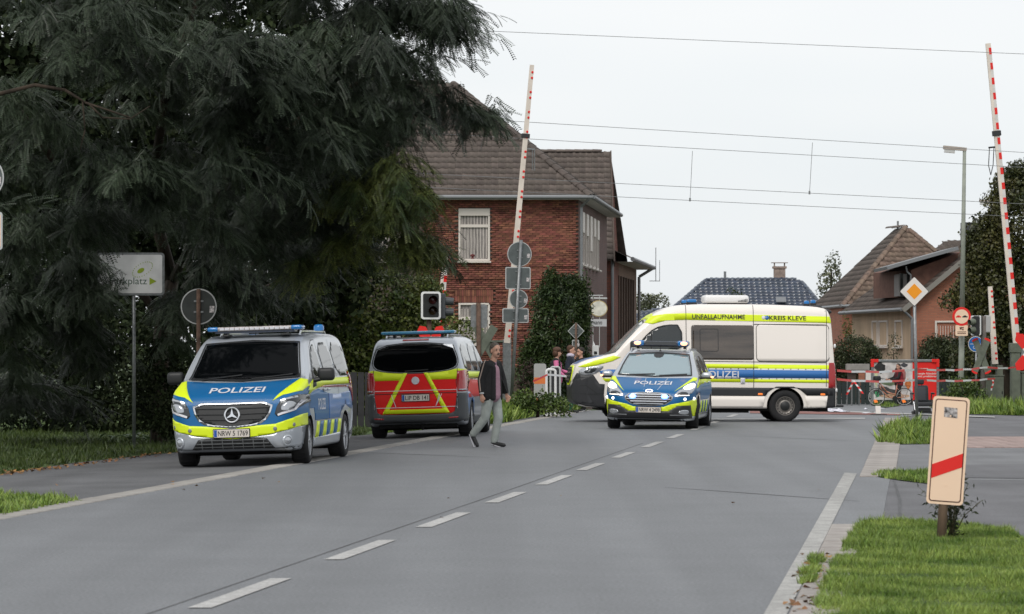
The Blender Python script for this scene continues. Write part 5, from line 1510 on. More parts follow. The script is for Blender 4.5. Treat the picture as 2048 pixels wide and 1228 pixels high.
# gutters and soffit
b = MB()
b.cyl((e0.x, -ov - .05, eave - .02), (e1.x + .05, -ov - .05, eave - .02), .075, 10)
e1b = e1 + Vector((.05, -.05, -.02)); e2b = e1b + U2 * (DZ + .9)
b.cyl(e1b, e2b, .075, 10)
b.cyl((.1, -.12, 0), (.1, -.12, eave - .35), .05, 8); b.cyl((.1, -.12, eave - .35), (.35, -ov - .02, eave - .1), .05, 8)
b.build('gutter', M['zinc'], hs)
b = MB(); b.box((-LW / 2, -ov / 2, eave - .07), (LW + .3, ov, .05)); b.box((-LW / 2, -ov - .01, eave - .03), (LW + .9, .03, .16))
b.build('soffit', M['soffit'], hs)
b = MB(Matrix(((U2.x, 0, outR.x, 0), (U2.y, 0, outR.y, 0), (0, 1, 0, 0), (0, 0, 0, 1))))
b.prism([(-.4, eave - .1), (DZ + .8, eave - .1), (DZ + .8, eave - .04), (-.4, eave - .04)], .50, .005); b.build('soffit', M['soffit'], hs)

# ------------------------------------------------ rear wing with gable verge
zw = 143.0
wg = empty('rear_wing', (X_(1222, zw), zw, 0), label='tall gabled wing with plain roof joined to the back of the brick house', cat='house')
xr = 0.0; xl = X_(1060, zw) - X_(1222, zw); ze = Zh(515, zw); zr = Zh(303, zw + 4.6)
wall_panel(wg, (xl, 0), (xr, 0), 0, ze, M['bricktex'])
wall_panel(wg, (xr - .3, .3), (xr - .3 + .9, 9.2), 0, ze, M['bricktex'], gable=(.5, zr - .1))
run = 4.6
tile_roof(wg, (xl, -.4, ze - .1), (1, 0, 0), (0, run + .4, zr - ze + .1), [(0, 0), (-xl + .1, 0), (-xl + .1, math.hypot(run + .4, zr - ze + .1)), (0, math.hypot(run + .4, zr - ze + .1))], M['tile'], M['tileI'], maxn=240, prefer=lambda p_: -p_.z)
b = MB(); b.quad([(xl, run, zr), (xr + .1, run, zr), (xr + 1.0, 9.4, ze), (xl + .9, 9.4, ze)]); b.build('roof_back', M['tileI'], wg)
ridge_caps(wg, (xl, run, zr), (xr + .1, run, zr), M['tile'], r=.12)
b = MB()
for (p0, p1) in (((xr + .12, -.45, ze - .12), (xr + .13, run, zr + .02)),):
    p0, p1 = Vector(p0), Vector(p1); dd = p1 - p0
    b.box((p0 + p1) / 2 - Vector((0, 0, .12)), (.05, math.hypot(dd.y, dd.z) + .1, .30), rot=Matrix.Rotation(math.atan2(dd.z, dd.y), 4, 'X'))
b.build('verge_board', mat('brown_verge_board', (.07, .05, .04), .7), wg)
b = MB(); b.cyl((xr + .05, -.2, 0), (xr + .05, -.2, ze), .06, 8); b.build('downpipe', M['zinc'], wg)
# annex
za = 150.0
an = empty('low_annex', (X_(1229, za), za, 0), label='lower tan brick annex with slatted wall at the right end of the brick house', cat='building')
zn = X_(1273, za + 15) - X_(1229, za); eA = Zh(530, za + 8)
wall_panel(an, (0, 0), (zn, 15), 0, eA, M['bricktan'])
dA = Vector((zn, 15, 0)).normalized(); oA = Vector((dA.y, -dA.x, 0))
b = MB()
for i in range(7):
    c = dA * (2.0 + i * 1.7) + oA * .03
    b.box((c.x, c.y, eA - 2.1), (.10, .30, 3.0), rot=Matrix.Rotation(math.atan2(dA.y, dA.x) - math.pi / 2, 4, 'Z'))
b.build('wall_slats', mat('dark_recess_slats', (.07, .048, .038), .9), an)
b = MB(); a0 = Vector((0, 0, eA + .05)) + oA * .8; a1 = a0 + dA * 15.5; b.quad([a0 - dA * .3, a1, a1 - oA * 5 + Vector((0, 0, 2.4)), a0 - dA * .3 - oA * 5 + Vector((0, 0, 2.4))])
b.build('roof', M['tileI'], an)
b = MB(); b.cyl(a0 - dA * .3, a1, .1, 8); c = dA * 14.6 + oA * .15; b.cyl((c.x, c.y, 0), (c.x, c.y, eA - .4), .07, 8); b.cyl((c.x, c.y, eA - .4), tuple(a1 - Vector((0, 0, .05)) - dA * .9), .07, 8)
b.build('gutter', M['zinc'], an)
b = MB(); b.quad([a0 - Vector((0, 0, .1)), a1 - Vector((0, 0, .1)), a1 - Vector((0, 0, .1)) - oA * .85, a0 - Vector((0, 0, .1)) - oA * .85]); b.build('soffit', M['soffit'], an)
b = MB(); ca = dA * 15.3 + oA * .9; b.cyl((ca.x, ca.y, eA - .6), (ca.x, ca.y, eA + 1.0), .02, 6); b.cyl((ca.x + .18, ca.y, eA - .6), (ca.x + .18, ca.y, eA + .4), .015, 6); b.cyl((ca.x - .3, ca.y, eA - .58), (ca.x + .2, ca.y, eA - .58), .015, 6)
b.build('aerial', M['zinc'], an)

# ------------------------------------------------ blue roofed house
zb = 190.0
bh = empty('blue_roof_house', (X_(1500, zb), zb, 0), label='house with dark blue glazed tile roof and chimney behind the tall cream van', cat='house')
rl, rr_ = X_(1412, zb + 4) - X_(1500, zb), X_(1600, zb + 4) - X_(1500, zb)
el, er = X_(1318, zb) - X_(1500, zb), X_(1668, zb) - X_(1500, zb)
zrd = Zh(559, zb + 4); zev = Zh(640, zb)
sl = math.hypot(4, zrd - zev)
tile_roof(bh, (el, 0, zev), (1, 0, 0), (0, 4, zrd - zev), [(0, 0), (er - el, 0), (rr_ - el, sl), (rl - el, sl)], M['tileb'], M['tilebI'], w=.30, l=.34, prefer=lambda p_: abs(p_.x) * .3 - p_.z)
b = MB(); b.quad([(el, 0, zev), (rl, 4, zrd), (rl, 5, zrd), (el, 9, zev)]); b.quad([(er, 0, zev), (rr_, 4, zrd), (rr_, 5, zrd), (er, 9, zev)]); b.build('roof_hip', M['tilebI'], bh)
ridge_caps(bh, (rl, 4, zrd), (rr_, 4, zrd), M['tileb'], r=.1); ridge_caps(bh, (el, 0, zev), (rl, 4, zrd), M['tileb'], r=.1); ridge_caps(bh, (er, 0, zev), (rr_, 4, zrd), M['tileb'], r=.1)
wall_panel(bh, (el + .4, .4), (er - .4, .4), 0, zev, M['brickorange'])
b = MB(); cx_ = X_(1559, zb + 4.5) - X_(1500, zb); b.box((cx_, 4.5, zrd + .15), (.62, .6, 1.0), bev=.02); b.box((cx_, 4.5, zrd + .68), (.76, .7, .12)); 
for sx in (-.28, .28): b.box((cx_ + sx, 4.5, zrd + .82), (.04, .5, .2))
b.box((cx_, 4.5, zrd + .94), (.9, .66, .03)); b.build('chimney', mat('brown_chimney', (.26, .20, .17), .85, noise=.2, nscale=6), bh)
b = MB(); b.cyl((X_(1450, zb + 4) - X_(1500, zb), 4, zrd), (X_(1450, zb + 4) - X_(1500, zb), 4, zrd + .45), .07, 8); b.build('vent_pipe', M['zinc'], bh)
b = MB(); b.box((X_(1566, zb) - X_(1500, zb), 1.4, zev + 1.12), (.55, .5, .06), rot=Matrix.Rotation(.6, 4, 'X')); b.build('roof_hatch', M['zinc'], bh)

# small gabled house glimpsed left of it
sh = empty('small_gabled_house', (X_(1275, 175), 175, 0), label='small orange brick gable beyond the annex, left of the tall van', cat='house')
wall_panel(sh, (-1.2, 0), (1.0, 0), 0, Zh(640, 175), M['brickorange'], gable=(.1, Zh(603, 175)))
b = MB(); g0 = Vector((-1.0, -.1, Zh(600, 175))); g1 = Vector((1.3, -.1, Zh(648, 175))); b.quad([g0, g1, g1 + Vector((0, 6, 0)), g0 + Vector((0, 6, 0))]); b.quad([g0, g1, g1 - Vector((0, 0, .18)), g0 - Vector((0, 0, .18))]); b.build('roof', M['soffit'], sh)
sb = empty('slate_roof_house', (X_(1300, 168), 168, 0), label='low dark slate roof between the annex and the tall van', cat='house')
zz1, zz0 = Zh(618, 172), Zh(690, 168)
tile_roof(sb, (X_(1266, 168) - X_(1300, 168), 0, zz0), (1, 0, 0), (0, 4, zz1 - zz0), [(0, 0), (2.4, 0), (2.4, 4.3), (.9, 4.3), (0, 3.6)], M['tileb'], M['tilebI'], maxn=120)
wall_panel(sb, (-.8, .3), (1.6, .3), 0, zz0, M['bricktan'])

# ------------------------------------------------ big hipped tan-tile house on the right
zt = 165.0
th_ = empty('hipped_tile_house', (X_(1690, zt), zt, 0), label='house with tall steep brown tiled hip roof right of the tall van', cat='house')
def L_(px, py, z): return Vector((X_(px, z) - X_(1690, zt), z - zt, Zh(py, z)))
cor = L_(1684, 612, zt); pk = L_(1812, 453, zt + 5.0); pk2 = L_(1777, 457, zt + 8.5)
lf = L_(1618, 606, zt + 12.0); lf.z = cor.z
rt_ = cor + Vector((6.9, 1.0, 0))
def plane_tiles(parent, A, B, poly3, ms, mr, **k):
    U = (B - A).normalized()
    n = None
    for q in poly3:
        w_ = (q - A) - U * (q - A).dot(U)
        if w_.length > .5: n = w_.normalized(); break
    return tile_roof(parent, A, U, n, [((q - A).dot(U), (q - A).dot(n)) for q in poly3], ms, mr, **k)
_n = (rt_ - cor).cross(pk - cor); _o = Vector((-X_(1690, zt), -zt, CAMH)); _d = L_(1874, 504, zt + 5) - _o
kn = _o + _d * ((cor - _o).dot(_n) / _d.dot(_n))
plane_tiles(th_, cor, rt_, [pk, kn, rt_, cor][::1], M['tilet'], M['tiletI'], w=.30, l=.36, prefer=lambda p_: p_.x * .4 - p_.z)
plane_tiles(th_, cor, lf, [pk, cor, lf, pk2], M['tile'], M['tileI'], w=.34, l=.36, maxn=280, prefer=lambda p_: p_.y)
ridge_caps(th_, cor, pk, M['tilet'], r=.12); ridge_caps(th_, pk2, pk, M['tile'], r=.12); ridge_caps(th_, kn, pk, M['tilet'], r=.12)
wall_panel(th_, (cor.x + .35, cor.y + .4), (rt_.x, rt_.y + .4), 0, cor.z, M['brickorange'])
wall_panel(th_, (lf.x + .4, lf.y), (cor.x + .35, cor.y + .4), 0, cor.z, M['brickorange'], th=-.3)
b = MB(); b.cyl(cor + Vector((-.05, -.05, 0)), rt_ + Vector((0, -.05, 0)), .08, 8); b.cyl(cor, lf, .08, 8); b.build('gutter', M['zinc'], th_)
b = MB(); v0 = L_(1796, 452, zt + 7); b.cyl(v0 - Vector((0, 0, .3)), v0 + Vector((0, 0, .25)), .05, 8); b.build('vent_pipe', M['zinc'], th_)

# ------------------------------------------------ beige house with orange brick gable
zg = 148.0
gh = empty('beige_house', (X_(1821, zg), zg, 0), label='house with beige side wall, orange brick gable and dark dormer on the right', cat='house')
def Lg(px, py, z): return Vector((X_(px, z) - X_(1821, zg), z - zg, Zh(py, z)))
c0 = Vector((0, 0, 0)); c1 = Vector((X_(1704, zg + 14) - X_(1821, zg), 14, 0))
eg = Zh(613, zg)
wall_panel(gh, (c1.x, c1.y), (0, 0), 0, eg, M['beige'], th=.3)
# gable wall facing the street
apg = Lg(1945, 507, zg)
wall_panel(gh, (0, 0), (apg.x * 2, 0), 0, eg, M['brickorange'], gable=(.5, apg.z))
# roof left plane
dg_ = Vector((c1.x, c1.y, 0)).normalized()
E0 = Vector((-.35, -.25, eg - .12)); A0 = Vector((apg.x, -.25, apg.z + .1))
U_ = dg_
w_ = (A0 - E0) - U_ * (A0 - E0).dot(U_)
tile_roof(gh, E0, U_, w_.normalized(), [(0, 0), (15.5, 0), (13.5, w_.length), ((A0 - E0).dot(U_), w_.length)], M['tile'], M['tileI'], w=.30, l=.36, maxn=280, prefer=lambda p_: p_.y + p_.z)
dd = A0 - E0
b = MB(); b.box((E0 + A0) / 2 + Vector((0, -.06, -.05)), (dd.length, .06, .2), rot=Matrix.Rotation(-math.atan2(dd.z, dd.x), 4, 'Y')); b.build('verge_board', mat('grey_verge_board', (.20, .19, .17), .7), gh)
b = MB(); b.cyl(E0 + Vector((-.05, 0, 0)), E0 + dg_ * 15.5, .08, 8); b.cyl((.05, -.1, 0), (.05, -.1, eg - .5), .055, 8); b.cyl((.05, -.1, eg - .5), (-.3, -.2, eg - .18), .055, 8); b.build('gutter', M['zinc'], gh)
# dormer: clad cheek facing the street
q = [Lg(1823, 593, zg + 1.2), Lg(1823, 540, zg + 1.2), Lg(1925, 503, zg + 1.2), Lg(1925, 528, zg + 1.2), Lg(1855, 574, zg + 1.2)]
b = MB(); 
va = [b.bm.verts.new(p_) for p_ in q]; vb = [b.bm.verts.new(p_ + Vector((-1.0, 6, 0))) for p_ in q]
b.bm.faces.new(va); b.bm.faces.new(vb[::-1])
for i in range(5): b.bm.faces.new((va[i], vb[i], vb[(i + 1) % 5], va[(i + 1) % 5]))
b.build('dormer', M['browncheek'], gh)
b = MB()
p0, p1 = Lg(1786, 538, zg + 1.0), Lg(1928, 498, zg + 1.0); d_ = p1 - p0
b.box((p0 + p1) / 2 + Vector((-.3, 2.2, .03)), (d_.length, 5.5, .14), rot=Matrix.Rotation(-math.atan2(d_.z, d_.x), 4, 'Y')); b.build('dormer_roof', M['zinc'], gh)
p0 = Lg(1797, 592, zg + 1.6); p1 = Lg(1822, 548, zg + 1.6)
b = MB(); b.box(((p0.x + p1.x) / 2, (p0.y + p1.y) / 2 + .8, (p0.z + p1.z) / 2), (p1.x - p0.x, 1.8, p1.z - p0.z)); dm = b.build('dormer_front', mat('grey_dormer_front', (.22, .21, .20), .7), gh)
b = MB(); b.box((p0.x + .12, p0.y - .12, (p0.z + p1.z) / 2), (.12, .06, 1.0)); b.box((p0.x + .40, p0.y - .12, (p0.z + p1.z) / 2), (.10, .06, 1.0)); b.build('pane', M['paneglass'], dm)
b = MB(); b.tube([Lg(1812, 532, zg + .9), Lg(1814, 543, zg + .9), Lg(1822, 550, zg + .9), Lg(1822, 592, zg + .9)], .04, 6); b.build('downpipe', M['zinc'], gh)
# side windows (beige wall) and gable window
oG = Vector((dg_.y, -dg_.x, 0)) * -1
if oG.y > 0: oG = -oG
for px, wy in ((1799, 1.0), (1768, 1.3), (1751, .8)):
    t = 0
    for i in range(200):
        pnt = dg_ * (i * .075); pp = 1024 + (pnt.x + X_(1821, zg)) / (pnt.y + zg) * F
        if pp < px: t = i * .075; break
    pnt = dg_ * t + oG * .02
    window(gh, (pnt.x, pnt.y, Zh(667, zg + pnt.y)), wy * 1.6, 1.15, ux=-dg_, out=oG, curtain=False)
gw = Lg(1897, 670, zg)
window(gh, (gw.x, -.02, gw.z), 1.15, 1.2, curtain=True)
# further roof behind with chimney
rh = empty('dark_roof_house', (X_(1930, 172), 172, 0), label='grey tiled roof with dark chimney rising behind the beige house', cat='house')
def Lr(px, py, z): return Vector((X_(px, z) - X_(1930, 172), z - 172, Zh(py, z)))
r0, r1, r2, r3 = Lr(1850, 512, 172), Lr(1890, 482, 176), Lr(2010, 474, 176), Lr(2010, 530, 172)
plane_tiles(rh, r0, r3 + Vector((0, 0, r0.z - r3.z)), [r1, r2, r3, r0], M['tile'], M['tileI'], w=.32, l=.36, maxn=150)
b = MB(); c_ = Lr(1943, 473, 174); b.box(c_, (1.0, .7, 1.4), bev=.02); b.build('chimney', mat('dark_slate_chimney', (.035, .038, .045), .6), rh)
b = MB(); c_ = Lr(1956, 452, 174); b.cyl(c_ - Vector((0, 0, .4)), c_ + Vector((0, 0, .15)), .12, 8); b.build('chimney_pot', M['mortar'], rh)
wall_panel(rh, (r0.x, .5), (r2.x, .5), 0, r0.z, M['bricktex'])

# ================================================================== TREES AND HEDGES
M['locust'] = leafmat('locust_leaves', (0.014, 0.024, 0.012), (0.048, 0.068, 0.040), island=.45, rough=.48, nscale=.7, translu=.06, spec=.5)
M['locusty'] = leafmat('yellow_green_locust_leaves', (0.034, 0.060, 0.018), (0.110, 0.130, 0.032), island=.55, rough=.5, nscale=1.3, translu=.15)  # these leaves are yellow-green in themselves
M['ivy'] = leafmat('ivy_leaves', (0.070, 0.115, 0.026), (0.17, 0.19, 0.05), island=.55, rough=.35, nscale=1.2)
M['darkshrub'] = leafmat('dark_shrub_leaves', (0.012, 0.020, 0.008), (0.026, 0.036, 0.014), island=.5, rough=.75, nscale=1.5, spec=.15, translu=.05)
M['thuja'] = leafmat('thuja_sprays', (0.022, 0.044, 0.012), (0.055, 0.085, 0.024), island=.4, nscale=2)
M['rtree'] = leafmat('dark_oak_leaves', (0.026, 0.042, 0.012), (0.075, 0.072, 0.020), island=.5, nscale=.8)
M['bush'] = leafmat('garden_bush_leaves', (0.030, 0.046, 0.018), (0.06, 0.075, 0.03), island=.5, nscale=1.5)
M['far_leaf'] = leafmat('far_tree_leaves', (0.07, 0.085, 0.045), (0.13, 0.14, 0.08), island=.3, nscale=.5)
M['weed'] = leafmat('weed_leaves', (0.05, 0.09, 0.02), (0.12, 0.17, 0.04), island=.4, nscale=3)
M['bark'] = mat('dark_bark', (0.034, 0.024, 0.016), 0.95, noise=.4, nscale=5, bump=.8, bscale=30, stretch=(1, 1, .3))

def frond_tmpl(L=.42, pairs=12, lw=.030, ll=.058, droop=.10):
    """pinnate leaf along +x"""
    vs, fs = [], []
    def add(q):
        b0 = len(vs); vs.extend(q); fs.append((b0, b0 + 1, b0 + 2, b0 + 3))
    def at(t): return (L * t, 0, -droop * t * t)
    add([(0, .002, 0), (0, -.002, 0), (L, -.0015, -droop), (L, .0015, -droop)])
    for i in range(pairs):
        t = .12 + .88 * i / (pairs - 1)
        x, _, z = at(t); s_ = math.sin(math.pi * min(1, .25 + .75 * (1 - abs(t - .5) * 1.3))) * .4 + .75
        for sg in (1, -1):
            a = ll * s_
            add([(x, 0, z), (x + .3 * a - lw * .5, sg * a * .5, z + .004), (x + .35 * a, sg * a, z - .010), (x + .3 * a + lw * .5, sg * a * .55, z + .002)])
    return np.array(vs), np.array(fs)
FV, FF = frond_tmpl()
def spray_tmpl(n=8, length=.80, seed=1):
    """a hanging twig along +x carrying alternating fronds"""
    r = random.Random(seed); V_, F_ = [], []; off = 0
    for i in range(n):
        t = (i + .5) / n
        base = np.array([length * t, 0, -.25 * length * t * t])
        side = 1 if i % 2 else -1
        yaw = side * r.uniform(.5, 1.25) * (1 - .5 * t); pit = r.uniform(.0, .65)
        R = np.array(Matrix.Rotation(yaw, 3, 'Z') @ Matrix.Rotation(pit, 3, 'Y') @ Matrix.Rotation(r.gauss(0, .5), 3, 'X'))
        s_ = r.uniform(.75, 1.1)
        V_.append((FV * s_) @ R.T + base); F_.append(FF + off); off += len(FV)
    return np.concatenate(V_), np.concatenate(F_)
SPR = [spray_tmpl(seed=s_) for s_ in (1, 2, 3)]

def locust_crown(parent, boughs, dens, m_, name='crown', seed=5):
    """boughs: (centre, radii) ellipsoids; sprays radiate out and droop"""
    rg = np.random.default_rng(seed); groups = [[], [], []]
    subs = []
    for c, rad, k in boughs:
        ns = max(2, int(dens * k * (rad[0] * rad[1] + rad[0] * rad[2] + rad[1] * rad[2]) / 3))
        for _ in range(ns):
            u = rg.normal(size=3); u /= np.linalg.norm(u)
            subs.append((np.array(c) + u * np.array(rad) * rg.uniform(.1, .95) ** .5, rg.uniform(.28, .55)))
    for c, sr in subs:
        n = int(9 * (sr / .4) ** 2) + 3
        u = rg.normal(size=(n, 3)); u[:, 2] = np.abs(u[:, 2]) * .5; u /= np.linalg.norm(u, axis=1, keepdims=True)
        pos = c + u * sr * np.array([1, 1, .55]) * rg.uniform(.5, 1.0, (n, 1))
        d = u * np.array([1, 1, .25]) + np.array([.25, -.15, 0]); d[:, 2] -= rg.uniform(.05, .75, n)
        d += rg.normal(0, .15, d.shape); d /= np.linalg.norm(d, axis=1, keepdims=True)
        up = np.tile(np.array([[0, 0, 1.0]]), (n, 1)) + rg.normal(0, .2, (n, 3))
        y = np.cross(up, d); y /= np.linalg.norm(y, axis=1, keepdims=True); z = np.cross(d, y)
        R = np.stack([d, y, z], 2); s_ = rg.uniform(.6, 1.0, n)
        wp = pos + d * .3 + np.array(tb); sx_ = 1024 + F * wp[:, 0] / wp[:, 1]; sy_ = 700 - F * (wp[:, 2] - CAMH) / wp[:, 1]
        Z_ = wp[:, 1]
        keep = ~(((Z_ < 67.5) & (((sx_ > 238) & (sx_ < 385) & (sy_ > 440) & (sy_ < 600)) | ((sx_ > 240) & (sx_ < 295) & (sy_ > 560)))) | ((Z_ < 59.5) & (sx_ > 350) & (sx_ < 445) & (sy_ > 545)) | ((sx_ > 905) & (sy_ > 290) & (sy_ < 600)) | ((sx_ > 880) & (sy_ > 105) & (sy_ < 200)) | ((sx_ > 950) & (sy_ > 80) & (sy_ < 205)) | (sx_ > 1005))
        pos, d, R, s_ = pos[keep], d[keep], R[keep], s_[keep]; n = len(pos)
        for i in range(n): groups[i % 3].append((pos[i] - d[i] * .3, R[i], s_[i]))
    vs, fs, off = [], [], 0
    for (tv, tf), g in zip(SPR, groups):
        if not g: continue
        P_ = np.array([a[0] for a in g]); R = np.array([a[1] for a in g]); S = np.array([a[2] for a in g])
        v = (np.einsum('nij,vj->nvi', R, tv) * S[:, None, None] + P_[:, None]).reshape(-1, 3)
        f = (tf[None] + (np.arange(len(g)) * len(tv))[:, None, None]).reshape(-1, 4) + off
        vs.append(v); fs.append(f); off += len(v)
    v = np.concatenate(vs); f = np.concatenate(fs)
    me = bpy.data.meshes.new(name)
    me.vertices.add(len(v)); me.vertices.foreach_set('co', v.reshape(-1).astype(np.float32))
    me.loops.add(len(f) * 4); me.loops.foreach_set('vertex_index', f.reshape(-1).astype(np.int32))
    me.polygons.add(len(f)); me.polygons.foreach_set('loop_start', (np.arange(len(f)) * 4).astype(np.int32)); me.update(calc_edges=True)
    print(name, 'quads', len(f))
    return link(name, me, m_, parent, kind='stuff')

def limb(b, pts, r0, r1):
    n = len(pts) - 1
    for i in range(n):
        b.cone(pts[i], pts[i + 1], r0 + (r1 - r0) * i / n, r0 + (r1 - r0) * (i + 1) / n, 8)

# --- the big locust
tb = Vector((X_(318, 66), 66, gz(-6.6, 66)))
lt = empty('locust_tree', tb, label='huge dark feathery leaved tree filling the upper left of the picture', cat='tree')
def Lt(px, py, z): return P(px, py, z) - tb
b = MB()
limb(b, [Vector((0, 0, 0)), Lt(322, 760, 66), Lt(322, 660, 66.3), Lt(345, 560, 66.6), Lt(300, 400, 66)], .17, .11)
b.build('trunk', M['bark'], lt, True)
def limb_part(pts, r0, r1):
    b = MB(); limb(b, pts, r0, r1); b.build('limb', M['bark'], lt, True)
limb_part([Lt(318, 700, 66), Lt(400, 620, 64), Lt(520, 520, 62), Lt(700, 400, 60), Lt(790, 330, 59.5)], .08, .03)
limb_part([Lt(345, 560, 66.6), Lt(430, 400, 63), Lt(620, 220, 60), Lt(850, 90, 59)], .09, .03)
limb_part([Lt(322, 640, 66.6), Lt(210, 480, 67), Lt(60, 250, 62), Lt(-80, 60, 54)], .09, .04)
limb_part([Lt(300, 400, 66), Lt(330, 200, 64), Lt(420, -80, 62)], .10, .06)
limb_part([P(-30, 195, 52) - tb, P(70, 170, 52) - tb, P(130, 180, 52) - tb, P(170, 205, 52) - tb, P(260, 235, 52) - tb], .035, .012)
limb_part([P(165, 200, 52) - tb, P(170, 260, 52) - tb, P(160, 300, 52.2) - tb], .014, .008)
limb_part([P(175, 205, 52) - tb, P(205, 235, 52) - tb, P(260, 238, 52) - tb, P(300, 212, 52) - tb], .016, .006)
limb_part([Lt(340, 640, 65.5), Lt(380, 600, 64), Lt(430, 560, 62)], .04, .015)
limb_part([Lt(322, 720, 66), Lt(380, 640, 67), Lt(470, 600, 68), Lt(560, 560, 68)], .05, .02)
def E(px, py, z, rx, rz, ry=None, k=1.0):
    """bough from pixel radius"""
    s_ = z / F
    return (tuple(P(px, py, z) - tb), (rx * s_, (ry or rx) * s_, rz * s_), k)
boughs = [
 # near layer: pale sprays
 E(250, 320, 54, 150, 60), E(380, 370, 54.5, 120, 65), E(500, 330, 55, 110, 60), E(330, 450, 56, 120, 55, k=.8), E(180, 440, 55, 110, 60, k=.7),
 E(150, 70, 53, 140, 90), E(350, 110, 54, 130, 80), E(540, 110, 55, 120, 90), E(640, 250, 56, 120, 70), E(700, 120, 56.5, 120, 100),
 E(40, 230, 54, 90, 80, k=.7), E(30, 430, 55, 90, 90, k=.7), E(470, 230, 55, 90, 50),
 # middle layer
 E(800, 60, 58, 130, 90), E(910, 60, 59, 90, 80, k=.9), E(960, 30, 59.5, 60, 50, k=.8), E(860, 150, 58.5, 90, 60, k=.9), E(780, 230, 58, 110, 70), E(890, 225, 59, 80, 45, k=.9), E(965, 228, 59.5, 50, 20, k=.7),
 E(700, 330, 58, 130, 70), E(600, 400, 58, 130, 70), E(480, 450, 58, 120, 55), E(760, 420, 59, 80, 50, k=.9), E(840, 490, 60, 50, 28, k=.8), E(700, 500, 60, 90, 45, k=.9), E(590, 530, 60, 90, 40, k=.8),
 E(400, 520, 61, 100, 50, k=1), E(460, 560, 62, 90, 40, k=.9), E(420, 610, 64, 90, 30, k=.8), E(60, 640, 63, 160, 80, k=.8), E(170, 690, 65, 80, 70, k=.8), E(30, 760, 65, 110, 60, k=.6), E(330, 620, 66, 60, 30, k=.8), E(180, 540, 60.5, 66, 46, k=1.6), E(212, 590, 60.5, 26, 22, k=1.5), E(350, 690, 62, 40, 60, k=1.0), E(110, 800, 66, 90, 50, k=.6), E(560, 590, 66, 90, 24, k=.8),
 # back layer, wide and dark
 E(120, 330, 63, 250, 200, 120, k=.7), E(400, 250, 64, 280, 230, 120, k=.7), E(650, 200, 64, 220, 200, 120, k=.7), E(80, 560, 63, 190, 120, 100, k=.8), E(350, 520, 65, 220, 100, 90, k=.8), E(560, 430, 65, 200, 110, 90, k=.8),
 E(200, 0, 60, 300, 100, 200, k=.5), E(600, -60, 60, 300, 120, 200, k=.5), E(100, -180, 56, 500, 120, 600, k=.30), E(650, -170, 58, 350, 110, 500, k=.30),  # last two: unseen boughs above the frame, added to shade the verge
]
locust_crown(lt, boughs, 13, M['locust'])
yel = [E(815, 320, 57, 55, 34), E(780, 385, 57, 60, 26), E(720, 360, 57, 60, 26, k=.8), E(845, 395, 57, 38, 14), E(770, 440, 57, 60, 24), E(700, 480, 57.5, 60, 24, k=.8), E(640, 520, 58, 60, 20, k=.7), E(820, 470, 57.5, 55, 20), E(860, 500, 58, 24, 12)]
locust_crown(lt, yel, 13, M['locusty'], name='yellowing_leaves', seed=9)

# --- leaf clump masses
CL1 = tiles_leaf(9, .10, .11, .075)
CL2 = tiles_leaf(9, .08, .075, .055)
def leaf_mass(parent, blobs, dens, m_, tmpl=CL1, name='crown', seed=3, shell=.55, scale=1.0, up=.3):
    rg = np.random.default_rng(seed); PP, NN = [], []
    for c, rad, k in blobs:
        area = rad[0] * rad[1] + rad[0] * rad[2] + rad[1] * rad[2]
        n = max(8, int(dens * k * area * 4.2))
        u = rg.normal(size=(n, 3)); u /= np.linalg.norm(u, axis=1, keepdims=True)
        # lumpy surface
        lump = 1 + .12 * np.sin(u[:, 0:1] * 9 + c[0]) * np.sin(u[:, 2:3] * 11 + c[1]) + .08 * np.sin(u[:, 1:2] * 17)
        PP.append(np.array(c) + u * np.array(rad) * lump * rg.uniform(shell, 1.03, (n, 1)) ** .5); NN.append(u + np.array([0, 0, up]) + rg.normal(0, .45, u.shape))
    P_ = np.concatenate(PP); N_ = np.concatenate(NN)
    o = scatter_mesh(name, tmpl[0], tmpl[1], P_, frames(N_, rng=rg), rg.uniform(.7, 1.25, len(P_)) * scale, m_, parent, kind='stuff')
    return o
def B(o, px, py, z, rx, rz, ry=None, k=1.0):
    s_ = z / F
    return (tuple(P(px, py, z) - Vector(o)), (rx * s_, (ry or rx) * s_, rz * s_), k)
def plant(name, base, blobs, dens, m_, label, cat, stems=(), trunk_r=.05, trunk_top=None, partname='crown', **k):
    base = Vector(base)
    t = empty(name, base, label=label, cat=cat)
    leaf_mass(t, [B(base, *q) for q in blobs], dens, m_, name=partname, **k)
    tt = trunk_top or (blobs[0][0], blobs[0][1], blobs[0][2])
    top = P(*tt) - base
    b = MB(); limb(b, [Vector((0, 0, 0)), Vector((top.x * .3, top.y * .3, top.z * .55)), top], trunk_r, trunk_r * .3); b.build('trunk' if trunk_r > .08 else 'stem', M['bark'], t, True)
    return t
gb = lambda px, z: Vector((X_(px, z), z, gz(X_(px, z), z)))
# the ivy hedge behind the vans
plant('ivy_hedge', gb(700, 95), [(760, 640, 95, 120, 110, 90), (680, 700, 95, 110, 110, 90), (820, 720, 95, 70, 120, 80), (600, 740, 95, 110, 90, 80), (760, 790, 95, 130, 70, 90), (850, 610, 95, 35, 60, 40), (640, 800, 95, 140, 60, 80), (540, 700, 95, 80, 120, 80)],
      44, M['ivy'], 'tall ivy covered hedge behind the two vans', 'hedge', tmpl=CL1, seed=21)
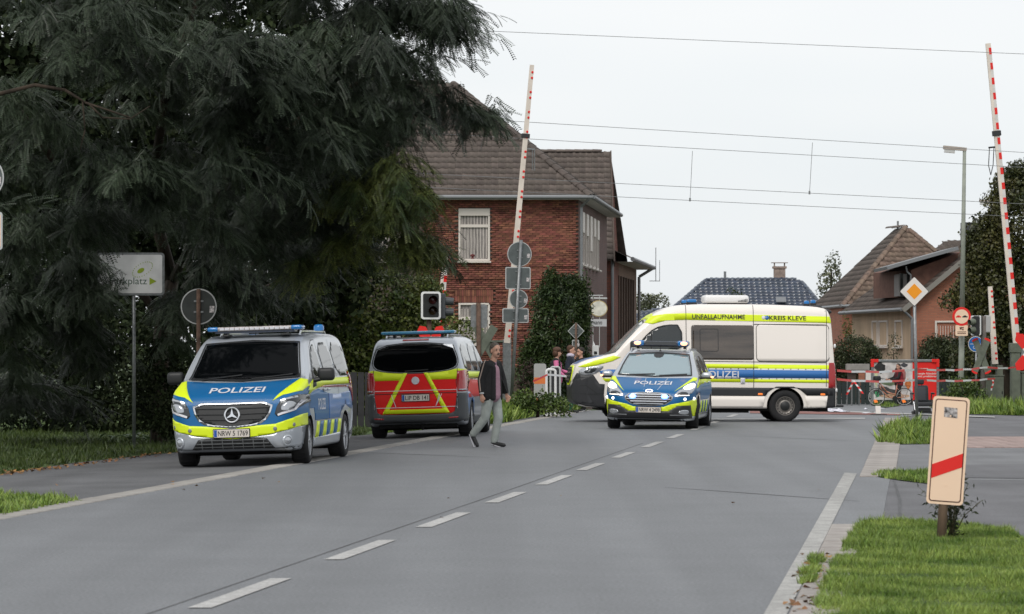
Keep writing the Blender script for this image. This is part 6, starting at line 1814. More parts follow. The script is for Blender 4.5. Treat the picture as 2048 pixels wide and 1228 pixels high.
# dark undergrowth below the locust, left
plant('laurel_shrub', gb(80, 74), [(60, 760, 74, 150, 110, 90), (-60, 720, 74, 120, 150, 90), (40, 640, 75, 160, 100, 80)], 22, M['darkshrub'], 'dark shrub at the left edge behind the shaded verge', 'shrub', seed=22)
plant('laurel_shrub', gb(230, 75), [(220, 780, 75, 120, 95, 80), (250, 690, 76, 120, 90, 80), (300, 820, 74, 120, 60, 60), (180, 840, 74, 120, 50, 60)], 24, M['darkshrub'], 'dark shrub behind the pole of the parking sign', 'shrub', seed=23)
plant('laurel_shrub', gb(320, 65), [(322, 800, 64.5, 60, 66, 50), (330, 720, 64.8, 34, 50, 30), (352, 840, 64, 44, 34, 40)], 70, M['darkshrub'], 'dark shrub hiding the foot of the big tree beside the parked van', 'shrub', tmpl=CL2, seed=26)
plant('laurel_shrub', gb(380, 76), [(390, 770, 76, 120, 100, 80), (420, 680, 77, 120, 100, 80), (520, 790, 78, 100, 80, 80)], 24, M['darkshrub'], 'dark shrub behind the blue and yellow parked van', 'shrub', seed=24)
# trees behind that close the view
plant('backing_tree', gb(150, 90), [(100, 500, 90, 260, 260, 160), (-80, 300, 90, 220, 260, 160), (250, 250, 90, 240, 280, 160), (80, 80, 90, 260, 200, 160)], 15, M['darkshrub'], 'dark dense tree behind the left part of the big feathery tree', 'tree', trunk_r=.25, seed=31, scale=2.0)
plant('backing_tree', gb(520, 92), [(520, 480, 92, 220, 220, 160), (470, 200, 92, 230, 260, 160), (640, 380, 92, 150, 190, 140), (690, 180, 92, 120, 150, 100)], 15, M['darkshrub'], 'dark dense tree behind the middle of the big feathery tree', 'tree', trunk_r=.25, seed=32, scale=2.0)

# thujas
CLT = tiles_leaf(8, .07, .16, .05)
def thuja(base, blobs, label, seed):
    t = empty('thuja', base, label=label, cat='conifer')
    leaf_mass(t, [B(base, *q) for q in blobs], 95, M['thuja'], tmpl=(CLT[0], CLT[1]), seed=seed, up=1.2, shell=.5)
    b = MB(); b.cone((0, 0, 0), (0, 0, 3.5), .12, .04, 8); b.build('trunk', M['bark'], t, True)
g_ = gb(1088, 116)
thuja(g_, [(1085, 740, 116, 36, 90, 30), (1100, 640, 116, 34, 80, 30), (1103, 580, 116, 16, 42, 14), (1128, 600, 116.5, 14, 55, 12), (1070, 800, 116, 34, 50, 30), (1060, 740, 116, 22, 60, 22)], 'dark columnar conifer, left of the pair before the brick house', 41)
g_ = gb(1150, 118)
thuja(g_, [(1150, 740, 118, 28, 90, 26), (1150, 640, 118, 26, 80, 24), (1145, 585, 118, 14, 42, 12), (1168, 610, 118, 12, 60, 12), (1120, 790, 118, 30, 60, 24)], 'dark columnar conifer, right of the pair before the brick house', 42)
# right tree
plant('broadleaf_tree', gb(2010, 126), [(2000, 560, 126, 70, 120, 60), (2060, 440, 126, 90, 110, 80), (1975, 500, 126, 45, 70, 40), (2050, 640, 126, 90, 100, 80), (1950, 590, 126, 42, 48, 40, .9), (2030, 380, 126, 35, 45, 35), (1905, 600, 126, 26, 14, 20, .7), (2000, 700, 127, 90, 60, 60, .7), (2010, 760, 127, 90, 40, 50, .7)],
      42, M['rtree'], 'dark green tree with brown tinged leaves at the right edge', 'tree', trunk_r=.22, seed=51, scale=1.15)
plant('garden_bush', gb(1712, 146), [(1712, 706, 146, 44, 36, 40), (1692, 730, 146, 30, 30, 30), (1742, 718, 146, 24, 24, 24), (1715, 760, 146, 46, 40, 30)], 75, M['bush'], 'round dark bush beside the tail of the tall van', 'bush', tmpl=CL2, seed=52)
plant('garden_bush', gb(1880, 145), [(1872, 710, 145, 34, 38, 30), (1905, 716, 145, 34, 42, 30), (1862, 740, 145, 30, 30, 30), (1890, 760, 145, 40, 30, 30), (1935, 740, 145, 26, 40, 30), (1880, 775, 145, 46, 26, 30)], 75, M['bush'], 'spiky dark bush behind the red advertising board', 'bush', tmpl=(CLT[0], CLT[1]), seed=53, up=1.0)
plant('bramble', gb(1925, 104), [(1925, 775, 104, 28, 22, 20), (1950, 790, 104, 26, 16, 20), (1905, 792, 104, 18, 14, 16)], 60, M['weed'], 'leafy weeds left of the barrier cabinet', 'weeds', tmpl=CL2, seed=54)
plant('bramble', gb(1075, 86), [(1080, 805, 86, 50, 16, 30), (1110, 812, 86, 34, 18, 30), (1050, 800, 86, 30, 18, 20)], 60, M['weed'], 'green weeds on the verge behind the walking man', 'weeds', tmpl=CL2, seed=55)
plant('dry_shrub', gb(1062, 100), [(1062, 770, 100, 26, 50, 20)], 20, mat('brown_dry_twigs', (.05, .03, .025), .9, island=.3), 'brown dry shrub at the foot of the left sign pole', 'shrub', tmpl=(CLT[0], CLT[1]), seed=56)
plant('climbing_shrub', gb(1787, 147), [(1787, 700, 147, 12, 40, 10)], 16, M['bush'], 'thin climbing shrub on the beige wall', 'shrub', tmpl=CL2, seed=57)
plant('climbing_shrub', gb(1691, 160), [(1692, 650, 160, 8, 26, 8), (1702, 660, 160, 7, 20, 8)], 20, M['weed'], 'green creeper on the orange wall behind the tall van', 'shrub', tmpl=CL2, seed=58)
plant('ivy_bush', gb(905, 112), [(895, 650, 112, 22, 26, 16), (930, 668, 112, 36, 24, 20)], 30, M['ivy'], 'ivy climbing beside the lower window of the brick house', 'bush', seed=59)
# far trees
plant('poplar_tree', gb(1660, 230), [(1663, 545, 230, 14, 34, 12), (1655, 565, 230, 16, 26, 14), (1668, 522, 230, 8, 16, 8), (1645, 570, 230, 7, 18, 7)], 5, M['far_leaf'], 'slender pale tree between the blue roof and the brown hip roof', 'tree', trunk_r=.2, seed=61, scale=1.8, shell=.2)
plant('far_tree', gb(1298, 260), [(1285, 607, 260, 20, 16, 20), (1315, 608, 260, 22, 16, 20), (1300, 602, 260, 16, 11, 16), (1290, 640, 260, 40, 30, 20)], 7, M['far_leaf'], 'round far tree between the annex and the tall van', 'tree', trunk_r=.2, seed=62, scale=1.9)
plant('garden_conifer', gb(1470, 150), [(1462, 592, 150, 7, 14, 6), (1470, 620, 150, 16, 22, 10), (1482, 596, 150, 8, 12, 6)], 12, M['thuja'], 'dark conifer tip behind the roof unit of the tall van', 'conifer', tmpl=(CLT[0], CLT[1]), seed=63)
# plant rooted by the marker board and broad leaves below the parking sign
def weedplant(base, n, h, label, name='tall_weed', m_=None, seed=1):
    base = Vector(base); r = random.Random(seed)
    t = empty(name, base, label=label, cat='weed')
    b = MB(); pos = []
    for i in range(n):
        a = r.uniform(0, 6.28); l_ = r.uniform(.5, 1) * h; sp_ = r.uniform(.1, .5) * h
        p1 = Vector((math.cos(a) * sp_ * .4, math.sin(a) * sp_ * .4, l_ * .6)); p2 = Vector((math.cos(a) * sp_, math.sin(a) * sp_, l_))
        b.cone((0, 0, 0), p1, .004, .003, 4); b.cone(p1, p2, .003, .0015, 4)
        for _ in range(14):
            s_ = r.random(); c = (Vector((0, 0, 0)).lerp(p1, s_ * 1.0) if r.random() < .4 else p1.lerp(p2, s_)); pos.append(tuple(c + Vector((r.gauss(0, .03), r.gauss(0, .03), r.gauss(0, .015)))))
    b.build('stem', mat('weed_stem', (.09, .08, .04), .8), t)
    lv = [(0, 0, 0), (.010, .025, 0), (0, .055, -.01), (-.010, .025, 0)]
    N_ = RNG.normal(0, 1, (len(pos), 3)) + np.array([0, 0, .6])
    scatter_mesh('foliage', lv, [(0, 1, 2, 3)], np.array(pos), frames(N_), RNG.uniform(.5, 1.3, len(pos)), m_ or M['bush'], t, kind='stuff')
    return t
wb = G(1905, 1078)
weedplant((wb.x, wb.y, 0), 34, .62, 'scruffy dark weed growing at the foot of the marker board', seed=2)
dk = G(268, 884)
t = empty('dock_plant', (dk.x, dk.y, dk.z), label='broad leaved plant round the foot of the parking sign pole', cat='weed')
b = MB()
rr3 = random.Random(8)
for i in range(34):
    a = rr3.uniform(0, 6.28); d0 = rr3.uniform(0, .7); cx_, cy_ = d0 * math.cos(i * 2.4) * 1.3, d0 * math.sin(i * 2.4)
    L2 = rr3.uniform(.14, .26); R = Matrix.Translation((cx_, cy_, rr3.uniform(.02, .12))) @ Matrix.Rotation(a, 4, 'Z') @ Matrix.Rotation(-rr3.uniform(.2, .7), 4, 'Y')
    b2 = MB(R); 
    b.T = R
    b.quad([(0, 0, 0), (L2 * .4, -L2 * .32, .02), (L2, 0, -.02), (L2 * .4, L2 * .32, .02)])
b.build('foliage', leafmat('dock_leaves', (.05, .09, .03), (.12, .17, .08), island=.4), t, kind='stuff')
# ================================================================== STREET FURNITURE
def base_at(px, z): 
    x = X_(px, z); return Vector((x, z, gz(x, z)))
def face_T(c, yaw=0.0, roll=0.0):
    """plane facing the camera: local x right, y up, z toward the camera; yaw turns it about the vertical"""
    T = Matrix(((1, 0, 0, 0), (0, 0, -1, 0), (0, 1, 0, 0), (0, 0, 0, 1)))
    return Matrix.Translation(c) @ Matrix.Rotation(yaw, 4, 'Z') @ T @ Matrix.Rotation(roll, 4, 'Z')
M['signwhite'] = mat('sign_white', (0.70, 0.66, 0.62), 0.5)
M['signrim'] = mat('sign_rim', (0.45, 0.46, 0.46), 0.5)
M['signpeach'] = mat('warm_white_reflective', (0.82, 0.60, 0.44), 0.5, noise=.02, nscale=2)
M['signred'] = mat('sign_red', (0.70, 0.018, 0.014), 0.45)
M['signblue'] = mat('sign_blue', (0.012, 0.13, 0.42), 0.45)
M['signorange'] = mat('sign_amber', (0.82, 0.30, 0.01), 0.45)
M['rustpole'] = mat('rusty_brown_pole', (0.10, 0.060, 0.042), 0.8, noise=.35, nscale=9)
M['sticker'] = mat('small_sticker', (0.45, 0.42, 0.42), 0.6, noise=.5, nscale=30)
M['greenpaint'] = mat('lime_print', (0.30, 0.40, 0.02), 0.5)
def part(mk, name, m_, parent, smooth=False):
    b = MB(); mk(b); return b.build(name, m_, parent, smooth)

# --- parking sign on the left
z = 63; bs = base_at(268, z)
t = empty('parking_sign', bs, label='white parking place sign with green oval and arrow, half hidden by leaves', cat='sign')
c = P(262, 548, z) - bs
part(lambda b: b.cyl((0, .03, 0), (P(267, 590, z).x - bs.x, .03, c.z + .3), .032, 10), 'pole', M['galv'], t, True)
T = face_T(c, .06)
b = MB(T); b.prism(rrect(1.20, .77, .06), .05, -.03); b.build('frame', M['galv'], t)
b = MB(T); b.prism(rrect(1.12, .69, .03), .008, .018); pn = b.build('panel', mat('grey_white_board', (.72, .72, .72), .5, noise=.1, nscale=3), t)
k = F / z
flat_text('lettering', 'Parkplatz', T, .66, .165, mat('dark_green_print', (.05, .11, .07), .6), pn, off=.030)
pn.children[0].matrix_local = Matrix.Translation(((257 - 262) / k, 0, -(564 - 548) / k))
b = MB(T); b.prism([((299 - 262) / k, -(555 - 548) / k), ((299 - 262) / k, -(570 - 548) / k), ((313 - 262) / k, -(562.5 - 548) / k)], .004, .027); b.build('arrow', M['greenpaint'], pn)
ca, sa = math.cos(.55), math.sin(.55)
o = ((285 - 262) / k, (548 - 539) / k)
b = MB(T); b.prism([(o[0] - .03 + x * ca - y * sa, o[1] - .02 + x * sa + y * ca) for x, y in ell(.07, .038)], .004, .027)
for i in range(26):
    a = i / 26 * 6.283; x, y = .20 * math.cos(a), .105 * math.sin(a)
    b.prism([(o[0] + x * ca - y * sa + q[0], o[1] + x * sa + y * ca + q[1]) for q in ell(.009, .009, 6)], .004, .027)
b.build('oval_logo', M['greenpaint'], pn)

# --- round sign backs
def sign_post(name, base_px, z, label, top_px, top_py, items, pole_m, r=.032, yaw=0.0, cat='sign', bm_=None):
    bs = base_at(base_px, z)
    t = empty(name, bs, label=label, cat=cat)
    tp = P(top_px, top_py, z) - bs
    part(lambda b: b.cyl((0, 0, 0), tp, r, 12), 'pole', pole_m, t, True)
    for it in items:
        kind, px, py, w, h = it[:5]
        c = P(px, py, z) - bs; sgn = it[5] if len(it) > 5 else 'back'
        dy = .045 if sgn == 'back' else -.045
        T = face_T(c + Vector((0, dy, 0)), yaw); kk = F / z
        if kind == 'round': ol = ell(w / kk, w / kk, 36); ol2 = ell(w / kk - .02, w / kk - .02, 36)
        elif kind == 'diamond': ol = [(w / kk * x, w / kk * y) for x, y in ((1, 0), (0, 1), (-1, 0), (0, -1))]; ol2 = [(x * .9, y * .9) for x, y in ol]
        else: ol = rrect(w / kk, h / kk, .04); ol2 = rrect(w / kk - .05, h / kk - .05, .03)
        b = MB(T); b.prism(ol, .018, -.012); nm = 'sign_back' if sgn == 'back' else 'sign_panel'
        s_ = b.build(nm, M['signrim'], t)
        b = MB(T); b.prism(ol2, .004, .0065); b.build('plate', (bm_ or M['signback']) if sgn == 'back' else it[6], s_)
        b = MB(T); 
        for sy in (-.3, .3): b.box((0, sy * (h or w) / kk, .022), (.16, .03, .02))
        b.build('clamp', M['galv'], s_)
        if kind in ('round', 'rect') and sgn == 'back':
            q = w / kk * (.72 if kind == 'round' else .38)
            b = MB(T); b.prism([(q + x, -.05 + y) for x, y in ((-.04, -.05), (.04, -.05), (.05, .06), (-.03, .06))], .002, .011); b.build('sticker', M['sticker'], s_)
    return t
sign_post('round_sign', 397, 59, 'back of a round sign on a brown pole above the parked police van', 397, 578, [('round', 397, 613, 36, 0)], M['rustpole'], r=.035, bm_=M['signshade'])
sign_post('edge_sign', -40, 47, 'round and rectangular signs cut off by the left edge', -40, 300, [('round', -38, 355, 45, 0), ('rect', -42, 462, 96, 76, 'front', M['signpeach'])], M['galv'])
sign_post('sign_stack', 1021, 94, 'grey post carrying four sign backs in front of the brick house', 1042, 480,
          [('round', 1039, 508, 25, 0), ('rect', 1036, 556, 52, 44), ('round', 1037, 598, 19, 0), ('rect', 1031, 631, 54, 29)], M['galv'], r=.045, yaw=.25)
sign_post('diamond_sign', 1152, 110, 'back of a small diamond sign before the dark conifers', 1152, 646, [('diamond', 1152, 662, 17, 17), ('rect', 1151, 687, 14, 15)], M['rustpole'], r=.035, yaw=-.25)
# --- priority sign
z = 76; bs = base_at(1834, z); t = empty('priority_sign', bs, label='yellow and white diamond priority sign on a grey pole', cat='sign')
c = P(1828, 583, z) - bs
part(lambda b: b.cyl((0, 0, -.02), (c.x, 0, c.z + .2), .034, 12), 'pole', M['galv'], t, True)
T = face_T(c + Vector((0, -.05, 0)), .1)
dm = lambda r_: [(r_, 0), (0, r_), (-r_, 0), (0, -r_)]
def rdm(r_, f=.06): 
    o_ = []
    for (a, b_, c_) in ((( r_, 0), (0, r_), (0, 0)),):
        pass
    P4 = dm(r_)
    for i in range(4):
        p_, q_, n_ = Vector(P4[i - 1]), Vector(P4[i]), Vector(P4[(i + 1) % 4])
        o_ += [tuple(q_.lerp(p_, f)), tuple(q_ * (1 - f * .35)), tuple(q_.lerp(n_, f))]
    return o_
for nm, r_, m_, z0, th in (('sign_panel', .325, M['black'], -.012, .014), ('white_field', .315, M['signwhite'], .002, .004), ('yellow_field', .172, M['signorange'], .006, .004)):
    b = MB(T); b.prism(rdm(r_), th, z0); o_ = b.build(nm, m_, t if nm == 'sign_panel' else sp)
    if nm == 'sign_panel': sp = o_
# --- marker board (one red bar)
z = 30.4; bs = G(1882, 1082); t = empty('marker_board', bs, rz=0, label='tall pale level crossing marker board with one red slanted bar', cat='sign')
z = bs.y; kk = F / z
c = P(1895, 901, z) - bs
T = face_T(c + Vector((0, -.04, 0)), -.10, -D2R(4.0))
part(lambda b: b.cyl((0, 0, -.05), (c.x * .8, .0, c.z), .042, 14), 'pole', mat('brown_wood_post', (.14, .095, .065), .9, noise=.3, nscale=12, stretch=(1, 1, .15)), t, True)
b = MB(T); b.prism(rrect(.315, .93, .035, 6), .022, -.016); pb = b.build('panel', M['signpeach'], t)
b = MB(T); b.prism(rrect(.275, .885, .026, 6), .002, .0065); b.build('border_line', mat('dark_red_brown_print', (.07, .02, .015), .6), pb)
b = MB(T); b.prism(rrect(.257, .867, .020, 6), .002, .009); b.build('field', M['signpeach'], pb)
b = MB(T); b.prism([(-.1285, -.245), (.1285, -.135), (.1285, -.015), (-.1285, -.125)], .002, .0115); b.build('red_bar', M['signred'], pb)
b = MB(T); b.prism([(-.055, .29), (.06, .285), (.055, .37), (-.058, .375)], .002, .0115); b.build('sticker', mat('torn_sticker', (.20, .16, .15), .6, noise=.9, nscale=38, col2=(.55, .52, .52)), pb)
for sy in (-.3, .3):
    b = MB(T); b.cyl((0, sy, .008), (0, sy, .014), .008, 8); 
    b.build('screw', M['signpeach'], pb)

# --- lamp posts
def lamp_post(px0, px1, py1, z, hx, label):
    bs = base_at(px0, z); t = empty('street_lamp', bs, label=label, cat='street lamp')
    tp = P(px1, py1, z) - bs
    part(lambda b: (b.cone((0, 0, 0), tp * .35, .10, .085, 12), b.cone(tp * .35, tp, .085, .055, 12)), 'pole', M['greypaint'], t, True)
    hd = P(hx, py1 - 4, z) - bs; dv_ = hd - tp
    b = MB(); mid = (tp + hd) / 2
    T_ = Matrix.Translation(tp) @ Matrix.Rotation(math.atan2(dv_.z, -dv_.x), 4, 'Y') 
    b = MB(T_); L_ = dv_.length
    b.prism([(.06, -.05), (-L_ * .45, -.10), (-L_ * .95, -.10), (-L_, -.04), (-L_, .04), (-L_ * .95, .10), (-L_ * .45, .10), (.06, .05)], .11, 0)
    hh = b.build('lamp_head', mat('beige_lamp_housing', (.38, .33, .29), .6), t)
    b = MB(T_); b.prism([(-L_ * .45, -.085), (-L_ * .93, -.085), (-L_ * .93, .085), (-L_ * .45, .085)], -.10, -.002); b.build('lamp_cover', mat('pale_lamp_glass', (.50, .50, .49), .2), hh)
    return t
lamp_post(1921, 1929, 302, 112, 1886, 'tall pale green street lamp with flat head right of the tall van')
lamp_post(1992, 1992, 408, 140, 1958, 'street lamp partly hidden by the dark tree on the right')
# no overtaking sign and plate on the lamp post
z = 111.6
t = empty('overtaking_sign', P(1923, 633, z), label='round red rimmed no overtaking sign with a small plate under it', cat='sign')
T = face_T(Vector((0, -.03, 0)), .1)
b = MB(T); b.prism(ell(.30, .30, 40), .02, -.01); pn = b.build('sign_panel', M['signred'], t)
b = MB(T); b.prism(ell(.225, .225, 40), .004, .0105); b.build('field', M['signpeach'], pn)
car = [(-.085, -.03), (.085, -.03), (.085, .005), (.05, .01), (.035, .035), (-.035, .035), (-.05, .01), (-.085, .005)]
for dx, m_, nm in ((-.105, M['signred'], 'red_car_symbol'), (.105, M['ink'], 'black_car_symbol')):
    b = MB(T); b.prism([(x + dx, y + .0) for x, y in car], .003, .015); b.build(nm, m_, pn)
T = face_T(P(1923, 661, z) - P(1923, 633, z) + Vector((0, -.03, 0)), .1)
b = MB(T); b.prism(rrect(.40, .34, .03), .018, -.01); p2 = b.build('plate', M['signpeach'], t)
b = MB(T); b.prism([(-.06, .03), (.0, .03), (0, .07), (.07, .07), (.07, .11), (-.07, .11)], .003, .0085); b.prism(ell(.028, .028, 12, .04, .03), .003, .0085)
for yy_ in (-.045, -.095): b.prism([(-.14, yy_ - .012), (.14, yy_ - .012), (.14, yy_ + .012), (-.14, yy_ + .012)], .003, .0085)
b.build('plate_print', mat('brown_print', (.12, .06, .04), .6), p2)
# blue cycle and foot path sign
z = 112; bs = base_at(1952, z); t = empty('blue_round_sign', bs, label='round blue cycle and foot path sign behind the crossing signal', cat='sign')
c = P(1951, 688, z) - bs
part(lambda b: b.cyl((0, 0, 0), (0, 0, c.z), .03, 8), 'pole', M['galv'], t, True)
T = face_T(c + Vector((0, -.04, 0)), .2)
b = MB(T); b.prism(ell(.25, .25, 32), .018, -.01); pn = b.build('sign_panel', M['signwhite'], t)
b = MB(T); b.prism(ell(.232, .232, 32), .003, .0085); b.build('blue_field', M['signblue'], pn)
b = MB(T); b.prism([(-.2, -.008), (.2, -.008), (.2, .008), (-.2, .008)], .003, .012)
for sx in (-.05, .05):
    b.lathe([(.045, .012), (.045, .016), (.033, .016), (.033, .012)], 14, Matrix.Translation((sx, -.11, 0)), close=True)
b.prism([(-.015, .03), (.015, .03), (.02, .12), (-.02, .12)], .003, .012); b.prism(ell(.018, .018, 10, 0, .145), .003, .012)
b.build('symbol', M['signwhite'], pn)

# --- level crossing barriers
M['boomw'] = mat('boom_cream', (.68, .61, .54), .5, noise=.08, nscale=3)
M['boomw2'] = mat('boom_white', (.62, .60, .58), .5, noise=.08, nscale=3)
def boom(name, label, top, bot, z, w, style, base_h=0, base_size=(.35, .35), base_m=None, foot=None, bandn=20, gap=.5, dots=11):
    a, c = P(top[0], top[1], z), P(bot[0], bot[1], z)
    bx = foot if foot else bot[0]
    bs = base_at(bx, z); t = empty(name, bs, label=label, cat='barrier')
    a, c = a - bs, c - bs
    d = a - c; L_ = d.length; d.normalize(); side = Vector((d.z, 0, -d.x))
    T = Matrix(((side.x, d.x, 0, c.x), (0, 0, -1, 0), (side.z, d.z, 0, c.z), (0, 0, 0, 1)))
    w1 = w * .72
    b = MB(T); b.prism([(-w / 2, 0), (w / 2, 0), (w1 / 2, L_), (-w1 / 2, L_)], .12, -.06); bo = b.build('boom', M['boomw'], t)
    ww = lambda y: w + (w1 - w) * y / L_
    if style == 'band':
        per = L_ / bandn
        for i in range(bandn):
            y0_, y1_ = (i + .25) * per, (i + .70) * per
            b = MB(T); b.prism([(-.0 * ww(y0_), y0_), (ww(y0_) / 2 + .003, y0_), (ww(y1_) / 2 + .003, y1_), (-.0, y1_)], .13, -.065); b.build('red_band', M['signred'], bo)
            y2_ = (i + 1.25) * per
            if i < bandn - 1:
                b = MB(T); b.prism([(0, y1_), (ww(y1_) / 2 + .002, y1_), (ww(y2_) / 2 + .002, y2_), (0, y2_)], .126, -.063); b.build('white_band', M['boomw2'], bo)
    else:
        for i in range(dots):
            y = L_ * (i + .35) / dots
            for dy in (0, .16):
                x = ww(y) * .26
                b = MB(T); b.lathe([(.036, .058), (.034, .075), (.001, .078)], 10, Matrix.Translation((x, y + dy, 0))); b.build('red_reflector', M['signred'], bo)
    return t, T, L_, c, bs
t, T, L_, c, bs = boom('crossing_barrier', 'tall raised red and white striped barrier boom at the right edge', (1976, 87), (2033, 686), 108, .21, 'band', bandn=20, foot=2031)
b = MB(T); yy_ = L_ * .70; b.box((0, yy_, 0), (.26, .16, .20), bev=.01, seg=1); b.build('collar', M['darkplastic'], t)
b = MB(T); yy_ = L_ * .655; b.box((-.12, yy_, 0), (.34, .05, .05)); b.tube([(-.26, yy_, 0), (-.34, yy_ - .55, 0), (-.30, yy_ - .85, 0)], .014, 5); b.tube([(-.12, yy_, 0), (-.20, yy_ - .55, 0), (-.30, yy_ - .85, 0)], .014, 5); b.build('hanging_bracket', M['black'], t)
b = MB(); b.box((0, .1, c.z / 2), (.28, .34, c.z), bev=.02); b.box((.0, .1, c.z - .15), (.34, .40, .30), bev=.02); b.build('pedestal', M['railgreen'], t)
b = MB(); b.box((.28, .0, c.z - .30), (.26, .10, .70), bev=.02); b.build('counterweight', M['galv'], t)
b = MB(); b.box((.45, .3, .55), (.5, .4, 1.1), bev=.02); b.box((.45, .3, 1.13), (.54, .44, .05), bev=.01); b.build('drive_cabinet', M['railgreen'], t)
t, T, L_, c, bs = boom('crossing_barrier', 'short raised cream boom with red reflectors beside the right signal', (1980, 573), (1990, 728), 107, .18, 'dot', foot=1990, dots=5)
b = MB(); b.box((-.02, .1, .50), (.54, .42, 1.0), bev=.02); b.box((-.02, .1, 1.02), (.58, .46, .04), bev=.01); cb = b.build('cabinet', M['railgreen'], t)
b = MB(); b.box((-.02, -.115, .5), (.46, .012, .88), bev=.004, seg=1); b.build('door', M['railgreen'], cb)
b = MB(); b.box((.20, -.13, .5), (.03, .03, .08)); b.build('handle', M['black'], cb)
b = MB(); b.box((.14, .1, 1.18), (.18, .34, .30), bev=.01); b.box((0, .1, c.z - .05), (.22, .16, .25)); b.build('hinge_box', M['railgreen'], t)
t, T, L_, c, bs = boom('crossing_barrier', 'tall raised white boom with red reflectors before the brick house', (1064, 130), (1014, 686), 98.5, .175, 'dot', foot=1014, dots=14)
b = MB(T); b.box((0, L_ * .745, 0), (.24, .12, .18), bev=.01, seg=1); b.build('collar', M['darkplastic'], t)
b = MB(T); yy_ = L_ * .70; b.box((.12, yy_, 0), (.36, .04, .04)); b.tube([(.22, yy_, 0), (.28, yy_ - .6, 0)], .014, 5); b.tube([(.28, yy_, 0), (.34, yy_ - .6, 0)], .014, 5); b.build('hanging_bracket', M['galv'], t)
b = MB(); b.box((.0, .1, c.z / 2 + .05), (.24, .3, c.z + .1), bev=.02); b.box((-.35, .2, .6), (.5, .4, 1.2), bev=.02); b.build('pedestal', M['galv'], t)
b = MB(); b.cyl((-1.0, 0, c.z + .04), (0, 0, c.z + .04), .03, 8); b.build('cross_bar', M['railgreen'], t)
t, T, L_, c, bs = boom('crossing_barrier', 'short red and white striped boom behind the left signal', (891, 512), (877, 690), 104, .22, 'band', foot=877, bandn=6)
b = MB(); b.box((0, .1, c.z / 2), (.4, .4, c.z), bev=.02); b.build('pedestal', M['railgreen'], t)

def crossbuck(parent, c, arm, w, m_, tip_m, ang=60, yaw=0, tip=.28):
    T0 = face_T(c, yaw)
    for sg in (1, -1):
        T_ = T0 @ Matrix.Rotation(D2R(ang) * sg, 4, 'Z')
        b = MB(T_); b.prism([(-arm, -w / 2), (arm, -w / 2), (arm, w / 2), (-arm, w / 2)], .02, .012 * sg); a_ = b.build('cross_arm', m_, parent)
        if tip_m:
            for s2 in (1, -1):
                b = MB(T_); b.prism([(s2 * arm, -w / 2 - .002), (s2 * (arm + tip * .35), 0), (s2 * arm, w / 2 + .002), (s2 * (arm - tip), w / 2 + .002), (s2 * (arm - tip), -w / 2 - .002)][::s2], .026, .010 * sg); b.build('red_tip', tip_m, a_)
# --- left signal facing the camera
z = 86; bs = base_at(858, z); t = empty('crossing_signal', bs, label='white framed two lamp crossing signal above the silver and red van', cat='signal')
c = P(862, 611, z) - bs; kk = F / z
part(lambda b: b.cyl((0, 0.06, 0), (0, .06, c.z + .25), .06, 12), 'pole', M['rustpole'], t, True)
T = face_T(c + Vector((0, -.10, 0)), .12)
b = MB(T); b.prism(rrect(.49, .68, .07), .16, -.16); b.build('housing', M['black'], t)
b = MB(T); b.prism(rrect(.49, .68, .07), .012, .001); hf = b.build('white_frame', M['white'], t)
b = MB(T); b.prism(rrect(.39, .585, .04), .004, .0135); b.build('black_face', M['black'], hf)
for sy, m_ in ((.13, mat('unlit_red_lens', (.045, .004, .006), .15)), (-.13, mat('unlit_amber_lens', (.03, .014, .008), .15))):
    b = MB(T); b.lathe([(.10, .018), (.09, .03), (.05, .045), (.001, .05)], 24, Matrix.Translation((.04, sy, 0))); l_ = b.build('lens', m_, hf, True)
    b = MB(T @ Matrix.Translation((.04, sy, 0)))
    q = [(.115 * math.cos(a), .115 * math.sin(a)) for a in [D2R(-20 + 220 * i / 12) for i in range(13)]]
    for (x0, y0_), (x1, y1_) in zip(q[:-1], q[1:]): b.quad([(x0, y0_, .016), (x1, y1_, .016), (x1, y1_, .20), (x0, y0_, .20)])
    b.build('visor', M['black'], l_)
c2 = P(885, 612, z) - bs
b = MB(); b.box(c2 + Vector((0, .18, 0)), (.14, .36, .62), bev=.02)
for sy in (.12, -.14): b.cone(c2 + Vector((.04, .16, sy)), c2 + Vector((.27, .16, sy - .01)), .105, .09, 14)
b.build('side_head', mat('dark_slate_signal', (.05, .056, .062), .5), t)
crossbuck(t, P(862, 694, z) - bs + Vector((0, -.08, 0)), .50, .24, M['signwhite'], M['signred'], ang=62, tip=.26)
# --- back of the second crossing sign
z = 92; bs = base_at(958, z); t = empty('crossing_sign_back', bs, label='brown pole with grey panel back and green crossed blades behind the man', cat='sign')
part(lambda b: b.cyl((0, 0, 0), (P(957, 606, z).x - bs.x, 0, P(957, 606, z).z - bs.z), .06, 12), 'pole', M['rustpole'], t, True)
T = face_T(P(958, 632, z) - bs + Vector((0, .08, 0)), .1)
b = MB(T); b.prism(rrect(.44, .62, .08), .06, -.04); b.build('panel_back', M['galv'], t)
crossbuck(t, P(970, 684, z) - bs + Vector((0, .10, 0)), .48, .22, M['railgreen'], None, ang=58, yaw=.3)
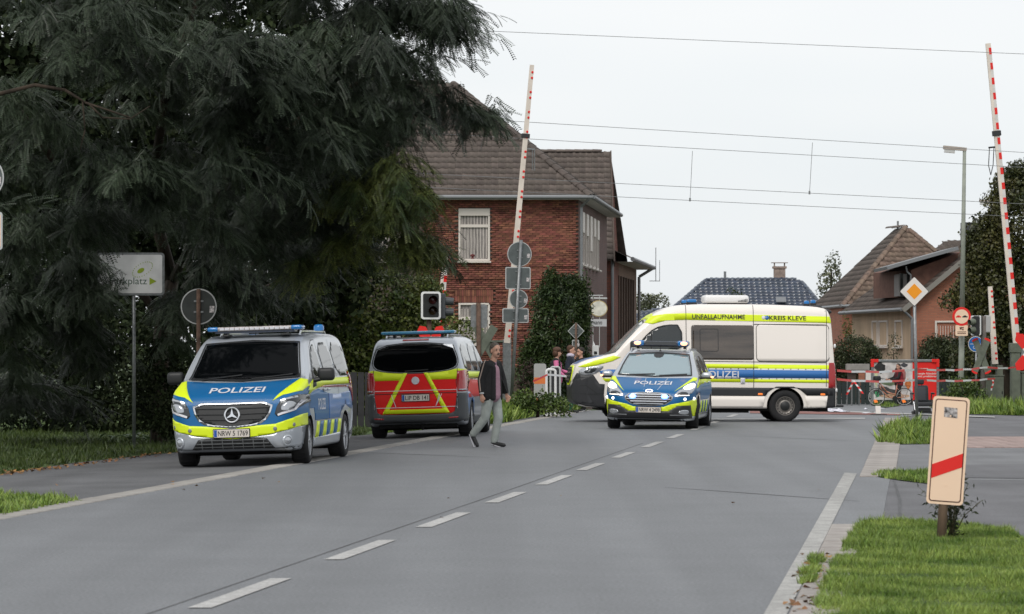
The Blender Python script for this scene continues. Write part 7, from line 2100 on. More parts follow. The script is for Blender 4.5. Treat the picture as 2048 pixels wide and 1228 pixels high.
# --- right signal and its cross, seen from the side
z = 106; bs = base_at(1966, z); t = empty('crossing_signal', bs, label='crossing signal turned left with dark green visors, right of the lamp post', cat='signal')
part(lambda b: b.cyl((0, 0, 0), (.02, 0, P(1966, 632, z).z - bs.z), .085, 14), 'pole', mat('brown_grey_pole', (.12, .105, .095), .7, noise=.2, nscale=5), t, True)
c = P(1957, 651, z) - bs
b = MB(); b.box(c + Vector((0, -.06, 0)), (.20, .44, .58), rot=Matrix.Rotation(-.5, 4, 'Z'), bev=.03); b.build('housing', M['black'], t)
T = face_T(c + Vector((-.085, -.12, 0)), -1.0)
b = MB(T); b.prism(rrect(.46, .60, .05), .02, -.0); hf = b.build('white_frame', M['white'], t)
b = MB(T); b.prism(rrect(.38, .52, .03), .01, .018); b.build('black_face', M['black'], hf)
for sy in (.12, -.12):
    b = MB(T); b.cone((0, sy + .0, .02), (0, sy - .03, .27), .115, .09, 16, cap=False); b.lathe([(.1, .03), (.001, .05)], 14, Matrix.Translation((0, sy, 0))); b.build('visor', M['railgreen'], hf)
c = P(1974, 648, z) - bs
b = MB(); b.box(c + Vector((.02, .1, 0)), (.18, .3, .52), bev=.03); b.build('panel_back', mat('pale_grey_panel', (.38, .38, .38), .6), t)
crossbuck(t, P(1962, 712, z) - bs + Vector((0, -.12, 0)), .56, .20, M['railgreen'], M['signred'], ang=66, yaw=-.6, tip=.05)
# red tipped cross at the right edge
z = 104; bs = base_at(2062, z); t = empty('andreas_cross', bs, label='red tipped crossing cross cut off by the right edge', cat='sign')
part(lambda b: b.cyl((0, 0, 0), (0, 0, 2.6), .06, 10), 'pole', M['galv'], t, True)
crossbuck(t, P(2062, 704, z) - bs + Vector((0, -.1, 0)), .58, .30, M['signwhite'], M['signred'], ang=50, tip=.34)

# --- overhead line
def wire(b, p0, p1, r, sag=.15, n=24):
    pts = [Vector(p0).lerp(Vector(p1), i / n) - Vector((0, 0, sag * 4 * (i / n) * (1 - i / n))) for i in range(n + 1)]
    for a, c_ in zip(pts[:-1], pts[1:]): b.cone(a, c_, r, r, 5, cap=False)
M['wire'] = mat('weathered_wire', (.22, .225, .23), .6, .3)
def wline(l, r_, z0, z1):
    """extend the picture line to both sides"""
    a, c_ = P(l[0], l[1], z0), P(r_[0], r_[1], z1); d = c_ - a
    return a - d * 1.2, c_ + d * .8
for (pr, lab) in (([((1020, 64), (2048, 108), None)], 'topmost thin overhead wire across the sky'),
                  ([((1020, 242), (2048, 305), 'm'), ((1020, 356), (1990, 405), 'c'), (1625, 285, 1619, 388)], 'overhead line pair whose dropper hangs left of the lamp post'),
                  ([((1060, 278), (2048, 335), 'm'), ((1020, 383), (2010, 432), 'c'), (1385, 302, 1380, 402)], 'overhead line pair whose dropper hangs above the cream van')):
    t = empty('overhead_line', P(1400, 700, 103), label=lab, cat='overhead wire', group='overhead wires of the railway')
    t0 = t.location
    for q in pr:
        b = MB()
        if len(q) == 4:
            b.cone(P(q[0], q[1], 102) - t0, P(q[2], q[3], 102) - t0, .008, .008, 5); b.box(P(q[2], q[3], 102) - t0 + Vector((0, 0, .04)), (.05, .05, .1)); b.build('dropper', M['wire'], t)
        else:
            a, c_ = wline(q[0], q[1], 99, 106); wire(b, a - t0, c_ - t0, .008, 0.0); b.build('wire' if q[2] != 'm' else 'messenger_wire', M['wire'], t)

# --- fence planks behind the vans
def plank_fence(name, label, px0, px1, z, ytop, n, m_, w=.11, gap=.02, posts=True):
    bs = base_at(px0, z); t = empty(name, bs, label=label, cat='fence')
    X0, X1 = 0, X_(px1, z) - X_(px0, z); hh = P(px0, ytop, z).z - bs.z
    b = MB(); b.box((0, 0, hh / 2), (w, .022, hh)); proto = b.build('plank', m_, t)
    nn = int((X1 - X0) / (w + gap))
    for i in range(nn):
        o = proto if i == 0 else proto.copy()
        if i: COL.objects.link(o); o.parent = t
        o.location = (X0 + (i + .5) * (w + gap), random.uniform(-.003, .003), random.uniform(-.01, .01))
    b = MB()
    for zz in (hh * .25, hh * .8): b.box(((X0 + X1) / 2, .03, zz), (X1 - X0, .03, .06))
    b.build('rail', m_, t)
    return t
plank_fence('plank_fence', 'dark grey plank fence visible between the two parked vans', 560, 760, 79.5, 744, 0, mat('dark_grey_planks', (.035, .035, .038), .8, objrand=.25, noise=.2, nscale=5), w=.14)
plank_fence('low_dark_fence', 'low dark green board fence right of the tall van behind the bicycle', 1664, 1924, 140, 764, 0, mat('dark_green_planks', (.018, .028, .028), .7, objrand=.15), w=.17)
# --- garden wall with pillar
z = 144; bs = base_at(1720, z); t = empty('garden_wall', bs, label='concrete capped wall with brick pillar beside the tail of the tall van', cat='wall')
q = lambda px, py: P(px, py, z) - bs
part(lambda b: b.box((q(1715, 734)) , (q(1745, 0).x - q(1698, 0).x, .4, .26), bev=.02), 'cap', M['concrete'], t)
part(lambda b: b.box(((q(1722, 0)).x, 0, q(0, 740).z / 2), (.26, .3, q(0, 741).z)), 'pillar', M['brickorange'], t)
part(lambda b: b.box(((q(1736, 0)).x, 0, q(0, 740).z / 2), (.26, .3, q(0, 741).z)), 'white_box', M['signwhite'], t)
part(lambda b: b.box(((q(1703, 0)).x, .1, q(0, 740).z / 2), (.35, .2, q(0, 741).z)), 'wall_body', M['mortar'], t)
# --- metal hoops
for i, (px0, px1) in enumerate(((1694, 1703), (1704, 1718))):
    z = 136; bs = base_at(px0, z); t = empty('metal_hoop', bs, label=('narrow' if i == 0 else 'wide') + ' galvanised bicycle hoop before the low dark fence', cat='hoop')
    w_ = X_(px1, z) - X_(px0, z); hh = P(0, 762, z).z - bs.z
    part(lambda b: b.tube([(0, 0, 0), (0, 0, hh - .05), (.05, 0, hh), (w_ - .05, 0, hh), (w_, 0, hh - .05), (w_, 0, 0)], .02, 8), 'tube', M['galv'], t)
# --- billboard
z = 138; bs = base_at(1810, z); t = empty('billboard', bs, label='framed advertising board with grey photo on the left and red field on the right', cat='billboard')
a, c_ = P(1742, 719, z) - bs, P(1878, 802, z) - bs; W_ = c_.x - a.x; H_ = a.z - c_.z; ctr = (a + c_) / 2
T = face_T(ctr)
b = MB(T)
for y in (H_ / 2,): b.box((0, y - .05, 0), (W_ - .4, .10, .10), bev=.02)
for sx in (-1, 1): b.box((sx * (W_ / 2 - .05), -.12, 0), (.10, H_ + .1, .10), bev=.02)
b.build('frame', M['galv'], t)
b = MB(T)
for sx in (-1, 1):
    b.box((sx * (W_ / 2 - .14), H_ / 2 - .05, .006), (.30, .13, .13), bev=.01, seg=1); b.box((sx * (W_ / 2 - .05), H_ / 2 - .20, .006), (.12, .20, .13), bev=.01, seg=1)
b.build('red_corner', M['signred'], t)
split = -W_ / 2 + W_ * .61
b = MB(T); b.box((-.0, -.02, -.02), (W_ - .2, H_ - .12, .04)); bd = b.build('board', M['signrim'], t)
gm = mat('grey_photo_print', (.50, .47, .46), .6, noise=.35, nscale=2.2)
b = MB(T); b.box(((-W_ / 2 + .1 + split) / 2, -.02, .006), (split + W_ / 2 - .1, H_ - .14, .006)); ph = b.build('photo_print', gm, bd)
b = MB(T); b.box(((W_ / 2 - .1 + split) / 2, -.02, .006), (W_ / 2 - .1 - split, H_ - .14, .006)); b.build('red_print', M['signred'], bd)
for (px, py, rx, ry, col, nm) in ((1760, 735, .20, .22, (.02, .02, .02), 'dark_shape'), (1797, 740, .13, .20, (.03, .025, .03), 'dark_shape'), (1778, 766, .30, .10, (.12, .16, .09), 'green_shape'), (1768, 784, .45, .20, (.05, .05, .05), 'dark_shape'), (1816, 768, .12, .18, (.55, .16, .04), 'orange_shape'), (1752, 755, .06, .35, (.50, .52, .30), 'pale_green_shape'), (1790, 792, .55, .10, (.45, .28, .18), 'tan_shape'), (1808, 730, .14, .08, (.06, .06, .07), 'dark_shape')):
    o_ = P(px, py, z) - bs - ctr
    b = MB(T); b.prism([(o_.x + x * (1 + .2 * math.sin(i * 2.1)), o_.z + y * (1 + .2 * math.cos(i * 1.7))) for i, (x, y) in enumerate(ell(rx, ry, 14))], .0015, .0095 + .002 * random.random()); b.build(nm, mat(nm, col, .6, noise=.3, nscale=8), ph)
for st, py, w_, h_ in (('Energie bündeln,', 747.5, .86, .10), ('damit profitieren.', 753, .90, .10), ('Jetzt mehr', 768, .5, .04), ('erfahren', 772, .42, .04)):
    if h_ < .05: continue
    o_ = P(1853, py, z) - bs - ctr
    flat_text('lettering', st, T @ Matrix.Translation((o_.x, o_.z, 0)), w_, h_, M['signwhite'], bd, off=.012, bold=True)
o_ = P(1847, 737.5, z) - bs - ctr
b = MB(T); b.box((o_.x, o_.z, .011), (.34, .04, .004)); b.build('white_bar', M['signwhite'], bd)

# --- police tape
def tape(label, pts, w=.055, seg=.42):
    t = None; b = MB(); L_ = 0; k = 0
    base = Vector(pts[0]); col = 0
    for p0, p1 in zip(pts[:-1], pts[1:]):
        p0, p1 = Vector(p0), Vector(p1); d = p1 - p0; n = max(1, int(Vector((d.x, d.z)).length / seg))
        for i in range(n):
            u0, u1 = i / n, (i + 1) / n
            sg = lambda u: Vector((0, 0, -.05 * 4 * u * (1 - u) + .008 * math.sin(u * 23)))
            q0, q1 = p0 + d * u0 + sg(u0) - base, p0 + d * u1 + sg(u1) - base
            tw = .3 * math.sin(k * .7); up = Vector((0, math.sin(tw), math.cos(tw))) * w / 2
            tw1 = .3 * math.sin((k + 1) * .7); up1 = Vector((0, math.sin(tw1), math.cos(tw1))) * w / 2
            b.mi = k % 2; b.quad([q0 - up, q1 - up1, q1 + up1, q0 + up]); k += 1
    o = b.build('barrier_tape', [M['signred'], M['white']], None, label=label, cat='tape', group='red and white police tape')
    o.location = base
    return o
tape('upper red and white police tape between tall van and right barrier', [P(1674, 741, 83), P(1834, 738.5, 92), P(1975, 734.5, 104), P(2036, 733, 107.6)])
tape('lower red and white police tape between tall van and barrier cabinet', [P(1674, 758.5, 83), P(1834, 759.5, 92), P(1990, 757, 106.5)])
tape('police tape stretched in front of the bystanders on the left', [P(1066, 763, 86), P(1095, 749, 87), P(1180, 748, 90)], w=.05)
b = MB(); 
for i in range(5): b.mi = i % 2; b.quad([(.03 * math.sin(i), 0, -.07 * i), (.05 + .03 * math.sin(i), .02, -.07 * i), (.05 + .03 * math.sin(i + 1), .02, -.07 * i - .07), (.03 * math.sin(i + 1), 0, -.07 * i - .07)])
o = b.build('tape_end', [M['white'], M['signred']], None, label='loose tape end knotted to the lower tape near the barrier cabinet', cat='tape'); o.location = P(1983, 758, 106.3)
b = MB(); 
for i in range(6): b.mi = i % 2; b.quad([(-.03 * i + .03, 0, -.06 * i), (-.03 * i + .08, .02, -.06 * i), (-.03 * i + .05, .02, -.06 * i - .06), (-.03 * i, 0, -.06 * i - .06)]); b.quad([(.04 * i, 0, -.055 * i), (.04 * i + .05, .02, -.055 * i), (.04 * i + .09, .02, -.055 * i - .06), (.04 * i + .04, 0, -.055 * i - .06)])
o = b.build('tape_end', [M['white'], M['signred']], None, label='loose tape ends hanging before the low dark fence near the tall van', cat='tape'); o.location = P(1704, 759.5, 84.6)

# --- board and rails on the left near the bystanders
z = 88; bs = base_at(1080, z); t = empty('warning_board', bs, label='grey rounded board with orange stripes left of the bystanders', cat='board')
T = face_T(P(1080, 770, z) - bs, .1)
b = MB(T); b.prism(rrect(.31, 1.08, .06), .04, -.02); pb = b.build('panel', mat('pale_grey_board', (.36, .36, .35), .6), t)
for y in (.10, -.42):
    b = MB(T); b.prism([(-.15, y - .07), (.15, y - .07), (.15, y + .09), (-.15, y + .09)], .002, .0205); b.build('orange_stripe', mat('orange_stripe', (.68, .19, .05), .5), pb)
for (px0, px1, py, m_, lab, r_) in ((1093, 1111, 739, M['white'], 'white tubular railing right of the striped board', .035), (1101, 1120, 734, M['signrim'], 'grey railing frame with dark infill before the lady in pink', .025)):
    bs = base_at(px0, z); t = empty('railing', bs, label=lab, cat='railing'); w_ = X_(px1, z) - X_(px0, z); hh = P(0, py, z).z - bs.z
    part(lambda b: b.tube([(0, 0, 0), (0, 0, hh - .04), (.04, 0, hh), (w_ - .04, 0, hh), (w_, 0, hh - .04), (w_, 0, 0)], r_, 8), 'frame', m_, t)
    if r_ < .03: part(lambda b: b.box((w_ / 2, 0, hh / 2 + .2), (w_ - .04, .01, hh - .45)), 'infill', M['darkplastic'], t)
# --- tavern signs at the brick house
z = 124; t = empty('tavern_sign', P(1197, 617, z), label='cream oval tavern sign with gold rim and a name plate below', cat='sign')
T = face_T(Vector((0, 0, 0)), .15)
b = MB(T); b.prism(ell(.32, .29, 32), .08, -.04); pn = b.build('oval_rim', mat('gold_rim', (.42, .32, .14), .5), t)
b = MB(T); b.prism(ell(.29, .26, 32), .008, .042); b.build('oval_panel', mat('cream_sign', (.62, .60, .52), .5, noise=.15, nscale=6), pn)
T2 = face_T(P(1194, 645.5, z) - P(1197, 617, z), .15)
b = MB(T2); b.prism([(-.34, -.13), (.34, -.13), (.34, .13), (-.34, .13)], .05, -.02); np_ = b.build('name_plate', mat('grey_name_plate', (.45, .45, .46), .6), t)
flat_text('lettering', 'mann', T2 @ Matrix.Translation((-.02, -.01, 0)), .40, .11, M['ink'], np_, off=.032, bold=True, shear=.25)
q = lambda px, py: P(px, py, z) - P(1197, 617, z)
b = MB(); b.cyl(q(1170, 596), q(1214, 597), .03, 6); b.cyl(q(1176, 591), q(1206, 591), .02, 6)
for px in (1186, 1199): b.cyl(q(px, 590), q(px, 640), .012, 5); b.cyl(q(px, 652), q(px, 695), .012, 5)
b.build('bracket', M['signrim'], t)
t = empty('notice_box', base_at(1191, 118), label='small white notice box with pointed top near the tavern sign', cat='box')
q = lambda px, py: P(px, py, 118) - base_at(1191, 118)
c = q(1191, 701)
b = MB(); b.box(c, (.22, .15, .34), bev=.01); b.cone(c + Vector((-.06, 0, .17)), c + Vector((-.09, 0, .34)), .05, .005, 6); bx = b.build('box', M['white'], t)
b = MB(); b.cyl((c.x, 0, 0), (c.x, 0, c.z - .17), .03, 6); b.build('post', M['black'], t)
b = MB(); b.box(c + Vector((0, -.08, -.08)), (.10, .01, .10)); b.build('dark_opening', M['black'], bx)

# --- bicycle
def bicycle(loc, rz, label):
    t = empty('bicycle', loc, rz, label=label, cat='bicycle')
    R_ = .34
    fm = mat('salmon_bike_frame', (.50, .20, .13), .4, coat=.4)
    for x, nm in ((.55, 'wheel'), (-.55, 'wheel')):
        T = Matrix.Translation((x, 0, R_)) @ Matrix.Rotation(math.pi / 2, 4, 'X')
        b = MB(T); b.lathe([(R_, 0), (R_ - .012, .018), (R_ - .03, .012), (R_ - .03, -.012), (R_ - .012, -.018)], 36, close=True); w_ = b.build('wheel', M['tyre'], t, True)
        b = MB(T); b.lathe([(R_ - .028, .011), (R_ - .045, .011), (R_ - .045, -.011), (R_ - .028, -.011)], 36, close=True)
        for i in range(14):
            a = i / 14 * 6.283; b.cone((0, 0, .02 * (-1) ** i), ((R_ - .04) * math.cos(a), (R_ - .04) * math.sin(a), 0), .0018, .0018, 3)
        b.cyl((0, 0, -.04), (0, 0, .04), .025, 10); b.build('rim', mat('pale_rim', (.55, .55, .55), .4), w_)
        b = MB(); b.quad([(x - .08, -.024, R_ - .2), (x + .05, -.024, R_ - .23), (x + .1, -.024, R_ - .12), (x - .02, -.024, R_ - .10)]); b.build('reflector', M['amber'], w_)
    b = MB(); b.quad([(.42, -.03, R_ + .02), (.56, -.03, R_ - .04), (.60, -.03, R_ + .20), (.46, -.03, R_ + .22)]); b.build('green_disc', mat('green_spoke_card', (.04, .32, .12), .5), t)
    b = MB(); b.tube([(.45, 0, .80), (.30, 0, .55), (.05, 0, .33), (-.18, 0, .30)], .022, 8); b.tube([(.42, 0, .88), (.15, 0, .55), (-.18, 0, .42)], .024, 8)
    b.tube([(-.18, 0, .28), (-.27, 0, .85)], .020, 8); b.tube([(-.18, 0, .30), (-.55, .05, R_)], .012, 6); b.tube([(-.25, 0, .70), (-.55, -.05, R_)], .010, 6); b.build('frame', fm, t, True)
    b = MB(); b.tube([(.42, 0, .92), (.47, .05, .62), (.55, .05, R_)], .014, 6); b.tube([(.47, 0, .62), (.55, -.05, R_)], .014, 6); b.build('fork', M['black'], t)
    b = MB(); b.tube([(.43, 0, .9), (.40, 0, 1.02)], .014, 6); b.tube([(.22, .28, 1.02), (.38, .22, 1.06), (.40, 0, 1.02), (.38, -.22, 1.06), (.22, -.28, 1.02)], .013, 6); b.build('handlebar', M['galv'], t)
    b = MB(); b.box((-.30, 0, .90), (.26, .17, .07), bev=.03); b.build('saddle', M['black'], t, True)
    b = MB(); b.cyl((-.18, -.05, .29), (-.18, .05, .29), .09, 18); b.box((-.18, -.09, .20), (.02, .02, .17)); b.box((-.18, -.13, .12), (.09, .08, .02)); b.build('crank', M['black'], t)
    b = MB(); 
    for x in (.55, -.55):
        pts = [(x + (R_ + .03) * math.cos(a), 0, R_ + (R_ + .03) * math.sin(a)) for a in [D2R(20 + 150 * i / 10 if x < 0 else 40 + 130 * i / 10) for i in range(11)]]
        for p_, q_ in zip(pts[:-1], pts[1:]): b.quad([(p_[0], -.025, p_[2]), (q_[0], -.025, q_[2]), (q_[0], .025, q_[2]), (p_[0], .025, p_[2])])
    b.build('mudguard', M['black'], t)
    b = MB(); b.box((-.60, 0, .76), (.34, .13, .02)); b.tube([(-.74, .06, .75), (-.57, .05, R_)], .006, 4); b.build('carrier', M['black'], t)
    b = MB(); b.box((.52, 0, 1.02), (.26, .32, .26), bev=.05); b.build('handlebar_bag', M['black'], t, True)
    return t
bp = base_at(1783, 134)
bicycle((bp.x - .05, 134, gz(bp.x, 134)), math.pi + .12, 'salmon coloured bicycle with black handlebar bag held by the woman')

# --- wrecked mobility scooter seat and debris
z = 89.5; bs = Vector((X_(1846, z), z, 0)); t = empty('scooter_seat', bs, rz=.12, label='black upholstered seat of a wrecked mobility scooter standing on the road', cat='seat')
UP = mat('black_upholstery', (.022, .024, .028), .75)
b = MB(); b.box((-.02, .10, .53), (.36, .12, .44), rot=Matrix.Rotation(-.15, 4, 'X'), bev=.05, seg=3); bk = b.build('backrest', UP, t, True)
b = MB(); b.box((-.02, .065, .52), (.22, .08, .36), rot=Matrix.Rotation(-.15, 4, 'X'), bev=.03, seg=3); b.build('centre_cushion', mat('dark_grey_cushion', (.04, .043, .05), .8), bk, True)
b = MB(); b.box((-.06, .15, .83), (.24, .09, .13), bev=.04, seg=3); b.cyl((-.12, .15, .72), (-.12, .15, .8), .01, 6); b.cyl((0, .15, .72), (0, .15, .8), .01, 6); b.build('headrest', UP, t, True)
b = MB(); b.box((-.02, -.10, .27), (.42, .40, .11), bev=.045, seg=3); b.build('seat', UP, t, True)
for sx in (-1, 1):
    b = MB(); b.tube([(sx * .25 - .02, .12, .25), (sx * .27 - .02, .12, .52)], .018, 6); b.box((sx * .27 - .02, .0, .54), (.05, .28, .05), bev=.02); b.build('armrest', M['black'], t)
b = MB(); b.box((0, 0, .12), (.34, .34, .10), bev=.02); b.tube([(-.25, -.1, .35), (-.27, -.15, .1), (-.22, -.2, .04)], .018, 6); b.tube([(.2, -.1, .2), (.27, -.2, .06)], .015, 6); b.box((-.22, .0, .05), (.14, .2, .09), bev=.03); b.box((.05, -.1, .06), (.3, .1, .05)); b.build('frame', M['black'], t)
b = MB(); b.tube([(-.27, -.12, .33), (-.26, -.2, .12)], .016, 6); b.build('chrome_tube', M['chrome'], t)
def crumple(name, px, py, w, d_, h, m_, label, cat, seed, n=14, z0=None):
    r = np.random.default_rng(seed); c = G(px, py)
    xs = np.linspace(-.5, .5, n); H_ = r.normal(0, 1, (n, n)); 
    for _ in range(2): H_ = (H_ + np.roll(H_, 1, 0) + np.roll(H_, 1, 1) + np.roll(H_, -1, 0)) / 2.6
    H_ = (H_ - H_.min()) / (np.ptp(H_) + 1e-6)
    vs, fs = [], []
    for i in range(n):
        for j in range(n):
            e = 1 - max(abs(xs[i]), abs(xs[j])) * 2 * .9
            jit = r.normal(0, .02, 2)
            vs.append(((xs[i] + jit[0]) * w * (1 + .25 * math.sin(j * 1.3)), (xs[j] + jit[1]) * d_ * (1 + .3 * math.sin(i * 1.1)), .02 + h * H_[i, j] * (.25 + .75 * e)))
    for i in range(n - 1):
        for j in range(n - 1): a = i * n + j; fs.append((a, a + n, a + n + 1, a + 1))
    me = bpy.data.meshes.new(name); me.from_pydata(vs, [], fs)
    o = link(name, me, m_, None, False, label=label, cat=cat); o.location = c
    return o
WH = mat('white_cloth', (.66, .66, .72), .8); PU = mat('bluish_sheet', (.38, .36, .55), .8, noise=.5, nscale=5, col2=(.7, .7, .75))
crumple('crumpled_sheet', 1652, 823.5, .65, 1.2, .16, PU, 'crumpled white and violet sheet lying by the rear wheel of the tall van', 'sheet', 1)
crumple('crumpled_sheet', 1676, 825, .45, .8, .10, WH, 'smaller crumpled white sheet right of the violet one', 'sheet', 2)
crumple('crumpled_sheet', 1622, 821, .4, .8, .07, mat('grey_blue_cloth', (.25, .29, .36), .8), 'grey blue cloth on the road beside the van wheel', 'cloth', 3)
crumple('paper_scrap', 1732, 821, .10, .3, .09, WH, 'small upright white scrap on the road left of the wreck', 'scrap', 4, n=6)
crumple('paper_scrap', 1733, 827.5, .22, .3, .02, WH, 'flat white scrap on the road near the kerb end', 'scrap', 5, n=6)
crumple('paper_scrap', 1765, 818, .18, .4, .02, WH, 'flat white scrap beyond the upright card', 'scrap', 6, n=6)
crumple('plastic_debris', 1951, 823, .22, .3, .08, WH, 'white broken plastic piece before the long grass', 'debris', 7, n=7)
crumple('plastic_debris', 1938, 826, .24, .3, .07, M['black'], 'dark broken plastic piece behind the marker board', 'debris', 8, n=7)
crumple('plastic_debris', 1995, 826, .3, .3, .05, mat('mixed_scraps', (.3, .28, .26), .7, noise=.8, nscale=20), 'grey scraps at the road edge right of the marker board', 'debris', 9, n=8)
crumple('plastic_debris', 1743, 826, .10, .2, .04, M['black'], 'little black debris piece left of the upright card', 'debris', 10, n=6)
crumple('plastic_cover', 1880, 806, .5, .6, .32, mat('pale_grey_plastic', (.38, .42, .45), .4), 'pale grey scooter body panel lying behind the marker board', 'panel', 11, n=9)
c = G(1757, 830); t = empty('evidence_marker', c, rz=.1, label='white upright card on a flat black base at the kerb end', cat='marker')
part(lambda b: b.box((0, 0, .012), (.34, .5, .022), bev=.006), 'base', M['black'], t)
part(lambda b: b.box((.0, .05, .13), (.13, .03, .20), rot=Matrix.Rotation(-.2, 4, 'X')), 'card', M['signwhite'], t)
# ================================================================== PEOPLE
def blob_mesh(name, caps, balls, m_, parent, vox, smooth_it=4):
    b = MB()
    for p0, r0, p1, r1 in caps:
        b.cone(p0, p1, r0, r1, 14); b.ball(p0, (r0,) * 3, 2); b.ball(p1, (r1,) * 3, 2)
    for bl in balls:
        c, rad = bl[0], bl[1]; b.ball(c, rad, 3, bl[2] if len(bl) > 2 else None)
    o = b.build(name, m_, None)
    md = o.modifiers.new('r', 'REMESH'); md.mode = 'VOXEL'; md.voxel_size = vox
    if smooth_it: m2 = o.modifiers.new('s', 'SMOOTH'); m2.factor = .5; m2.iterations = smooth_it
    bpy.context.view_layer.update()
    dg = bpy.context.evaluated_depsgraph_get()
    me = bpy.data.meshes.new_from_object(o.evaluated_get(dg))
    old = o.data; o.modifiers.clear(); o.data = me; bpy.data.meshes.remove(old)
    me.polygons.foreach_set('use_smooth', np.ones(len(me.polygons), bool))
    o.parent = parent; me.name = name
    return o

def person(loc, head, label, k=1.0, J=None, top=None, pants=None, hair=None, skin=None, shoe=None, inner=None, vest=False, hairlong=0, vox=.011, head_turn=0.0, moustache=False, long_coat=0.0):
    """joints in forward-left-up metres for a 1.75 m body; head = heading angle of the body"""
    j = dict(head=(.02, 0, 1.615), neck=(0, 0, 1.47), chest=(0, 0, 1.30), waist=(0, 0, 1.08), pelvis=(0, 0, .93),
             shL=(0, .185, 1.405), shR=(0, -.185, 1.405), elL=(-.03, .25, 1.13), elR=(-.03, -.25, 1.13), wrL=(.07, .25, .88), wrR=(.07, -.25, .88),
             hiL=(0, .09, .90), hiR=(0, -.09, .90), knL=(.02, .10, .49), knR=(.02, -.10, .49), anL=(-.03, .10, .085), anR=(-.03, -.10, .085), toL=(.15, .12, .035), toR=(.15, -.12, .035))
    j.update(J or {})
    ca, sa = math.cos(head), math.sin(head)
    W = lambda p: Vector((p[0] * ca - p[1] * sa, p[0] * sa + p[1] * ca, p[2])) * k
    j = {a: W(b_) for a, b_ in j.items()}
    f = W((1, 0, 0)).normalized(); l = W((0, 1, 0)).normalized(); u = Vector((0, 0, 1))
    hf = (Matrix.Rotation(head_turn, 3, 'Z') @ f); hl_ = (Matrix.Rotation(head_turn, 3, 'Z') @ l)
    t = empty('person', loc, label=label, cat='person')
    h = j['head']; Rh = Matrix((hf, hl_, u)).transposed()
    K = lambda x: x * k
    sk = skin or M['skin']
    caps, balls = [], []
    balls += [(h + u * K(.03) - hf * K(.005), (K(.098), K(.078), K(.105)), Rh), (h - u * K(.045) + hf * K(.022), (K(.07), K(.062), K(.075)), Rh), (h - u * K(.085) + hf * K(.055), (K(.032), K(.036), K(.03)), Rh)]
    caps.append((h - u * K(.01) + hf * K(.088), K(.012), h - u * K(.03) + hf * K(.108), K(.017)))
    for sg in (1, -1): balls.append((h + hl_ * K(.078) * sg - hf * K(.01) - u * K(.01), (K(.022), K(.012), K(.034)), Rh))
    caps.append((h - u * K(.06) - hf * K(.01), K(.054), j['neck'] - u * K(.04), K(.060)))
    caps += [(j['chest'] + l * K(.09), K(.095), j['chest'] - l * K(.09), K(.095)), (j['chest'], K(.10), j['pelvis'], K(.11)), (j['pelvis'] + l * K(.06), K(.10), j['pelvis'] - l * K(.06), K(.10))]
    for s_ in 'LR':
        sg = 1 if s_ == 'L' else -1
        caps += [(j['sh' + s_], K(.052), j['el' + s_], K(.042)), (j['el' + s_], K(.042), j['wr' + s_], K(.029)), (j['sh' + s_], K(.055), j['neck'] - u * K(.06), K(.06))]
        caps += [(j['hi' + s_], K(.085), j['kn' + s_], K(.055)), (j['kn' + s_], K(.055), j['an' + s_], K(.04))]
        d = (j['wr' + s_] - j['el' + s_]).normalized(); side = d.cross(l).normalized() if abs(d.dot(l)) < .9 else f
        pc = j['wr' + s_] + d * K(.05)
        balls.append((pc, (K(.040), K(.018), K(.052)), Matrix((side, d.cross(side), d)).transposed()))
        for i, ln in enumerate((.058, .070, .066, .052)):
            r0 = pc + side * K((.030 - i * .020)) + d * K(.035)
            m1 = r0 + d * K(ln * .5) - l * sg * K(.008); m2 = m1 + d * K(ln * .42) - l * sg * K(.022)
            caps += [(r0, K(.0095), m1, K(.009)), (m1, K(.009), m2, K(.0075))]
        th0 = pc + side * K(.030) - d * K(.01); th1 = th0 + side * K(.025) + d * K(.035); caps += [(th0, K(.012), th1, K(.010)), (th1, K(.010), th1 + d * K(.025), K(.008))]
    body = blob_mesh('body', caps, balls, sk, t, K(vox * .75))
    # trousers
    pc = []
    for s_ in 'LR':
        an = j['an' + s_] + u * K(.02)
        pc += [(j['hi' + s_], K(.108), j['kn' + s_], K(.078)), (j['kn' + s_], K(.078), an, K(.066))]
    pc.append((j['pelvis'] + l * K(.06), K(.118), j['pelvis'] - l * K(.06), K(.118)))
    tr = blob_mesh('trousers', pc, [], pants, t, K(vox), 3)
    # shoes
    for s_ in 'LR':
        a_, o_ = j['an' + s_], j['to' + s_]
        d = (o_ - a_).normalized()
        sh = blob_mesh('shoe', [(a_ - u * K(.01), K(.050), a_ - u * K(.038) - d * K(.03), K(.038)), (a_ - u * K(.035), K(.042), o_ - u * K(.0) + d * K(.02), K(.034))], [], shoe or M['black'], t, K(.010), 2)
        b = MB(); up_ = d.cross(l).normalized()
        c_ = (a_ + o_) / 2 - up_ * K(.052) + d * K(.005)
        b.box(c_, (K(.26), K(.075), K(.016)), rot=Matrix((d, up_.cross(d), up_)).transposed(), bev=K(.01)); b.build('sole', M['letter'], sh)
    # top
    tm, im = top, inner
    if im:
        blob_mesh('shirt', [(j['chest'] + f * K(.01) + l * K(.07), K(.105), j['chest'] + f * K(.01) - l * K(.07), K(.105)), (j['chest'] + f * K(.02), K(.118), j['pelvis'] + f * K(.03) - u * K(.05), K(.128)), (j['neck'] - u * K(.05), K(.07), j['chest'], K(.1))]
                  + ([(j['sh' + s_], K(.072), j['el' + s_], K(.058)) for s_ in 'LR'] + [(j['el' + s_], K(.058), j['wr' + s_], K(.042)) for s_ in 'LR'] if vest else []), [], im, t, K(vox), 3)
        back = -f * K(.045)
    else: back = Vector()
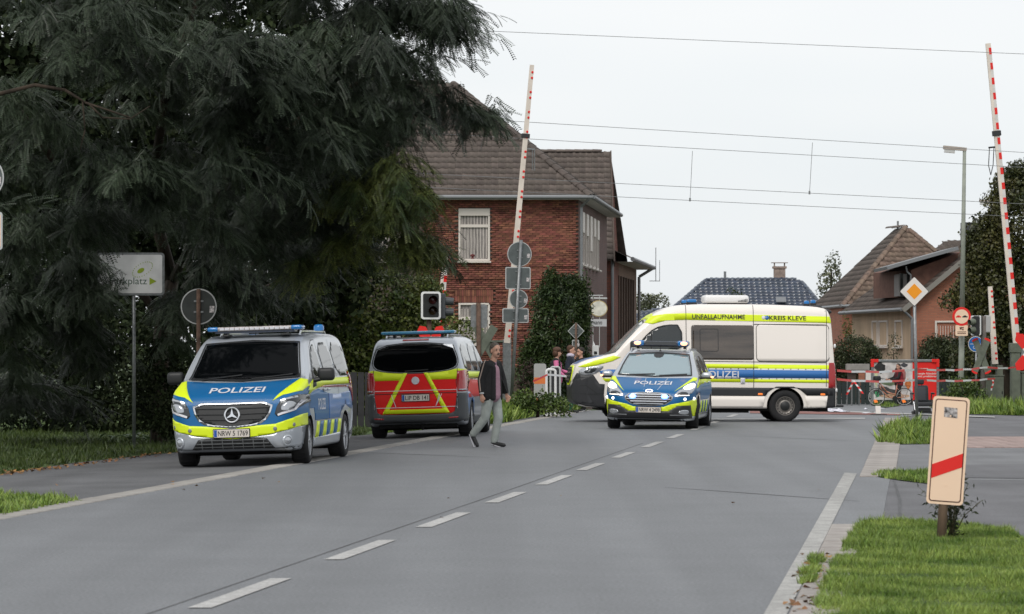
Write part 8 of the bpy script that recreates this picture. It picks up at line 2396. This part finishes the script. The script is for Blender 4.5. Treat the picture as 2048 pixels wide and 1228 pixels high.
    jc = [(j['chest'] + back + l * K(.10), K(.128), j['chest'] + back - l * K(.10), K(.128)), (j['chest'] + back + l * K(.085), K(.13), j['pelvis'] + back + l * K(.095) - u * K(.02 + long_coat), K(.128)), (j['chest'] + back - l * K(.085), K(.13), j['pelvis'] + back - l * K(.095) - u * K(.02 + long_coat), K(.128)),
          (j['neck'] - u * K(.045) - f * K(.02), K(.07), j['chest'] + back, K(.12))]
    if im:
        for sg in (1, -1):   # open front edges
            jc.append((j['chest'] + f * K(.075) + l * sg * K(.095) + u * K(.05), K(.050), j['pelvis'] + f * K(.095) + l * sg * K(.12) - u * K(.05 + long_coat), K(.045)))
            jc.append((j['chest'] + f * K(.05) + l * sg * K(.09) + u * K(.07), K(.05), j['neck'] + l * sg * K(.05) - u * K(.03) + f * K(.0), K(.035)))
    for s_ in 'LR':
        sg = 1 if s_ == 'L' else -1
        jc.append((j['sh' + s_], K(.075), j['neck'] - u * K(.07), K(.07)))
        if not vest:
            wr = j['wr' + s_] + (j['el' + s_] - j['wr' + s_]).normalized() * K(.035)
            jc += [(j['sh' + s_], K(.078), j['el' + s_], K(.063)), (j['el' + s_], K(.063), wr, K(.047))]
    jk = blob_mesh('jacket' if not vest else 'vest', jc, [], tm, t, K(vox), 3)
    # hair
    hb = [(h + u * K(.058) - hf * K(.022), (K(.100), K(.084), K(.092)), Rh), (h + u * K(.02) - hf * K(.045), (K(.072), K(.084), K(.095)), Rh)]
    if hairlong:
        hb += [(h - hf * K(.04) - u * K(.02), (K(.085), K(.115), K(.11)), Rh), (h + u * K(.07) - hf * K(.01), (K(.115), K(.105), K(.085)), Rh)]
    hr = blob_mesh('hair', [], hb, hair, t, K(.009), 2)
    eye = M['ink']
    b = MB()
    for sg in (1, -1):
        b.ball(h + hf * K(.087) + hl_ * sg * K(.030) + u * K(.012), (K(.008), K(.012), K(.006)), 1, Rh)
    b.build('eyes', eye, t, True)
    b = MB()
    for sg in (1, -1): b.ball(h + hf * K(.088) + hl_ * sg * K(.032) + u * K(.032), (K(.010), K(.020), K(.006)), 1, Rh)
    b.build('eyebrows', hair, t, True)
    b = MB(); b.ball(h + hf * K(.086) - u * K(.072), (K(.010), K(.024), K(.006)), 1, Rh); b.build('mouth', mat('lips', (.25, .08, .07), .5), t, True)
    if moustache:
        b = MB(); b.ball(h + hf * K(.092) - u * K(.052), (K(.014), K(.032), K(.011)), 2, Rh); b.build('moustache', hair, t, True)
    return t, j, W, (f, l, u)

cloth = lambda n, c, **k: mat(n, c, .85, bump=.5, bscale=14, bdist=.02, noise=.10, nscale=9, **k)
# --- the walking man
g = G(988, 894)
hd = D2R(-28)
man, j, W, (f, l, u) = person(Vector((g.x - .02, g.y, g.z)), hd, 'man with grey hair and moustache in a black jacket walking across the road', k=1.0,
    J=dict(head=(.05, .0, 1.635), neck=(.0, 0, 1.475), chest=(-.02, 0, 1.30), waist=(-.02, 0, 1.1), pelvis=(-.02, 0, .93), shL=(-.01, .19, 1.405), shR=(-.03, -.19, 1.40),
           elR=(-.10, -.235, 1.14), wrR=(-.08, -.25, .90), elL=(.05, .27, 1.14), wrL=(.13, .25, .90),
           hiR=(-.03, -.09, .90), hiL=(-.01, .09, .90), knR=(-.10, -.09, .50), anR=(-.33, -.09, .20), toR=(-.26, -.09, .045), knL=(.06, .09, .50), anL=(-.02, .09, .09), toL=(.15, .09, .038)),
    top=cloth('black_jacket_cloth', (.012, .012, .013)), pants=cloth('light_grey_denim', (.33, .36, .34)), hair=mat('grey_brown_hair', (.09, .075, .062), .7, noise=.3, nscale=40), inner=cloth('dusty_pink_tee', (.34, .20, .25)),
    head_turn=D2R(-28), moustache=True, vox=.010, long_coat=.05)
b = MB(); b.cyl(j['wrR'] - Vector((0, 0, -.035)), j['wrR'] - Vector((0, 0, -.005)), .042, 14); b.build('watch', M['signrim'], man)
b = MB()
o1, o2, o3 = j['shR'] - l * .074 + u * .02, j['elR'] - l * .062, j['wrR'] - l * .046 + u * .05
o0 = j['shR'] - l * .02 + u * .078
for a_, c_ in ((o0, o1), (o1, o2), (o2, o3)): b.cone(a_, c_, .011, .011, 6)
b.build('sleeve_stripe', mat('tan_sleeve_stripe', (.36, .28, .24), .8), man)
b = MB()   # windblown front edge of the jacket
q = [j['pelvis'] + f * .06 + l * .15 + u * .35, j['pelvis'] + f * .20 + l * .20 - u * .02, j['pelvis'] + f * .02 + l * .25 - u * .03, j['pelvis'] - f * .02 + l * .18 + u * .3]
va = [b.bm.verts.new(p_) for p_ in q]; vb = [b.bm.verts.new(p_ + l * .02) for p_ in q]
b.bm.faces.new(va); b.bm.faces.new(vb[::-1])
for i in range(4): b.bm.faces.new((va[i], vb[i], vb[(i + 1) % 4], va[(i + 1) % 4]))
b.build('jacket_flap', bpy.data.materials['black_jacket_cloth'], man)
# --- bystanders on the left
def stand(px, z, py_top, hd, label, **k):
    x = X_(px, z); g0 = gz(x, z); H_ = P(0, py_top, z).z - g0
    return person(Vector((x, z, g0)), hd, label, k=H_ / 1.76, vox=.02, **k)
brown = mat('brown_hair', (.075, .035, .020), .7, noise=.3, nscale=40); dark = mat('dark_hair', (.02, .015, .012), .7)
NAVY = cloth('navy_cloth', (.014, .018, .032)); BLK = cloth('black_cloth', (.014, .014, .015))
stand(1113, 91, 694, D2R(-5), 'woman with curly brown hair, pink sleeves and a black body warmer', top=BLK, inner=cloth('bright_pink_top', (.62, .16, .32)), vest=True, pants=BLK, hair=brown, hairlong=1, J=dict(elL=(.06, .24, 1.14), wrL=(.26, .14, 1.10), elR=(.02, -.24, 1.14), wrR=(.20, -.18, 1.02)))
p2, j2, _, (f2, l2, u2) = stand(1141, 92, 690, D2R(-10), 'person in navy jacket with pale hood and green trousers, between two bystanders', top=NAVY, pants=cloth('green_trousers', (.012, .13, .075)), hair=brown)
b = MB(); b.ball(j2['neck'] + u2 * .02 + f2 * .0, (.11, .12, .07), 2); b.build('pale_hood', cloth('pale_lilac_hood', (.50, .46, .56)), p2, True)
stand(1162, 94, 694, D2R(-150), 'person with hand raised to the mouth, right of the navy jacket', top=BLK, pants=BLK, hair=dark, J=dict(elR=(.22, -.20, 1.16), wrR=(.17, -.04, 1.44), elL=(.18, .2, 1.12), wrL=(.20, .02, 1.30)))
stand(1230, 97, 687, D2R(60), 'dark haired person behind the bonnet of the tall van', top=NAVY, pants=BLK, hair=dark, hairlong=1)
# --- woman with the bicycle
x = X_(1797, 135.2)
RED = cloth('dark_red_vest', (.20, .012, .022))
wm, j, _, (f, l, u) = person(Vector((x, 135.2, gz(x, 135.2))), D2R(-165), 'woman in dark red vest and black trousers holding the bicycle', k=.93, top=RED, inner=BLK, vest=True, pants=BLK, hair=dark, vox=.02,
    J=dict(elR=(.10, -.26, 1.16), wrR=(.36, -.24, 1.10), elL=(.12, .24, 1.14), wrL=(.38, .12, 1.08)), head_turn=D2R(35), hairlong=0)
b = MB(); b.box(j['chest'] + l * .0 - f * .17 + u * .0, (.16, .32, .40), rot=Matrix((f, l, u)).transposed(), bev=.06, seg=3)
o = b.build('backpack', mat('pink_brown_backpack', (.35, .13, .12), .8), None, True, label='pinkish backpack on the back of the woman in the red vest', cat='backpack'); o.location = wm.location

# ------------------------------------------------------------------ alike things share a group phrase
PL = {'crossing_barrier': 'raised booms of the level crossing', 'laurel_shrub': 'dark shrubs under the big tree', 'backing_tree': 'dense trees behind the big tree', 'street_lamp': 'street lamps on the right', 'metal_hoop': 'galvanised bicycle hoops',
      'railing': 'railings near the bystanders', 'thuja': 'pair of dark conifers', 'garden_bush': 'bushes before the beige house', 'crossing_signal': 'level crossing signals', 'crumpled_sheet': 'sheets lying on the road', 'paper_scrap': 'white scraps on the road',
      'plastic_debris': 'broken plastic pieces on the road', 'tape_end': 'loose ends of police tape', 'bramble': 'leafy weeds by the crossing', 'climbing_shrub': 'climbing shrubs on house walls'}
from collections import defaultdict
grp = defaultdict(list)
for o in scene.objects:
    if o.parent is None and o.get('category') and not o.get('kind'): grp[o.name.split('.')[0]].append(o)
for nm, lst in grp.items():
    if len(lst) > 1 and nm in PL:
        for o in lst:
            if not o.get('group'): o['group'] = PL[nm]
for o in grp['person']:
    if 'bicycle' not in o['label'] and 'walking' not in o['label']: o['group'] = 'bystanders before the conifers'
